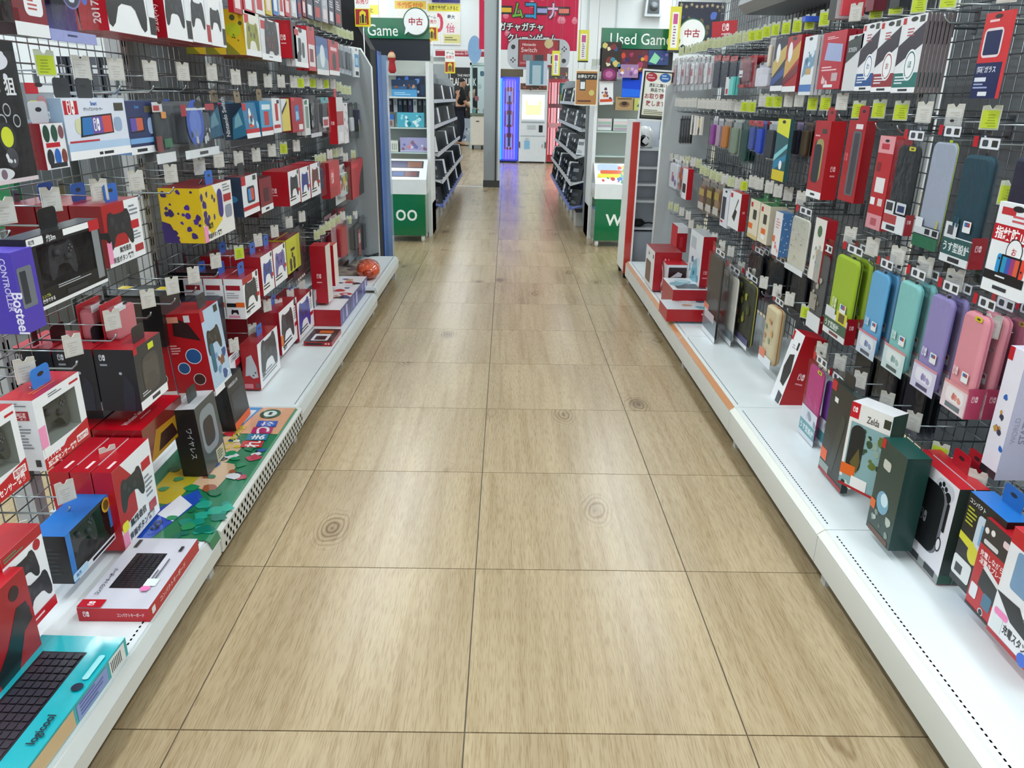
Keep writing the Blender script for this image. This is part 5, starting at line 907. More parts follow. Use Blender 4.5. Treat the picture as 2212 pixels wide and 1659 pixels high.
packet('key_ring_packet','farthest brown and gold trinket pack, third row','packet',(1.120,4.513,0.661),-90.0,0.159,0.190,0.030,inner='#8c6a58',card='#a39a90',F=[('R',.15,.5,.7,.2,'#c4a84a'),('R',.1,.1,.8,.2,'#d6d2cc')],q=2)
packet('key_ring_packet','middle brown and gold trinket pack, third row','packet',(1.120,4.341,0.667),-90.0,0.147,0.191,0.030,inner='#6a5a34',card='#a39a90',F=[('R',.15,.5,.7,.2,'#c4a84a'),('R',.1,.1,.8,.2,'#d6d2cc')],q=2)
packet('key_ring_packet','nearest brown and gold trinket pack, third row','packet',(1.120,4.182,0.672),-90.0,0.137,0.192,0.030,inner='#a08468',card='#a39a90',F=[('R',.15,.5,.7,.2,'#c4a84a'),('R',.1,.1,.8,.2,'#d6d2cc')],q=2)
flat('accessory_card','white and navy hang card left of the red pen box','packet',(1.120,3.983,0.659),-90.0,0.134,0.186,0.020,f='#dfe3ea',F=[('R',.1,.2,.5,.6,'#2a3350'),('R',.1,.1,.3,.06,RED)],q=3)
box('pen_box','red-sided white box with black stylus pictured','box',(1.120,3.810,0.678),-90.0,0.188,0.175,0.036,f='#eceef1',s='#b8182a',t='#c42a3a',F=[('P',[(.35,.3),(.6,.2),(.75,.5),(.55,.55)],'#1d1f24'),('P',[(.55,.55),(.6,.55),(.8,.8),(.75,.85)],'#26282e'),('R',.05,.82,.2,.12,RED)],S=[('G',.5,.5,.3,'#f0cdd0','#b8182a')])
box('case_box','cream box with green lid and orange stickers, nearer one','box',(1.120,3.351,0.688),-90.0,0.128,0.164,0.100,f='#e4dcc9',s='#d6cdb8',t='#2f7a3f',F=[('R',.4,.5,.35,.25,'#3a3f3a',.1),('R',.1,.8,.2,.12,RED),('R',.3,.24,.45,.14,'#e8742a'),('R',.35,.1,.4,.12,'#eef0f0')],tab='#2f7a3f')
box('case_box','cream box with green lid and orange stickers, farther one','box',(1.120,3.498,0.683),-90.0,0.139,0.171,0.100,f='#e4dcc9',s='#d6cdb8',t='#2f7a3f',F=[('R',.4,.5,.35,.25,'#3a3f3a',.1),('R',.1,.8,.2,.12,RED),('R',.0,.24,.45,.14,'#e8742a'),('R',0,0,1,.1,'#d8c48a')],tab='#2f7a3f')
box('case_box','white box with blue polka-dot side','box',(1.120,3.171,0.668),-90.0,0.087,0.177,0.042,f='#e9e6e6',s='#5a86b8',t='#6a90bc',S=[('B',.05,.05,.9,.9,18,['#eef2f6'],4,.05,.07)],F=[('N',.2,.6,.6,.25,4,'#d8a0a8'),('B',.2,.1,.6,.3,5,['#d8606a','#e8a0a8'],3,.06,.12),('R',0,.3,.3,.14,'#e8742a')])
pouch('carrying_case','white speckled case on a hanging card','case',(1.120,2.942,0.646),-90.0,0.196,0.221,0.019,col='#dad8cc',side='#8ab8bc',zipc='#b9b7ac',base=.1,mat='gloss',F=[('B',.15,.15,.7,.75,26,['#3a3f4a','#c4a86a','#6a9a8a','#c47a6a'],6,.012,.022)])
box('case_box','white case box with red spine between speckled case and lime case','box',(1.120,2.738,0.661),-90.0,0.101,0.220,0.038,f='#e3e0da',s='#b01a2a',t='#8a1a28',F=[('E',.5,.8,.2,'#5a7a5a'),('B',.2,.2,.6,.4,8,['#9ab8a8','#c4b8a8','#8aa0b8'],4,.06,.14)])
pouch('carrying_case','smoky clear case pack with bare foot card','case',(1.120,2.680,0.491),-90.0,0.123,0.283,0.016,col='#5a5c5e',side='#3a3c40',base=.2,band='#a01828',F=[('R',0,.25,.5,.2,'#a9a49a'),('B',.1,.3,.6,.4,8,['#8a8680','#b9b4a8','#6a6660'],4,.06,.12)])
pouch('carrying_case','lime green slim case with red side band','case',(1.120,2.497,0.517),-90.0,0.183,0.286,0.036,col='#a9c22e',side='#1f3034',q=2,band='#b01628',base=.27,F=[('R',0,.07,1,.13,'#3a6a52'),('T','うす型設計',.06,.09,.08,'#eef2f0',.85),('R',0,.2,.42,.13,'#e6e8ea'),('R',.5,.2,.45,.14,'#e3dc3a'),('R',.6,.22,.25,.1,'#6a5a2a'),('R',.3,.02,.4,.035,'#8a3a44')],logo='#e9f2c4')
pouch('carrying_case','sky blue slim case between lime and mint cases','case',(1.120,2.257,0.531),-90.0,0.124,0.274,0.024,col='#6fb2da',side='#4f9ccc',q=2,base=.26,basec='#d6e0ee',F=[('R',0,.24,1,.03,'#d88a98'),('R',.15,.09,.7,.13,'#eef2f6',.3),('B',.3,.12,.4,.06,5,['#7a8ab8','#9aa8cc'],3,.05,.1),('R',.25,.02,.5,.04,'#5a6478')],logo='#cfe4f2')
pouch('carrying_case','mint green slim case between blue and lilac cases','case',(1.120,2.084,0.538),-90.0,0.123,0.276,0.033,col='#8fcac6',side='#6fb8b8',q=2,base=.26,basec='#d9ecea',F=[('R',0,.24,1,.03,'#e0a0a0'),('R',.15,.09,.7,.13,'#f0f4f2',.3),('B',.3,.12,.4,.06,5,['#8ab0ac','#a9c8c4'],3,.05,.1),('R',.25,.02,.5,.04,'#5a6a6a')],logo='#e0f2f0')
pouch('carrying_case','lilac slim case between mint and pink cases','case',(1.120,1.915,0.544),-90.0,0.117,0.272,0.029,col='#9d92c4',side='#8478b4',q=2,base=.26,basec='#e0daee',F=[('R',0,.24,1,.03,'#d89aa8'),('R',.15,.09,.7,.13,'#f2f0f6',.3),('B',.3,.12,.4,.06,5,['#9a8ac0','#b4a9d0'],3,.05,.1),('R',.25,.02,.5,.04,'#5a5478')],logo='#eeeaf8')
pouch('carrying_case','pink slim case with yellow sticker','case',(1.120,1.765,0.548),-90.0,0.108,0.264,0.040,col='#e49aa4',side='#cf7a90',q=2,base=.26,basec='#f0dade',band='#c04a6c',F=[('R',0,.24,1,.03,'#e8a0a0'),('R',.15,.09,.7,.13,'#f8f0f0',.3),('B',.3,.12,.4,.06,5,['#d87a70','#e8a090'],3,.05,.1),('R',.2,.02,.6,.05,'#5a6a6a')],tagc='#e3cf2e',logo='#f8e0e2')
pouch('carrying_case','dusky rose slim case behind the pink one','case',(1.200,1.725,0.569),-90.0,0.084,0.241,0.028,col='#b06a80',side='#8a4a64',base=.26,basec='#c9a0b0',tagc='#b39a2e')
box('console_stand_box','lilac white box with grey lettering on its side, picture edge','box',(1.160,1.634,0.439),-90.0,0.060,0.315,0.113,f='#e6e4ee',s='#c4c2d6',t='#d6d4e2',S=[('T','STATION',.42,.3,.05,'#8a8a9c',None,False,1),('T','WORLD',.22,.3,.04,'#a9a9ba',None,False,1)],F=[('R',0,.9,.3,.1,RED),('B',.1,.2,.8,.5,9,['#c4a04a','#3a3f5a','#8a4a8a','#2f6fc0'],3,.08,.16),('R',0,0,1,.06,'#2a2a33')])
box('tall_red_box','red box with white lid band over the stacked far boxes','box',(1.120,5.107,0.330),-90.0,0.182,0.166,0.067,f='#c9202f',s='#b51728',t='#d8dade',S=[('R',0,.75,1,.25,'#eceef0'),('R',.3,.2,.3,.4,'#c83a44')])
box('stand_box','tall white-fronted red box with blue waves standing on the deck','box',(1.080,4.329,0.241),-90.0,0.300,0.331,0.069,f='#dfe6ea',s='#b5182a',t='#c4c6ca',S=[('G',.4,.4,.3,'#eaa9b0','#b5182a'),('R',.2,.3,.4,.02,'#e09aa0')],F=[('R',.1,.7,.4,.2,'#b9c4cc'),('P',[(.2,.1),(.8,.2),(.7,.6),(.4,.5)],'#7fb8c8'),('B',.1,.2,.8,.4,7,['#5a9ab0','#c9dce2','#3a6a8a'],4,.06,.14)])
pouch('carrying_case','dark brown tartan case, farthest of the hanging cases','case',(1.024,3.695,0.156),-90.0,0.257,0.410,0.022,col='#4a423c',side='#2a2624',base=.26,basec='#8a969c',F=[('R',0,0,1,.06,WHT),('R',.0,.3,.35,.07,'#e8742a'),('R',.1,.2,.7,.1,'#d6d6d8')])
pouch('carrying_case','off-white striped case with orange sticker','case',(1.088,3.650,0.161),-90.0,0.280,0.335,0.022,col='#d2cec4',side='#b9b4a8',zipc='#6a655c',base=.2,basec='#8a969c',F=[('R',0,0,1,.07,WHT),('R',0,.3,.4,.1,'#e8742a'),('P',[(.4,.3),(.44,.3),(.44,1),(.4,1)],'#b0aa9c')])
pouch('carrying_case','charcoal floral case with yellow piping','case',(1.120,3.515,0.184),-90.0,0.292,0.306,0.042,col='#4c4c3a',side='#1c2438',zipc='#d2c45a',base=.16,basec='#6a6488',F=[('B',.15,.25,.7,.65,14,['#c4c048','#8a8a40','#6a6a38'],5,.04,.1),('R',0,0,1,.06,WHT),('R',0,.4,.35,.1,'#e8742a')])
pouch('carrying_case','cream and orange patterned case beside the leaning red box','case',(1.120,3.121,0.204),-90.0,0.155,0.266,0.054,col='#d8c8a4',side='#c4803a',zipc='#c4803a',base=.16,F=[('B',.2,.25,.6,.6,9,['#c48a4a','#a9b88a','#e0a868'],5,.05,.1),('R',0,.1,.5,.14,'#e8742a')])
box('boxed_controller','leaning red box with emblem and black grip under clear film','box',(1.080,2.832,0.138),-90.0,0.104,0.304,0.090,tilt=-12,f='#eceef0',s='#b5101f',t='#c01d2f',S=[('G',.5,.47,.3,'#f3dadb','#b5101f'),('R',.34,.36,.32,.02,'#e09aa0')],F=[('R',0,.86,.16,.12,RED),('R',.7,.78,.16,.1,'#26282d'),('P',[(.35,.3),(.75,.28),(.95,.5),(.75,.72),(.35,.68),(.2,.5)],'#2a2c30'),('P',[(.5,.02),(.9,.02),(.95,.18),(.5,.2)],'#3a3d42'),('N',.3,.76,.35,.06,2,'#b9a9c4')])
pouch('carrying_case','hot pink slim case with teal label on a lower hook','case',(1.064,2.452,0.156),-90.0,0.138,0.277,0.017,col='#c43a86',side='#8a2a60',base=.4,basec='#dfe2ea',F=[('R',0,.06,1,.16,'#5aa0a8'),('T','うす型設計',.05,.09,.09,'#eef2f2',.9),('B',.1,.25,.8,.15,6,['#c9ccd8','#9a9fb0'],3,.06,.12)],tagc='#d8cf2e')
pouch('carrying_case','violet slim case with teal label on a lower hook','case',(1.088,2.363,0.163),-90.0,0.123,0.243,0.015,col='#8a4fb0',side='#5a3480',base=.4,basec='#dfe2ea',F=[('R',0,.06,1,.16,'#5aa0a8'),('B',.1,.25,.8,.15,6,['#c9ccd8','#9a9fb0'],3,.06,.12)],tagc='#d8cf2e')
box('case_box','black green case pack with orange sticker and red foot','box',(1.020,2.128,0.163),-90.0,0.175,0.307,0.020,f='#2a2d2a',s='#17352e',t='#1d3a34',F=[('R',0,.9,.2,.1,RED),('R',.2,.8,.14,.05,'#eceef0'),('P',[(.3,.1),(.55,.1),(.75,.7),(.6,.75)],'#3a4038'),('R',0,.14,.25,.12,'#e8682a'),('R',0,.02,.4,.1,'#9aa8a4'),('R',0,0,1,.04,'#a51a2a')],tab='#23262a')
box('case_box','white-headed case pack with black case on misty forest print','box',(1.000,1.909,0.241),-62.0,0.129,0.252,0.061,f='#8fb0b4',s='#1d4a42',t='#e6e6e8',F=[('R',0,.78,1,.22,'#e4e2e0'),('R',0,.82,.22,.18,RED),('G',.11,.92,.12,WHT,RED),('T','Zelda',.42,.82,.08,'#5a5a52',.3),('R',.82,.84,.16,.1,'#3a4034'),('R',0,.1,.07,.7,'#e4e2e0'),('B',.4,.3,.55,.45,14,['#3a5a44','#6a7a3a','#22463c','#9ab0a4'],4,.05,.12),('R',.1,.2,.36,.56,'#22262a',.5),('P',[(.2,.3),(.4,.2),(.44,.35),(.36,.5)],'#6a6034'),('R',0,.14,.36,.13,'#e0702a'),('R',.3,.02,.4,.14,'#e6e6e6'),('B',0,0,.3,.12,4,['#2a3a34','#c9d4cc'],3,.04,.08),('R',0,0,1,.03,'#b01f30')])
box('case_box','dark teal case box with pale blue figure print','box',(1.000,1.761,0.184),-90.0,0.130,0.263,0.061,f='#2a4640',s='#123f3a',t='#17554d',F=[('R',0,.9,.14,.1,RED),('R',.2,.72,.3,.1,'#c9ccc4',.3),('E',.45,.38,.24,'#7fb0c8'),('E',.5,.42,.14,'#cfe6f0'),('B',.1,.08,.8,.2,7,['#8a9a94','#b9c4be','#5a6a64'],4,.06,.14),('R',0,.24,.2,.1,'#e0702a'),('R',.1,.0,.8,.06,'#6a4a34')])
box('case_box','white box with black carrying case and red lid','box',(1.076,1.701,0.157),-90.0,0.221,0.263,0.034,f='#e2e0e6',s='#3a4440',t='#c01d2f',F=[('R',0,.9,.13,.1,RED),('R',.58,.8,.36,.17,'#c9ccd4',.5),('E',.66,.9,.03,INK),('E',.72,.93,.03,INK),('E',.72,.87,.03,INK),('E',.78,.9,.03,INK),('E',.84,.84,.06,INK),('R',.2,.2,.66,.68,'#7d7d86',.25),('R',.17,.2,.64,.68,'#1f2024',.25),('G',.48,.5,.14,'#8a8d94','#1f2024'),('R',.86,.5,.05,.3,INK,.4),('E',.86,.36,.05,INK,.09),('E',.86,.36,.035,'#e2e0e6',.07),('R',0,0,1,.08,'#9aa0a0'),('R',.35,.02,.22,.07,'#33363a'),('R',.7,.02,.22,.07,'#33363a'),('T','Nintendo Switch',.03,.25,.035,'#8a8d94',None,False,1)],S=[('R',0,0,1,.1,'#2a5a4a')],tab='#b01f30',tb=.06,q=2)
box('charger_box','black box with blue lid and yellow arrow ribbon','box',(1.080,1.489,0.204),-90.0,0.139,0.230,0.055,f='#1d1f22',s='#15171a',t='#1f78c4',F=[('T','コンパクト',.05,.9,.05,'#dfe2e6',.6),('N',.05,.66,.28,.2,5,'#b9bc3a'),('R',.36,.5,.5,.36,'#c9d6e2',.15),('R',.48,.56,.26,.22,'#7fb4d8'),('P',[(0,.48),(.4,.44),(.75,.28),(.75,.36),(.4,.54),(0,.56)],'#d8d23a'),('E',.45,.42,.16,'#d8d23a'),('R',.0,.08,.5,.22,'#dfe1e2',.15),('R',.08,.12,.2,.1,'#3a3d44')],tab='#1f6fb8',tb=.05)
box('charger_box','red box with black dock pictured and black foot','box',(1.070,1.419,0.195),-90.0,0.103,0.222,0.064,f='#bd1f2e',s='#c01b2c',t='#b01828',F=[('R',0,.72,.9,.28,'#3a3638'),('E',.12,.88,.07,'#e9e3e3'),('E',.32,.9,.07,'#e9e3e3'),('R',.1,.74,.5,.05,'#d6d6d6',.4),('T','充電しながら',.08,.6,.07,'#f6e3e3',.8),('T','縦置きプレイ',.12,.52,.07,'#f6e3e3',.8),('P',[(.25,.3),(.85,.22),(.95,.45),(.3,.52)],'#222428'),('P',[(.3,.5),(.9,.42),(.92,.47),(.32,.56)],'#e0e2e4'),('R',.05,.12,.25,.16,'#dfe2e6',.2),('R',.5,.12,.3,.16,'#4a7a94',.2),('E',.55,.06,.09,'#dfe2e6'),('E',.55,.06,.07,'#1d1f24'),('R',0,0,1,.03,INK),('R',.68,.86,.2,.07,'#e6d0d2',.3)])
box('charger_box','white and red box with pink sticker cut by the picture corner','box',(1.060,1.295,0.199),-90.0,0.149,0.256,0.062,f='#e6e6ea',s='#b5182a',t='#c01d2f',F=[('R',0,.86,1,.14,RED),('R',.2,.5,.6,.34,'#7fa0c0',.1),('E',.7,.34,.2,'#eceef0',.16),('T','縦置き',.58,.32,.05,INK,.26),('P',[(.0,.4),(.5,.42),(.9,.2),(.4,.24)],'#26282e'),('R',.05,.2,.3,.06,'#f08ac0',.4),('T','充電スタンド',.3,.1,.09,INK,.6),('R',.05,.06,.22,.14,'#dfe4e6'),('R',0,0,1,.04,'#b5182a'),('E',.78,.05,.1,'#3a6fd0')])
box('headset_box','white box with brown window and red top on the far deck','box',(0.908,4.771,0.163),-90.0,0.300,0.238,0.165,f='#e0e2e6',s='#b01c2c',t='#9a2230',F=[('T','Go',.3,.8,.1,INK,.3),('R',.1,.1,.55,.55,'#2a2426',.1),('R',.14,.14,.47,.47,'#6d4034',.1),('R',.8,.8,.1,.1,INK)],S=[('T','Air',.3,.7,.14,'#f0c9cc',.4)])
box('mouse_box','white box with two dark red windows on the far deck','box',(0.958,4.636,0.162),-90.0,0.300,0.191,0.127,f='#d6d4da',s='#e2e4e8',t='#c01d2f',F=[('E',.5,.5,.34,'#8a5a58'),('E',.5,.5,.24,'#d8d0d2'),('E',.5,.5,.16,'#7a3a34')],S=[('R',.1,.56,.84,.36,'#3a2026',.06),('P',[(.2,.6),(.55,.78),(.75,.72),(.7,.62)],'#cfd0d6'),('R',.1,.08,.84,.38,'#45202a',.06),('R',.4,.1,.4,.16,'#a03040',.2)])
box('flat_box','red flat box with white lid picture, upper of two','box',(0.924,4.260,0.156),-90.0,0.300,0.136,0.277,f='#a82a38',s='#b5182a',t='#dfe1e4',T=[('R',.5,.1,.4,.6,'#5a5f66',.1),('B',.1,.1,.4,.7,4,['#b9d0d8','#8ab0bc'],3,.1,.2)])
box('flat_box','red flat box with emblem and pale blue lid, lowest on the deck','box',(0.859,4.028,0.165),-90.0,0.212,0.066,0.370,f='#b01c2c',s='#b5101f',t='#cfd8dc',S=[('G',.6,.55,.07,'#f3dadb','#b5101f'),('N',.5,.4,.06,.3,1,'#e9b9be')],T=[('B',.1,.1,.7,.8,9,['#6ab0c0','#3a6a80','#e6edf0','#c4a08a'],5,.06,.16)])
pouch('carrying_case','farthest of three black cases deep on the fourth row','case',(1.220,3.717,0.362),-90.0,0.213,0.212,0.022,col='#1d2026',side='#16181c',base=.2,basec='#5a5d64',zipc='#3a3d44',q=3)
pouch('carrying_case','middle of three black cases deep on the fourth row','case',(1.220,3.412,0.391),-90.0,0.194,0.203,0.021,col='#1d2026',side='#16181c',base=.2,basec='#5a5d64',zipc='#3a3d44',q=3)
pouch('carrying_case','nearest of three black cases deep on the fourth row','case',(1.220,3.133,0.409),-90.0,0.182,0.194,0.019,col='#1d2026',side='#16181c',base=.2,basec='#5a5d64',zipc='#3a3d44',q=3)
pouch('carrying_case','farthest of three black cases deep on the lower hooks','case',(1.220,2.465,0.266),-90.0,0.134,0.216,0.022,col='#1b1c21',side='#15161a',base=.2,basec='#4a4d54',zipc='#33363c',q=3)
pouch('carrying_case','middle of three black cases deep on the lower hooks','case',(1.220,2.294,0.298),-90.0,0.130,0.199,0.020,col='#1b1c21',side='#15161a',base=.2,basec='#4a4d54',zipc='#33363c',q=3)
pouch('carrying_case','nearest of three black cases deep on the lower hooks','case',(1.220,2.118,0.337),-90.0,0.124,0.176,0.019,col='#1b1c21',side='#15161a',base=.2,basec='#4a4d54',zipc='#33363c',q=3)
packet('grip_packet','farthest of three dim packets deep on the second row','packet',(1.300,3.767,1.000),-90.0,0.103,0.185,0.020,inner='#6d2030',card='#55505a')
packet('grip_packet','middle of three dim packets deep on the second row','packet',(1.300,3.621,1.011),-90.0,0.096,0.178,0.020,inner='#4a4d54',card='#55505a')
packet('grip_packet','nearest of three dim packets deep on the second row','packet',(1.300,3.513,1.019),-90.0,0.079,0.173,0.020,inner='#7a2434',card='#55505a')
# ================================================================ boxes lying on the left deck
def lying(name, label, cat, x0, x1, y0, y1, z0, z1, top, side, front=None, T=(), R=(), Nn=(), rz=0, mat='card'):
    """flat box on the deck; T print on its lid (read from the aisle), R print on the aisle side, Nn on the camera end"""
    cx, cy = (x0+x1)/2, (y0+y1)/2; w, l, h = x1-x0, y1-y0, z1-z0
    o = O(name, MB().box(-w/2, w/2, -l/2, l/2, 0, h, side, mat, {'t': top, 'f': front or side}), label=label, cat=cat, loc=(cx, cy, z0), rot=(0, 0, math.radians(rz)))
    if T: b = MB(); PR(b, (w/2, -l/2, h), (0, 1, 0), (-1, 0, 0), l, w).run(T); O('lid_print', b, o)
    if R: b = MB(); PR(b, (w/2, -l/2, 0), (0, 1, 0), (0, 0, 1), l, h).run(R); O('side_print', b, o)
    if Nn: b = MB(); PR(b, (-w/2, -l/2, 0), (1, 0, 0), (0, 0, 1), w, h).run(Nn); O('end_print', b, o)
    return o
keys = [('R', .22+.034*i, .34+.1*j, .028, .08, '#34373d', .1) for i in range(16) for j in range(4)]
o = lying('keyboard_box', 'flat white and red box with a black keyboard pictured, lying on the deck', 'box', -.962, -.8, 1.452, 1.747, .127, .162, '#d3d3dd', RED,
      T=[('R', .26, .3, .5, .48, '#1e2026'), *[('R', .275+.03*i, .33+.088*j, .024, .07, '#30333a') for i in range(16) for j in range(5)], ('R', 0, .66, .1, .34, RED), ('G', .05, .83, .05, WHT, RED), ('T', 'コンパクトキーボード', .16, .84, .07, '#2a2c31', .36),
         ('R', .84, .84, .12, .06, '#3a3d42'), ('N', .2, .16, .5, .1, 2, '#6a6d74'), ('E', .25, .24, .04, '#f08ac0'), ('R', .28, .12, .1, .18, '#e6f0ec'), ('R', .78, .1, .08, .05, '#3a3d42')],
      R=[('R', .05, .25, .06, .5, WHT, .2), ('T', 'コンパクトキーボード', .2, .3, .4, '#f3dadb', .5)], Nn=[('G', .12, .55, .09, WHT, RED), ('T', 'コンパクトキーボード', .55, .35, .3, '#f3dadb', .38)])
lying('keyboard_box', 'flat cyan box with a black keyboard pictured at the bottom left corner', 'box', -.985, -.806, .84, 1.345, .127, .172, '#23b4c0', '#27b9c4', mat='gloss', rz=-1.5,
      T=[('R', .06, .3, .84, .52, '#24232c'), *[('R', .075+.041*i, .33+.092*j, .034, .078, '#3a3944', .15) for i in range(20) for j in range(5)], ('T', 'logicool', .42, .06, .12, '#123a44', .2), ('E', .7, .1, .022, '#22344a'), ('R', .74, .05, .14, .07, '#9fdce0', .4)],
      R=[('R', .86, .0, .12, .9, '#e6eef0'), *[('R', .87+.012*k, .15, .006, .6, '#4a4d54') for k in range(7)], ('R', .62, .05, .22, .8, '#93a9de'), ('N', .64, .1, .18, .7, 4, '#5a6ab0'), ('R', .3, .05, .3, .85, '#d8bf98'), ('R', .12, .1, .12, .8, '#2a3a3e')])
# folded picture mat draped over the deck edge (abstract landscape print with its title blocks)
m = MB(); x0, x1, y0, y1, z = -1.1, -.795, 1.79, 2.73, .1285
prof = [(x1+.012, z-.028), (x1+.006, z-.006), (x1-.004, z+.001), (-.9, z+.0012), (-1.0, z+.002), (x0, z+.003)]
n = len(prof)
m.add([(x, y0, zz) for x, zz in prof]+[(x, y1, zz) for x, zz in prof]+[(x, y0, zz-.0012) for x, zz in prof]+[(x, y1, zz-.0012) for x, zz in prof],
      [(i, i+1, n+i+1, n+i) for i in range(n-1)]+[(2*n+i, 3*n+i, 3*n+i+1, 2*n+i+1) for i in range(n-1)], '#2f8a63', 'gloss')
mat = O('picture_mat', m, label='glossy green and peach picture mat draped over the deck edge', cat='mat')
b = MB(); p = PR(b, (x1-.004, y0, z+.002), (0, 1, 0), (-1, 0, 0), y1-y0, .3, 'gloss')
p.R(.74, 0, .26, 1, '#e9b695'); p.P([(.8, .5), (1, .42), (1, 1), (.86, 1)], '#5a9fd8'); p.P([(.84, .5), (.97, .47), (.97, .9), (.88, .9)], '#e9eef2'); p.P([(.5, .35), (.62, .3), (.74, .5), (.62, .9), (.5, .85)], '#e3c3a4'); p.P([(.28, .25), (.48, .2), (.52, .6), (.36, .75)], '#e3c3a4')
p.P([(.2, .55), (.42, .5), (.46, .95), (.22, 1)], '#c9bb3a'); p.P([(0, .5), (.24, .3), (.3, .42), (.1, .8), (0, .75)], '#2f5fc4'); p.P([(.1, .42), (.2, .36), (.26, .55), (.14, .62)], '#eef1f8')
p.B(.02, .0, .22, .3, 26, ['#1f9a8a', '#2fb09a', '#15806f'], 4, .012, .03); p.B(.3, .02, .3, .5, 16, ['#26343f', '#3a6fae', '#e6e9ee', '#b06a4a', '#c9566a', '#2f9a6a'], 8, .012, .03); p.B(.54, .3, .2, .5, 12, ['#c9404a', '#e9e3d2', '#d8c23a', '#3a5a8a'], 5, .01, .026); p.B(.06, .2, .6, .7, 14, ['#26805a', '#36a070'], 12, .012, .03)
for k, (t, cc) in enumerate(zip('あつまれ', ('#2f6fd0', '#c2417f', '#2f8ab0', '#d2464a'))):
    yy = .83-.062*k; p.P([(yy-.028, .08), (yy+.028, .1), (yy+.028, .34), (yy-.028, .32)], cc); p.T(t, yy, .12, .16, '#f3f5f7', None, True, 0, True)
p.T('どうぶつの森', .6, .42, .11, '#d8d42f', .26); p.E(.93, .26, .045, '#1f6a50', .04); p.E(.93, .26, .03, '#e6f0ec', .026); p.E(.925, .26, .008, '#1f3a30'); p.E(.94, .26, .008, '#1f3a30')
p.T('GO', .05, .5, .08, '#20242a', .1)
O('printed_picture', b, mat)
# far left deck: two flat boxes, a tall one and an orange bag
lying('flat_box', 'small red flat box with a black handheld pictured, on the far deck', 'box', -.965, -.83, 3.52, 3.74, .127, .148, '#3a2a2c', '#b01c2c', T=[('R', .1, .2, .5, .6, '#e9eaee', .1), ('R', .15, .3, .3, .4, '#22262c', .1), ('R', .66, .2, .2, .5, '#d8742a')], Nn=[('R', .08, .25, .6, .5, '#26282d', .2), ('R', .76, .4, .06, .3, '#f3dadb'), ('R', .86, .4, .06, .3, '#f3dadb')])
lying('flat_box', 'red and violet flat box with pictured lid, on the far deck', 'box', -1.0, -.855, 3.86, 4.66, .127, .215, '#dfe1e6', '#b01c2c', T=[('R', 0, 0, 1, 1, '#e6e4e8'), ('R', .3, 0, .03, 1, '#3a3d44'), ('B', .05, .15, .9, .7, 16, ['#c43a40', '#3a5a96', '#c9a06a', '#26282e', '#d8dade'], 6, .02, .05)],
      R=[('R', 0, 0, 1, 1, '#4d4a96'), *[('R', .06+.12*k, .1, .05, .8, ('#8a86c4', '#c4c1e6', '#34326e')[k % 3], .3) for k in range(8)]])
bag = MB()
bag.lathe([(.012, -.11), (.045, -.1), (.062, -.06), (.066, 0), (.062, .06), (.05, .1), (.014, .115)], '#d9653f', 'gloss', 18, (0, 0, .066), 'y')
bg = O('orange_bag', bag, label='rolled orange plastic bag lying at the end of the left deck', cat='bag', loc=(-.885, 4.9, .16), rot=(0, 0, .15)); bg.scale = (1.15, 1.3, .8)
b = MB(); b.lathe([(.02, -.112), (.03, -.114), (.01, -.117)], '#b8482a', 'gloss', 12, (0, 0, .066), 'y')
for k in range(6): b.tube([(.06*math.cos(k), -.09+.03*k, .066+.06*math.sin(k)), (.067*math.cos(k+.5), -.06+.03*k, .066+.067*math.sin(k+.5)), (.066*math.cos(k+1), -.04+.03*k, .066+.066*math.sin(k+1))], .003, '#ea8a64', 'gloss', 5)
O('bag_folds', b, bg)
lying('sheet_stack', 'beige printed sheet lying behind the orange bag', 'sheet', -1.15, -.95, 4.9, 5.4, .162, .17, '#b3a79a', '#8a8078', T=[('B', .1, .1, .8, .8, 10, ['#a08a80', '#c9bdb0', '#7a6a68'], 3, .05, .1)])
# ================================================================ far ends of the racks
st = O('end_display_stand', MB().ext([(-1.5, 0), (-.94, 0), (-.94, 1.56), (-1.02, 1.7), (-1.02, 1.87), (-1.5, 1.9)], 'y', 5.66, 5.9, '#17191d', 'matte'), label='black display stand with blue side at the far end of the controller rack', cat='display stand')
b = MB(); b.box(-1.45, -.932, 5.9, 6.1, .02, 1.56, '#1f5fae', 'gloss'); O('blue_side_board', b, st)
b = MB(); b.box(-1.4, -.9, 6.1, 6.2, .02, 1.54, '#8aa6c6', 'gloss'); O('pale_edge_board', b, st)
def popcard(loc, s, label, pole=.5):
    r = O('pop_sign', MB().box(-.05*s, .05*s, 0, .003, .0, .22*s, '#f2f2ee', 'card'), label=label, cat='sign', loc=loc, group='yellow and red pop signs')
    b = MB(); p = PR(b, (-.05*s, 0, 0), (1, 0, 0), (0, 0, 1), .1*s, .22*s); p.R(-.02, 0, 1.04, .5, '#e9d42f'); p.R(.03, .06, .86, .42, '#a8242a'); p.P([(.25, .08), (.75, .08), (.7, .4), (.5, .46), (.3, .4)], '#e3cf3a'); p.R(.42, .1, .16, .24, '#2a2a22'); p.R(.3, .1, .08, .2, '#3a5a2a'); p.R(.64, .1, .08, .2, '#3a5a2a')
    p.E(.5, .8, .44, '#f4f4f4', .26); p.T('ゲーム', .12, .8, .13, '#26282d', .76); p.T('お売り', .1, .62, .15, '#d8405a', .8); O('sign_print', b, r)
    O('sign_pole', MB().tube([(0, .006, -pole), (0, .006, .1*s)], .004*s, '#dfe2e4', 'metal'), r)
popcard((-.972, 5.62, 1.69), 1.0, 'yellow and red pop sign standing above the black display stand')
popcard((-.88, 9.6, 1.86), 1.3, 'yellow and red pop sign beside the pink number poster', .38)
popcard((-.95, 13.5, 1.62), 1.6, 'small yellow and red pop sign over the black film poster', 1.62)
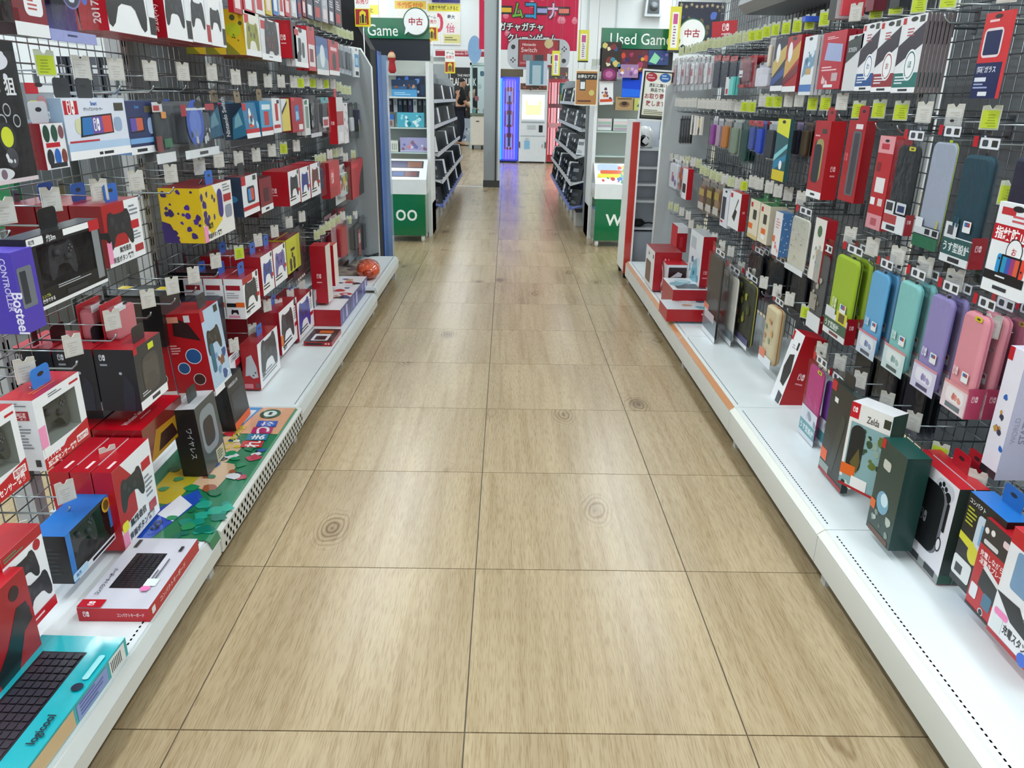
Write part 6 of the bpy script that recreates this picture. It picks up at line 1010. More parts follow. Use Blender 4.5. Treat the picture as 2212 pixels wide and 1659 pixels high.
# white promotion stand with red stripe and casters at the end of the case rack
st = O('promotion_stand', None, label='white promotion stand with red stripe and casters at the end of the case rack', cat='display stand', loc=(1.0, 5.66, 0))
def part(name, mb, **k): return O(name, mb, st, loc=(-1.0, -5.66, 0), **k)
part('side_panel', MB().ext([(.885, .05), (.885, .3), (.895, 1.13), (.915, 1.13), (.905, .05)], 'y', 5.66, 6.02, '#e6e9e8', 'paint', capcol='#e6e9e8'))
b = MB(); b.box(.878, .93, 5.640, 5.662, .05, 1.12, '#c2473f', 'gloss'); b.box(.926, .938, 5.636, 5.664, .05, 1.12, '#eef0f0', 'gloss'); part('red_stripe', b, label='red front stripe')
part('far_panel', MB().box(1.2, 1.215, 5.66, 6.02, .05, 1.13, '#c9cfd6', 'paint'))
part('back_panel', MB().box(.9, 1.2, 5.98, 6.0, .05, 1.13, '#d3d8df', 'paint'))
for zz in (.36, .56, .68, .8, .93): part('shelf', MB().box(.92, 1.2, 5.78, 5.98, zz-.008, zz+.008, '#e4e8ec', 'paint'))
part('base_board', MB().box(.92, 1.2, 5.74, 5.98, .1, .34, '#aab2bc', 'paint'))
for cx, cy in ((.905, 5.72), (.905, 5.97)):
    b = MB().lathe([(.012, -.012), (.03, -.012), (.032, 0), (.03, .012), (.012, .012)], '#1c1d20', 'matte', 14, (cx, cy, .032), 'x'); b.box(cx-.016, cx+.016, cy-.018, cy+.018, .045, .07, '#8d9296', 'metal'); part('caster', b)
hl = O('white_helmet', MB().lathe([(.0001, .15), (.03, .145), (.055, .125), (.075, .085), (.08, .045), (.072, .01), (.06, 0), (.0001, 0)], '#e9ebec', 'gloss', 20), label='small white egg-shaped toy helmet on the promotion stand shelf', cat='toy', loc=(1.0, 5.85, .94))
O('visor', MB().lathe([(.036, 0), (.042, .006), (.036, .012), (.026, .012), (.026, 0)], '#26282c', 'gloss', 16, (-.012, -.075, .05), 'y'), hl)
b = MB(); b.lathe([(.02, 0), (.045, .01), (.05, .03), (.03, .05)], '#1b1c1f', 'matte', 12); b.tube([(.03, 0, .02), (.08, -.02, .03), (.12, 0, .02), (.15, -.02, .05)], .006, '#1b1c1f', 'matte'); O('black_cable_bundle', b, label='black cable bundle on a lower shelf of the promotion stand', cat='cable', loc=(1.0, 5.85, .37))
O('black_card', MB().box(0, .045, 0, .01, 0, .16, '#1d2026', 'gloss'), label='narrow black card hanging inside the promotion stand', cat='card', loc=(1.09, 5.75, 1.0))
pf = O('framed_notice', MB().box(-.112, .112, 0, .012, 0, .33, '#eceeed', 'gloss'), label='framed order notice with red and blue bubbles on the promotion stand', cat='notice', loc=(1.012, 5.6, 1.13), rot=(0, math.radians(2.5), 0))
b = MB(); p = PR(b, (-.112, 0, 0), (1, 0, 0), (0, 0, 1), .224, .33); p.R(.05, .035, .9, .93, '#23252a'); p.R(.1, .06, .8, .88, '#e9e6cf'); p.R(.14, .2, .72, .6, '#f3f3ea'); p.E(.29, .85, .17, '#b8394a', .13); p.E(.7, .85, .17, '#3f78b8', .13)
p.N(.18, .8, .22, .1, 2, '#e9b9c0'); p.N(.6, .8, .22, .1, 2, '#c9def0'); p.T('店頭に無い', .24, .66, .075, '#2f3136', .54); p.T('商品でも', .3, .57, .075, '#2f3136', .42); p.T('お取り寄せ', .14, .43, .11, '#a31f35', .74); p.T('致します', .2, .29, .11, '#a31f35', .6); p.N(.16, .12, .68, .1, 3, '#8a8d78'); p.R(.1, .06, .8, .05, '#5a5c50'); O('notice_print', b, pf)
# ================================================================ second pair of gondolas: end caps
def endcap(s, xa, xb, label):
    r = O('end_cap_shelf', None, label=label, cat='shelf unit', loc=((xa+xb)/2, 7.5, 0)); ox = (xa+xb)/2
    def part(name, mb, par=None, **k): return O(name, mb, par or r, loc=None if par else (-ox, -7.5, 0), **k)
    part('back_panel', MB().box(xa, xb, 7.84, 7.86, .1, 1.62, '#dcded8', 'paint'))
    inner = xb if s < 0 else xa
    part('upright', MB().box(*sorted((inner, inner-s*(-.03))), 7.4, 7.86, 0, 1.55, '#e4e7e8', 'paint'))
    for zz, gl in ((1.45, 0), (1.255, 0), (.99, 1), (.77, 1)): part('shelf_board', MB().box(xa+.01, xb-.01, 7.46 if zz < 1.3 else 7.6, 7.84, zz-.012, zz, '#e9ecea' if not gl else '#cfe2de', 'paint' if not gl else 'gloss'))
    part('base', MB().box(xa, xb, 7.5, 7.86, 0, .3, '#c9cdcd', 'paint'))
    return r
endcap(-1, -1.5, -.71, 'white end-cap shelf unit with glass shelves behind the left green cart')
endcap(1, .79, 1.6, 'white end-cap shelf unit with glass shelves behind the right green cart')
def cart(x0, x1, y, label, txt, tx, tw, fresh):
    w = x1-x0
    r = O('green_cart', MB().box(0, w, 0, .3, .06, .43, '#0f7a4d', 'gloss'), label=label, cat='cart', loc=(x0, y, 0), group='green bargain carts')
    O('white_tray', MB().ext([(0, .43), (0, .56), (.2, .72), (.3, .72), (.3, .43)], 'x', -.012, w+.012, '#e9eeee', 'gloss'), r)
    b = MB(); p = PR(b, (0, 0, .06), (1, 0, 0), (0, 0, 1), w, .37); p.T(txt, tx, .36, .28 if txt[0] == 'W' else .27, '#f1f6f2', tw, txt[0] == 'W'); O('cart_lettering', b, r)
    b = MB(); d = Vector((0, .2, .16)).normalized(); p = PR(b, (0, 0, .56), (1, 0, 0), tuple(d), w, .256)
    if fresh:
        p.R(.04, .04, .92, .94, '#e9eef0'); p.R(.04, .62, .5, .36, '#b9cbe6', .3); p.R(.1, .5, .5, .18, '#d9642a', .3); p.R(.04, .3, .6, .2, '#e0d83a'); p.R(.55, .28, .4, .26, '#6ab8b0'); p.B(.06, .06, .88, .3, 16, ['#c43a40', '#2f6fc0', '#e0c03a', '#2f9a6a', '#f0f2f4', '#7a4aa0'], 4, .03, .08); p.B(.5, .5, .45, .4, 10, ['#d8573a', '#e9c46a', '#c43a40', '#8ab86a'], 6, .04, .09)
    else:
        p.R(.16, .56, .78, .36, '#33303c'); p.R(.2, .6, .34, .28, '#4a4a72'); p.R(.56, .6, .34, .28, '#8a5a44'); p.R(.2, .12, .66, .3, '#3a3648'); p.R(.24, .16, .26, .22, '#3f5f96'); p.R(.52, .16, .28, .22, '#7a4448')
    O('tray_print', b, r)
    for lx in (.03, w-.03):
        for ly in (.03, .27): O('leg', MB().lathe([(.014, 0), (.014, .01), (.018, .012), (.018, .062)], '#eef0ee', 'gloss', 10, (lx, ly, 0)), r)
cart(-1.12, -.735, 7.08, 'green bargain cart with two white rings and game tray', 'oo', .3, .5, False)
cart(.8, 1.2, 6.98, 'green bargain cart with white W lettering and colourful tray', 'Woo', .24, 1.1, True)
# header boards and green signs
def header(xa, xb, txt, tx, tw, bx, label, cc):
    O('header_board', MB().box(xa, xb, 7.42, 7.46, 1.56 if cc else 1.5, 1.735 if cc else 1.69, '#1d2533', 'paint'), label=label.replace('green used game sign', 'dark blue header board'), cat='header board')
    o = O('hanging_sign', MB().box(xa, xb, 7.395, 7.43, 1.735 if cc else 1.69, 1.9 if cc else 1.855, '#0f7a55', 'gloss', {'t': '#dfeee8'}), label=label, cat='sign')
    b = MB(); p = PR(b, (xa, 7.395, 1.735 if cc else 1.69), (1, 0, 0), (0, 0, 1), xb-xa, .165); p.T(txt, tx, .12 if cc else .2, .56, '#f3f7f5', tw, False); O('sign_lettering', b, o)
header(-1.56, -.70, 'Used Game', .06, .62, 0, 'green used game sign over the left end cap', True)
header(.82, 1.47, 'Used Game', .12, .84, 0, 'green used game sign over the right end cap', False)
def bubble(x, z, y, r, label):
    pts = [(r*math.sin(a), r*math.cos(a)) for a in [2*math.pi*k/36 for k in range(36)]]
    pts = ell(0, 0, r, r, 36); i = 23; pts = pts[:i-1]+[(-r*.98, -r*1.02)]+pts[i:]
    o = O('bubble_sign', MB().ext([(px*1.1, pz*1.1) for px, pz in ell(0, 0, r, r, 36)], 'y', .004, .01, '#0f6a4c', 'gloss'), label=label, cat='sign', loc=(x, y, z))
    b = MB(); b.ext(pts, 'y', -.006, .004, '#f2f4f4', 'gloss'); PR(b, (-r, -.006, -r), (1, 0, 0), (0, 0, 1), 2*r, 2*r).T('中古', .5, .36, .3, '#b01a3c', .84, True, 0, True); O('bubble_face', b, o)
bubble(-.812, 1.87, 7.36, .104, 'round speech-bubble sign reading used, over the left end cap')
bubble(1.595, 1.815, 7.3, .112, 'round speech-bubble sign reading used, below the starry board')
sb = O('starry_board', MB().box(1.47, 1.88, 7.36, 7.38, 1.66, 2.07, '#232a42', 'card'), label='dark promotional board edged with gold stars above the case rack', cat='board')
b = MB(); p = PR(b, (1.47, 7.36, 1.66), (1, 0, 0), (0, 0, 1), .41, .41); p.B(.05, .2, .85, .65, 22, ['#3a4a86', '#5a78c4', '#2a3358', '#7a6a4a'], 4, .03, .08); p.B(.5, .1, .4, .3, 8, ['#c9a24a', '#8a6a34', '#3a3f2a'], 6, .03, .07)
for k in range(9):
    a = random.Random(k); cx, cy, rr = .06+.11*k, .9+.05*a.random(), .045
    p.P([(cx+rr*(1 if j % 2 == 0 else .45)*math.cos(1.57+j*.628), cy+rr*(1 if j % 2 == 0 else .45)*math.sin(1.57+j*.628)) for j in range(10)], '#b9a98a')
O('board_print', b, sb)
# goods on the end caps
def slab(name, label, cat, x0, x1, y, z0, z1, th, col, prints, mat='card', rot=0, wire=False):
    o = O(name, MB().box(-(x1-x0)/2, (x1-x0)/2, 0, th, 0, z1-z0, col, mat), label=label, cat=cat, loc=((x0+x1)/2, y, z0), rot=(0, math.radians(rot), 0))
    b = MB(); PR(b, (-(x1-x0)/2, 0, 0), (1, 0, 0), (0, 0, 1), x1-x0, z1-z0, mat).run(prints); O('print', b, o)
    if wire:
        b = MB(); [b.tube([(q*(x1-x0), th/2, z1-z0-.01), (q*(x1-x0), th/2, 4.6-z0)], .0015, '#c9ced0', 'metal', 4) for q in (-.4, .4)]; O('hanging_wire', b, o)
    return o
slab('picture_box', 'boxed game with blue crystal picture on the left end cap', 'box', -1.02, -.76, 7.5, 1.405-.15, 1.41+.02, .04, '#22304e', [('B', .1, .15, .75, .75, 26, ['#4f7fd0', '#7fa8e6', '#cfe2fa', '#2c4a86'], 4, .04, .1), ('R', .85, .1, .12, .5, '#2a4a6a')])
slab('picture_box', 'boxed game with lake scene below the crystal one', 'box', -1.06, -.83, 7.47, 1.256, 1.4, .04, '#3f6a94', [('R', 0, .62, 1, .38, '#2c4464'), ('B', .1, .5, .8, .2, 9, ['#8a5a4a', '#4a3a44', '#c49a7a'], 5, .04, .08), ('R', 0, 0, 1, .42, '#5fa8d8'), ('N', .1, .06, .7, .2, 2, '#bfe0f2')])
slab('picture_box', 'wide boxed set with ice blue scene on a glass shelf', 'box', -1.02, -.77, 7.48, .992, 1.12, .08, '#5fb8cc', [('B', .1, .1, .8, .7, 14, ['#9fe0ea', '#e3f4f6', '#2f8a9c', '#c9eef2'], 6, .04, .1)])
slab('picture_box', 'small blue box at the left of the ice blue set', 'box', -1.14, -1.05, 7.48, .992, 1.1, .08, '#a9a4a0', [('R', 0, .6, 1, .4, '#3f78c4'), ('R', .1, .1, .7, .4, '#8a6a6a')])
slab('storage_box', 'lavender clear storage box on the lower glass shelf', 'box', -1.0, -.74, 7.48, .772, .9, .2, '#b4b0d4', [('B', .1, .15, .8, .6, 12, ['#d8a0a8', '#8a86b8', '#e6e4f0', '#a07a8a'], 3, .04, .09), ('R', .0, .0, 1, .12, '#c9c6e0')], 'gloss')
slab('storage_box', 'white slotted basket beside the lavender storage box', 'basket', -1.12, -1.02, 7.48, .772, .87, .16, '#e0e2d6', [('R', .12+.17*k, .15, .06, .6, '#8a8c80') for k in range(5)])
for k in range(9):
    c = ['#2a3038', '#3a2a34', '#c9ccd2', '#23405a', '#2b2d33', '#4a3a6a', '#e0e2e4', '#2f333a', '#5a6a72'][k]
    slab('game_case', ordn[k]+' upright game case from the left on the left end cap middle shelf', 'game case', -1.16+.046*k, -1.125+.046*k, 7.62, 1.02+.1, 1.235, .1, c, [('R', .2, .55, .5, .3, '#9aa0a8')])
dl = O('red_doll', MB().lathe([(.0001, .19), (.02, .17), (.034, .14), (.034, .11), (.024, .095), (.03, .06), (.036, .02), (.02, 0)], '#b5303a', 'fabric', 14), label='small red doll standing in front of the left header board', cat='doll', loc=(-1.04, 7.42, 1.452))
O('hood_trim', MB().lathe([(.03, .125), (.036, .13), (.034, .15), (.02, .172)], '#e6c4a4', 'fabric', 14, (0, -.012, 0)), dl)
for k in range(3):
    slab('case_stack', ['left', 'middle', 'right'][k]+' stack of pale game discs on the right end cap glass shelf', 'game stack', .83+.15*k, .965+.15*k, 7.46, .995, 1.1, .14, '#c9d4d2', [('R', .05, .06+.24*j, .9, .18, ['#dfe6e4', '#b9a9b8', '#a9c4b4', '#e9d4d8'][(j+k) % 4]) for j in range(4)])
slab('blue_cloth', 'bright blue promotional cloth hanging on the right end cap', 'cloth', 1.03, 1.28, 7.4, 1.285, 1.5, .01, '#1a55d8', [('R', .3, .7, .3, .3, '#1d2436'), ('P', [(0, 0), (1, .05), (1, .3), (0, .35)], '#2f7af0')], 'fabric')
slab('promo_card', 'white promotional card with orange print on the right end cap', 'card', .83, .955, 7.38, 1.22, 1.42, .006, '#eceef0', [('B', .2, .2, .6, .55, 10, ['#d87a2f', '#8a5a6a', '#c9a03a', '#5a3a5a'], 3, .06, .14), ('R', .05, .12, .9, .12, '#d8572f')], rot=-3)
slab('promo_box', 'sand coloured boxed figure on the right end cap', 'box', .98, 1.14, 7.4, 1.175, 1.29, .06, '#b59a72', [('E', .5, .45, .3, '#8a6a48', .16), ('E', .5, .5, .16, '#3a2a22', .1), ('R', .1, .8, .8, .1, '#6a5a44')])
slab('promo_box', 'yellow green boxed toy beside the sand coloured one', 'box', 1.15, 1.26, 7.4, 1.175, 1.28, .06, '#c4c872', [('B', .1, .1, .8, .8, 8, ['#3f7a4a', '#e6e49a', '#8ab04a'], 3, .08, .16)])
slab('promo_board', 'cut-out board with teal and purple shapes over the right end cap', 'board', .83, 1.0, 7.36, 1.52, 1.74, .01, '#3a2f26', [('B', .1, .1, .8, .8, 14, ['#d8c87a', '#4a9ab0', '#3a5aa8', '#8a3a34', '#e6dfc4'], 8, .08, .18)])
slab('promo_board', 'cut-out board with magenta and gold shapes over the right end cap', 'board', 1.0, 1.24, 7.37, 1.5, 1.68, .01, '#6d2333', [('B', .05, .1, .9, .8, 16, ['#b03a6a', '#e0b03a', '#8a2a4a', '#3a2f6a', '#d8553a'], 9, .06, .14)])
slab('promo_board', 'round pink cut-out with a purple gem below the gold board', 'board', .83, .97, 7.35, 1.42, 1.53, .01, '#5a2440', [('E', .5, .5, .42, '#9a3a7a', .34), ('E', .5, .5, .24, '#c47aa8', .2)])
slab('promo_board', 'lilac cut-out with a star shape in front of the blue cloth', 'board', .98, 1.16, 7.36, 1.45, 1.56, .01, '#a98ab4', [('B', .1, .1, .8, .7, 9, ['#e0b0d8', '#d8a03a', '#f0e6f2', '#8a5a9a'], 5, .06, .12)])
slab('promo_board', 'mint and blue cut-out beside the green sign', 'board', 1.24, 1.42, 7.36, 1.56, 1.68, .01, '#2a4a86', [('P', [(.05, .2), (.4, .05), (.6, .5), (.3, .85)], '#9ae0b8'), ('B', .6, .1, .35, .7, 6, ['#3a4ab0', '#8a7ac4', '#2a2f6a'], 4, .06, .1)])
slab('app_poster', 'brown app poster on the aisle corner of the right end cap', 'poster', .6, .8, 7.32, 1.21, 1.51, .004, '#e9e2d2', [('R', .04, .03, .92, .92, '#b5834a'), ('R', .04, .72, .92, .18, '#26282b'), ('T', 'お得なアプリ', .1, .76, .1, '#eceae4', .8), ('R', .2, .42, .26, .3, '#3a3d42', .1), ('R', .23, .46, .2, .2, '#dfe6ea'), ('E', .74, .36, .12, '#d0c47a'), ('R', .12, .1, .6, .05, '#6a3f2a')], wire=True)
for k, (x, z, y, lab) in enumerate(((.68, 1.58, 7.6, 'tall yellow price banner left of the right used game sign'), (1.43, 1.66, 7.25, 'tall yellow price banner between sign and starry board'), (.55, 1.5, 9.6, 'short yellow price banner above the app poster'))):
    hh = (.27, .36, .28)[k]
    slab('price_banner', lab, 'banner', x-.045, x+.05, y, z, z+hh, .006, '#e3dc4a', [('R', .2, .1, .6, .78, '#f4f2ec'), ('R', .3, .62, .4, .22, '#c9599a'), ('N', .36, .14, .28, .44, 7, '#8a6a9a'), ('R', 0, 0, 1, .05, '#2a2c31')], rot=0, wire=True)
# slanted shelves of boxed games on both sides of the far aisle
def caseunit(s, nm):
    Y0, Y1 = 7.9, 11.6
    r = O('game_shelf_unit', None, label='grey slanted shelf unit for used games along the '+nm, cat='shelf unit', loc=(s*.95, Y0, 0))
    def part(name, mb): return O(name, mb, r, loc=(-s*.95, -Y0, 0))
    part('back_panel', MB().box(*sorted((s*1.0, s*1.02)), Y0, Y1, .1, 1.55, '#8d9397', 'paint'))
    for yy in (Y0, Y1-.02): part('end_panel', MB().ext([(s*.78, .1), (s*.76, 1.4), (s*.82, 1.5), (s*1.02, 1.5), (s*1.02, .1)], 'y', yy, yy+.02, '#a3a9ac', 'paint'))
    lv = [(.2, .64), (.44, .64), (.7, .68), (.96, .72), (1.2, .74)]
    for z, xo in lv:
        sl = .1 if z < .9 else .02
        part('shelf', MB().ext([(s*xo, z), (s*xo, z+.035), (s*(xo+.012), z+.035), (s*(xo+.012), z+.014), (s*1.0, z+.014+sl), (s*1.0, z+sl)], 'y', Y0+.02, Y1-.02, '#c9ced2' if z > .3 else '#6f82c4', 'paint'))
    k = 0
    for yy in (8.2, 8.75, 9.3, 9.85, 10.4, 10.95):
        part('drawer_foot', MB().box(*sorted((s*.74, s*1.0)), yy, yy+.3, 0, .14, '#d3d5d2', 'paint'))
    for li, (z, xo) in enumerate(lv):
        n = 13
        for j in range(n):
            yy = Y0+.12+j*(Y1-Y0-.3)/(n-1)
            c = 0 if (j+li) % 3 else 1
            o = O('game_case', CASE[c], label='%s boxed game from the near end, %s shelf up, %s' % (ordn[j], ordn[li], nm), cat='game case', group='boxed games on the slanted shelves', loc=(s*(xo+.06), yy, z+.03), rot=(math.radians(-16), 0, math.radians(-s*42)))
            O('cover_print', CPR[(j*3+li) % 5], o)
CASE = [MB().box(-.068, .068, 0, .015, 0, .17, '#17191d', 'gloss').mesh('game_case'), MB().box(-.068, .068, 0, .015, 0, .17, '#23272e', 'gloss').mesh('game_case')]
CPR = []
for k, c in enumerate(('#1d2026', '#2c3038', '#d9dcdf', '#15171b', '#3a4150')):
    b = MB(); p = PR(b, (-.068, 0, 0), (1, 0, 0), (0, 0, 1), .136, .17, 'gloss'); p.R(.05, .04, .9, .92, c); p.R(.1, .6, .5, .2, ('#4a5058', '#8a8f96', '#8a8d92', '#c9ccd0', '#23262c')[k]); p.N(.12, .12, .5, .2, 3, '#7a8088'); CPR.append(b.mesh('cover_print'))
caseunit(-1, 'left far aisle'); caseunit(1, 'right far aisle')
# ================================================================ far end of the shop
bn = O('banner', MB().box(-.6, 1.39, 17.0, 17.02, 2.18, 3.35, '#d93a63', 'fabric'), label='pink game corner banner hanging in front of the far wall', cat='banner')
b = MB(); p = PR(b, (-.6, 17.0, 2.18), (1, 0, 0), (0, 0, 1), 1.99, 1.17); rd = random.Random(3)
for k in range(16):
    cx, cy = rd.uniform(.05, .97), rd.uniform(.05, .95); p.E(cx, cy, .03, '#ee7f9b'); p.P([(cx-.02, cy), (cx+.02, cy), (cx+.014, cy+.06), (cx-.014, cy+.06)], '#f0a0b4')
def outl(t, x, y, h, c, mw):
    for dx, dy in ((-.008, 0), (.008, 0), (0, -.014), (0, .014), (.008, -.014), (-.008, .014)): p.T(t, x+dx, y+dy, h, '#23202a', mw)
    p.T(t, x, y, h, c, mw)
for t, x, c in zip('ゲームコーナー', (.105, .225, .335, .465, .585, .69, .805), ('#e0403a', '#f0c43a', '#7ac23a', '#2fa6d8', '#a9b0e8', '#efc0e6', '#f08a78')):
    if t == 'ー':
        p.R(x-.01, .56, .12, .13, '#23202a'); p.R(x, .59, .1, .07, c)
    else: outl(t, x, .5, .24, c, .11)
outl('ガチャガチャ', .2, .3, .13, '#f6f6f8', .45); outl('クレーンゲーム', .29, .13, .13, '#f6f6f8', .5)
O('banner_print', b, bn)
cs = O('console_sign', MB().ext(rrect(-.02, 1.81, 1.24, 2.39, .2, 6), 'y', 16.86, 16.9, '#c9ced6', 'gloss'), label='grey console-shaped sign with red screen above the machines', cat='sign')
b = MB(); p = PR(b, (-.02, 16.86, 1.81), (1, 0, 0), (0, 0, 1), 1.26, .58); p.R(.17, .08, .66, .88, '#2a1f24'); p.R(.185, .1, .63, .84, '#b02a34'); p.T('Nintendo', .24, .76, .09, '#f0d9da', .3); p.T('Switch', .22, .56, .15, '#f4e6e6', .34, False); p.N(.2, .16, .3, .08, 2, '#e0a0a6'); p.R(.25, .28, .16, .2, '#8a9096', .2); p.R(.44, .28, .14, .2, '#3a3d44', .1)
p.E(.66, .84, .07, '#d8c89a'); p.R(.64, .16, .16, .36, '#dfe2e2'); p.R(.7, .2, .03, .26, '#1d1f24'); p.B(.62, .5, .2, .25, 6, ['#3f78d0', '#5a3a9a', '#c9405a'], 3, .03, .05)
for x, y in ((.09, .72), (.91, .3)): p.E(x, y, .035, '#3a3d42')
for x, y in ((.09, .3), (.91, .68)):
    for dx, dy in ((-.03, 0), (.03, 0), (0, .06), (0, -.06)): p.E(x+dx, y+dy, .013, '#2a2c30')
O('sign_print', b, cs)
slab('vertical_sign', 'grey and teal upright sign board over the white machine', 'sign', .35, .77, 16.25, 1.5, 1.95, .04, '#c9d4e4', [('R', .16, .05, .66, .95, '#5f92ac'), ('R', .3, .0, .4, .82, '#b4ccd8')], wire=True)
def machine(name, label, x0, x1, z1, body, parts):
    o = O(name, MB().box(-(x1-x0)/2, (x1-x0)/2, 0, .6, .03, z1, body, 'gloss'), label=label, cat='machine', loc=((x0+x1)/2, 16.5, 0))
    w = x1-x0
    for i_, (nm, pr, mat) in enumerate(parts):
        b = MB(); PR(b, (-w/2, 0, .03), (1, 0, 0), (0, 0, 1), w, z1-.03, mat, .002+.004*i_).run(pr); O(nm, b, o)
    O('foot_plinth', MB().box(-w/2+.03, w/2-.03, .02, .58, 0, .03, '#2a2c30', 'matte'), o)
    return o
machine('crane_machine', 'blue lit crane game machine beside the pillar', -.18, .235, 1.66, '#3a4ad8',
        [('lit_panels', [('R', .04, .02, .92, .96, '#3f55ff'), ('R', .04, .02, .12, .96, '#3f9aff'), ('R', .3, .02, .5, .95, '#6a5cff')], 'glow'), ('red_frames', [('R', .3, .14+.27*k, .42, .2, '#8a2a6a', .2) for k in range(3)]+[('R', .36, .17+.27*k, .3, .12, '#8f96ff') for k in range(3)]+[('R', .22+.14*k, .03, .03, .92, '#c9ccff') for k in range(5)]+[('R', .47, .18, .1, .6, '#27206a')], 'gloss')])
m_ = machine('ticket_machine', 'white ticket machine with a glowing yellow screen', .24, .8, 1.41, '#e4e9ee',
        [('screen', [('R', .1, .6, .8, .34, '#e6fbff'), ('R', .22, .66, .58, .2, '#fff3a0'), ('R', .3, .8, .4, .06, '#fffbe6')], 'glow'), ('panel_print', [('R', .08, .55, .84, .02, '#a9b4bc'), ('R', .3, .46, .3, .06, '#c4ccd2'), ('R', .72, .42, .14, .1, '#2a2d33', .1), ('R', .06, .36, .9, .01, '#a9b4bc'), ('R', .2, .18, .2, .12, '#8fc4e6'), ('R', .24, .31, .12, .03, '#c4ccd2'), ('R', .85, .2, .02, .05, '#6a7078')], 'gloss')])
for s_ in (-1, 1): O('side_latch', MB().box(s_*.265-.01, s_*.265+.01, -.03, .03, .3, .42, '#34373b', 'paint'), m_)
machine('capsule_machine', 'red lit capsule game machine right of the ticket machine', .815, 1.22, 1.63, '#b9404e',
        [('lit_panels', [('R', .05, .04, .9, .92, '#ff8a94'), ('R', .5, .42, .45, .4, '#ffc4cc')], 'glow'), ('front_frames', [('R', .1+.16*k, .06, .07, .9, ('#6a5a62', '#c9c4c8', '#4a4a52')[k % 3]) for k in range(6)]+[('R', .05, .42, .9, .06, '#d8a0a8'), ('R', .05, .66, .9, .05, '#7a4a56'), ('R', .05, .02, .9, .07, '#b02a3a'), ('B', .55, .1, .4, .8, 20, ['#ff5a8a', '#5ac4d8', '#f0f0f4', '#d8342f'], 4, .03, .06)], 'gloss')])
O('prize_tray', MB().box(-.25, .3, 16.5, 16.9, 1.665, 1.8, '#6a5f48', 'card'), label='brown tray of mixed prizes on top of the blue crane machine', cat='tray')
slab('prize_strip', 'brown strip of small prizes above the ticket machine', 'strip', .25, .78, 16.45, 1.42, 1.54, .05, '#7a4a3c', [('B', .05, .1, .9, .8, 20, ['#a9604a', '#4a3a34', '#c49a7a', '#3a5a4a'], 5, .03, .06)])
slab('prize_pile', 'colourful pile of prizes on the capsule machine', 'pile', .82, 1.2, 16.5, 1.63, 1.85, .3, '#6a5a5a', [('B', .05, .05, .9, .9, 22, ['#a9404a', '#3a7a6a', '#7a4a9a', '#c9b05a', '#dfe2e6'], 7, .04, .08)])
slab('teal_poster', 'teal and yellow poster left of the app poster', 'poster', .75, .96, 12.0, 1.19, 1.48, .01, '#2f6a6a', [('R', .08, .1, .84, .36, '#8a9a3a'), ('R', .2, .1, .12, .36, '#d8a03a'), ('R', .45, .1, .12, .36, '#3a7ab0'), ('N', .2, .7, .6, .2, 3, '#9ac4c0'), ('R', .08, .02, .84, .08, '#26486a')], wire=True)
# far wall posters
slab('wall_poster', 'large white poster with pink number and yellow bands on the far wall', 'poster', -3.5, -1.5, 25.97, 2.77, 4.0, .02, '#f4f2ee', [('R', 0, .8, .48, .18, '#f0d060'), ('T', '予約受付中', .03, .82, .13, '#e0702a', .4), ('R', .5, .76, .5, .17, '#ece05a'), ('T', '当店で予約購入すると', .52, .79, .1, '#3a3d34', .45), ('T', '20', .42, .28, .44, '#dd4a70', .32), ('E', .86, .64, .1, '#f6f6f6', .07), ('T', '最大', .8, .59, .1, '#3a3d40', .12), ('T', '倍', .78, .28, .22, '#e07a9a', .14), ('R', .42, .06, .14, .2, '#f0a03a'), ('R', .74, .04, .26, .2, '#e6e0a0'), ('N', .76, .08, .2, .1, 2, '#7a7a5a')])
slab('wall_poster', 'white poster with yellow band partly hidden by the controller rack', 'poster', -5.6, -4.0, 25.97, 2.9, 4.0, .02, '#f4f2ee', [('R', 0, .62, 1, .24, '#f0e06a'), ('T', '当店で予約購入すると', .1, .66, .13, '#7a4a2a', .8), ('T', '20', .3, .1, .44, '#e04a58', .4)])
slab('wall_panel', 'dark blue panel at the top of the far wall', 'panel', -2.35, -1.5, 25.9, 3.95, 4.3, .05, '#2a2a72', [('R', .03, .03, .94, .9, '#2f2f7a')])
slab('red_ribbon_sign', 'red ribbon sign along the far wall shelf', 'sign', -2.15, -.6, 24.5, 2.38, 2.56, .05, '#b02a44', [('R', 0, .75, 1, .25, '#e3c9cf'), ('T', 'Nintendo SWITCH', .3, .25, .4, '#f0d0d6', .5)], wire=True)
slab('film_poster', 'black basketball film poster with bold white title behind the shopper', 'poster', -1.75, -.9, 24.2, 0, 2.07, .03, '#1b1a1c', [('T', 'THE FIRST', .3, .88, .03, '#dfe2e4', .5), ('T', 'SLAM DUNK', .06, .76, .1, '#f3f4f4', .9), ('B', .3, .35, .6, .35, 16, ['#d8b09a', '#e6cdb8', '#5a3f38', '#b98a74', '#2a2224'], 4, .06, .13), ('R', .3, 0, .7, .32, '#a9b4c4'), ('B', .35, .02, .6, .28, 10, ['#dfe4ea', '#5a6a8a', '#c9d0d8'], 7, .04, .09)])
slab('wall_shelf_board', 'grey perforated board with white shelves left of the film poster', 'board', -3.4, -1.75, 24.6, 0, 2.35, .05, '#aeb6ba', [('R', 0, .92, 1, .03, '#e9ecec'), ('R', 0, .72, 1, .02, '#e9ecec')])
cc = O('claw_cabinet', MB().box(-.95, -.4, 21.0, 21.6, .84, 2.05, '#bfe6ea', 'glass'), label='clear cyan prize cabinet standing behind the pillar', cat='cabinet')
b = MB()
for x in (-.95, -.4):
    for y in (21.0, 21.6): b.box(x-.02, x+.02, y-.02, y+.02, .0, 2.08, '#d9eef0', 'paint')
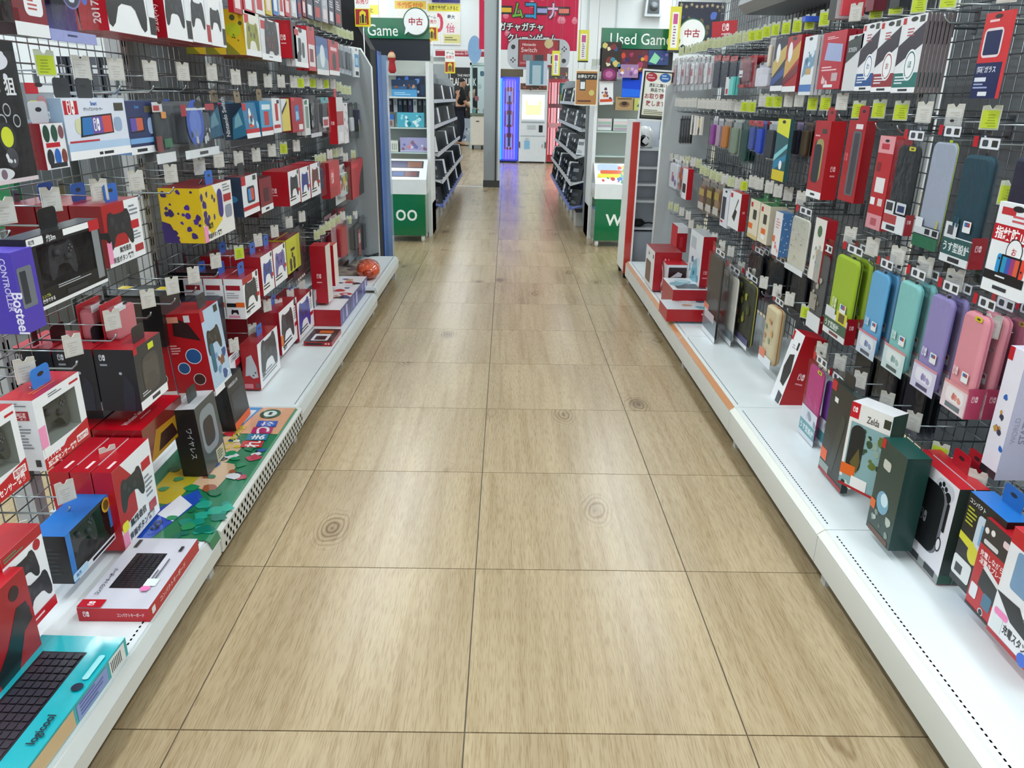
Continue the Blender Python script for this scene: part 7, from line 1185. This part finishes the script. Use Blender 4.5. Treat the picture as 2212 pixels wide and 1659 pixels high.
b.box(-.97, -.38, 20.98, 21.62, .78, .86, '#dfe6e6', 'paint'); b.box(-.97, -.38, 20.98, 21.62, 2.02, 2.08, '#cfeaec', 'paint'); b.box(-.95, -.4, 21.02, 21.6, 0, .78, '#b9c4c6', 'paint'); O('cabinet_frame', b, cc)
for k in range(7): O('prize', MB().rbox(-.05, .05, 0, .1, 0, .12, .03, .02, ('#8aa8a8', '#c47a84', '#dfe6e8', '#7a9ab0', '#b9a9c4', '#e6dfc4', '#6a8a80')[k], 'fabric'), cc, loc=(-.88+.07*k, 21.15+.06*(k % 3), .87+.3*(k % 4)))
O('round_sign', MB().ext(ell(-.85, 2.38, .17, .32, 28), 'y', 20.9, 20.94, '#8fbce8', 'gloss'), label='pale blue oval sign on top of the prize cabinet', cat='sign')
ct = O('white_cart', MB().rbox(-.93, -.6, 20.55, 20.83, .1, .82, .04, .02, '#e6e3da', 'gloss'), label='white wheeled bin pushed by the shopper in black', cat='cart')
O('cart_lid', MB().box(-.95, -.58, 20.53, 20.85, .82, .88, '#7a8a78', 'gloss'), ct)
O('cart_slot', MB().box(-.8, -.72, 20.54, 20.55, .68, .7, '#3a3d40', 'matte'), ct)
for x in (-.88, -.65): O('wheel', MB().lathe([(.02, -.02), (.05, -.02), (.05, .02), (.02, .02)], '#222', 'matte', 12, (x, 20.63, .05), 'x'), ct)
# wall loudspeaker
sp = O('loudspeaker', MB().ext([(4.12, 3.66), (4.64, 3.66), (4.6, 4.2), (4.16, 4.2)], 'y', 25.7, 25.98, '#c9cfd2', 'paint'), label='grey wall loudspeaker high on the far wall', cat='loudspeaker')
O('speaker_grille', MB().ext([(4.2, 3.74), (4.56, 3.74), (4.54, 4.15), (4.22, 4.15)], 'y', 25.68, 25.7, '#5a6064', 'matte'), sp)
O('speaker_cone', MB().lathe([(.13, 0), (.1, .02), (.04, .012), (.001, 0)], '#8a9094', 'matte', 20, (4.38, 25.675, 3.93), 'y'), sp)
# joints of the wall panels
for k, x in enumerate((2.4, 3.3, 5.1)): O('trim_%d' % (k+2), MB().box(x, x+.03, 25.97, 26, 0, 4.6, '#cfd8dc', 'paint'), kind='structure', label='thin vertical joint strip on the far wall, number %d from the banner' % (k+1))
# ---------------------------------------------------------------- shopper in black
def solid(name, h, rough=.7):
    m, nt, bb = newmat(name); bb.inputs['Base Color'].default_value = L(h); bb.inputs['Roughness'].default_value = rough
    nz = nt.nodes.new('ShaderNodeTexNoise'); nz.inputs['Scale'].default_value = 40; bp = nt.nodes.new('ShaderNodeBump'); bp.inputs['Strength'].default_value = .1
    nt.links.new(nz.outputs['Fac'], bp.inputs['Height']); nt.links.new(bp.outputs[0], bb.inputs['Normal']); return m
solid('skin_tone', '#c99a7e', .5); solid('black_cloth', '#17181c', .9); solid('navy_cloth', '#1b2030', .9); solid('dark_hair', '#1a1615', .6); solid('sandal_leather', '#3a2c26', .6)
def skinned(name, V, E, R, mat, parent=None, sub=2, **k):
    me = bpy.data.meshes.new(name); me.from_pydata([v for v in V], E, []); o = O(name, me, parent, **k)
    md = o.modifiers.new('skin', 'SKIN'); md.use_smooth_shade = True
    for i, r in enumerate(R):
        r = r if isinstance(r, tuple) else (r, r); me.skin_vertices[0].data[i].radius = r
    me.skin_vertices[0].data[0].use_root = True
    sm = o.modifiers.new('sub', 'SUBSURF'); sm.levels = 1; sm.render_levels = sub
    me.materials.append(MATS[mat]); return o
PX, PY = -1.3, 22.2      # faces +X, walking towards the bin
J = {'pel': (0, 0, .95), 'ch': (.03, 0, 1.25), 'nk': (.05, 0, 1.5), 'hd': (.09, 0, 1.6), 'top': (.09, 0, 1.7), 'shL': (.04, -.19, 1.43), 'elL': (.14, -.22, 1.14), 'wrL': (.36, -.15, .98), 'shR': (.04, .19, 1.43), 'elR': (.1, .24, 1.13), 'wrR': (.32, .18, .98),
     'hpL': (0, -.1, .9), 'knL': (.06, -.11, .5), 'anL': (-.02, -.11, .08), 'toL': (.15, -.11, .035), 'hpR': (0, .1, .9), 'knR': (.0, .11, .5), 'anR': (-.12, .11, .1), 'toR': (.04, .11, .04)}
def sk(name, keys, edges, rad, mat, parent=None, **k):
    ix = {a: i for i, a in enumerate(keys)}
    return skinned(name, [J[a] for a in keys], [(ix[a], ix[b]) for a, b in edges], rad, mat, parent, **k)
ks = list(J)
body = sk('person', ks, [('pel', 'ch'), ('ch', 'nk'), ('nk', 'hd'), ('hd', 'top'), ('ch', 'shL'), ('shL', 'elL'), ('elL', 'wrL'), ('ch', 'shR'), ('shR', 'elR'), ('elR', 'wrR'), ('pel', 'hpL'), ('hpL', 'knL'), ('knL', 'anL'), ('anL', 'toL'), ('pel', 'hpR'), ('hpR', 'knR'), ('knR', 'anR'), ('anR', 'toR')],
          [.13, (.14, .17), .055, (.085, .1), .08, .065, .045, .032, .065, .045, .032, .09, .06, .038, .04, .09, .06, .038, .04], 'skin_tone', label='shopper in black shirt and dark trousers pushing a white bin', cat='person', loc=(PX, PY, 0))
sk('shirt', ['ch', 'pel', 'shL', 'elL', 'shR', 'elR', 'nk'], [('ch', 'pel'), ('ch', 'shL'), ('shL', 'elL'), ('ch', 'shR'), ('shR', 'elR'), ('ch', 'nk')], [(.17, .2), (.16, .18), .09, .075, .09, .075, .07], 'black_cloth', body)
sk('trousers', ['pel', 'hpL', 'knL', 'anL', 'hpR', 'knR', 'anR'], [('pel', 'hpL'), ('hpL', 'knL'), ('knL', 'anL'), ('pel', 'hpR'), ('hpR', 'knR'), ('knR', 'anR')], [.15, .12, .085, .07, .12, .085, .07], 'navy_cloth', body)
skinned('hair', [(.06, 0, 1.62), (.05, 0, 1.69), (.09, 0, 1.74)], [(0, 1), (1, 2)], [(.08, .1), (.105, .12), .07], 'dark_hair', body)
for s_, w_ in ((-1, 'wrL'), (1, 'wrR')):
    x, y, z = J[w_]; V = [(x, y, z), (x+.06, y, z-.01)]; E_ = [(0, 1)]; R_ = [.03, (.025, .04)]
    for q in range(4):
        i = len(V); ln = (.075, .085, .08, .06)[q]; yy = y+(-.03+.02*q); V += [(x+.09, yy, z-.012), (x+.09+ln*.55, yy, z-.02), (x+.09+ln, yy, z-.05)]; E_ += [(1, i), (i, i+1), (i+1, i+2)]; R_ += [.011, .01, .008]
    i = len(V); V += [(x+.04, y+s_*-.04, z+.0), (x+.08, y+s_*-.055, z-.02)]; E_ += [(0, i), (i, i+1)]; R_ += [.012, .01]
    skinned('hand', V, E_, R_, 'skin_tone', body)
for a in ('toL', 'toR'): x, y, z = J[a]; O('sandal', MB().ext(rrect(x-.17, y-.05, x+.09, y+.05, .045), 'z', 0, .02, '#3a2c26', 'matte'), body)
b = MB(); b.lathe([(.001, .012), (.012, .008), (.016, 0), (.001, -.004)], '#b98a70', 'skin', 8, (.19, 0, 1.6), 'x')
for s_ in (-1, 1): b.lathe([(.001, .004), (.01, .002), (.011, 0)], '#1c1614', 'gloss', 8, (.172, s_*.034, 1.63), 'x'); b.ext(ell(.085, 1.61, .022, .034, 10), 'y', s_*.098-.008, s_*.098+.008, '#c0907a', 'skin')
b.box(.168, .176, -.024, .024, 1.555, 1.563, '#8a4a44', 'skin'); O('face_features', b, body)
# ---------------------------------------------------------------- seen through the wire grid on the left
nb = O('glass_showcase', MB().box(-3.3, -2.3, 3.6, 5.4, 0, 1.15, '#8f9698', 'paint'), label='grey showcase counter seen through the wire grid', cat='showcase')
for k in range(3): O('showcase_door', MB().box(-3.2+.3*k, -2.95+.3*k, 3.585, 3.6, .15, 1.05, '#a4abad', 'paint'), nb)
for k, (x0, x1, z0, z1, c, c2, t) in enumerate(((-3.35, -3.05, 1.2, 1.5, '#eef1f4', '#8fa8c4', 'white framed picture'), (-2.98, -2.68, 1.2, 1.52, '#dff0fa', '#9fc8e6', 'pale blue calendar sheet'), (-2.6, -2.42, 1.28, 1.7, '#1f3fb0', '#2a55d0', 'royal blue box'), (-3.75, -3.42, 1.18, 1.5, '#f0f0ee', '#26282c', 'white notice with dark print'))):
    slab('display_sheet', t+' on the showcase behind the wire grid', 'sheet', x0, x1, 3.9, z0-.04, z1, .05, c, [('R', .1, .45, .8, .45, c2), ('N', .1, .08, .7, .3, 4, '#9aa4ac')])
O('green_board', MB().box(-3.2, -2.0, 3.2, 3.24, .72, .95, '#157a4c', 'gloss'), label='green board seen through the wire grid below the splatter pack', cat='board')
for k in range(10):
    slab('dark_book', ordn[k]+' dark spine in the row seen through the wire grid', 'book', -2.28+.055*k, -2.235+.055*k, 4.2, 1.16, 1.42, .16, ('#2a2d33', '#3a3f48', '#1d2026', '#55585f')[k % 4], [('R', .2, .7, .6, .15, '#c9ccd0'), ('R', .25, .2, .5, .1, '#9aa0a6')])
O('book_shelf_board', MB().box(-2.3, -1.7, 4.1, 4.5, 1.12, 1.16, '#c4c9cc', 'paint'), label='pale shelf board under the dark spines beyond the grid', cat='shelf')
for k in range(2): O('shelf_bracket', MB().box(-2.25+.4*k, -2.2+.4*k, 4.2, 4.4, 0, 1.12, '#a9aeb2', 'paint'), bpy.data.objects['book_shelf_board'])
# flag and crest boards on the right rack top
fl = O('emblem_flag', MB().box(0, .17, 0, .003, 0, .1, '#c0182c', 'card'), label='small red emblem flag clipped to the top of the case rack', cat='flag', loc=(1.14, 4.7, 1.6), rot=(0, math.radians(-4), math.radians(-20))); fl.scale = (.8, .8, .8)
b = MB(); p = PR(b, (0, 0, 0), (1, 0, 0), (0, 0, 1), .17, .1); p.G(.55, .6, .28, '#f6e3e4', '#c0182c'); p.R(.38, .12, .36, .1, '#e9b9be'); O('flag_print', b, fl)
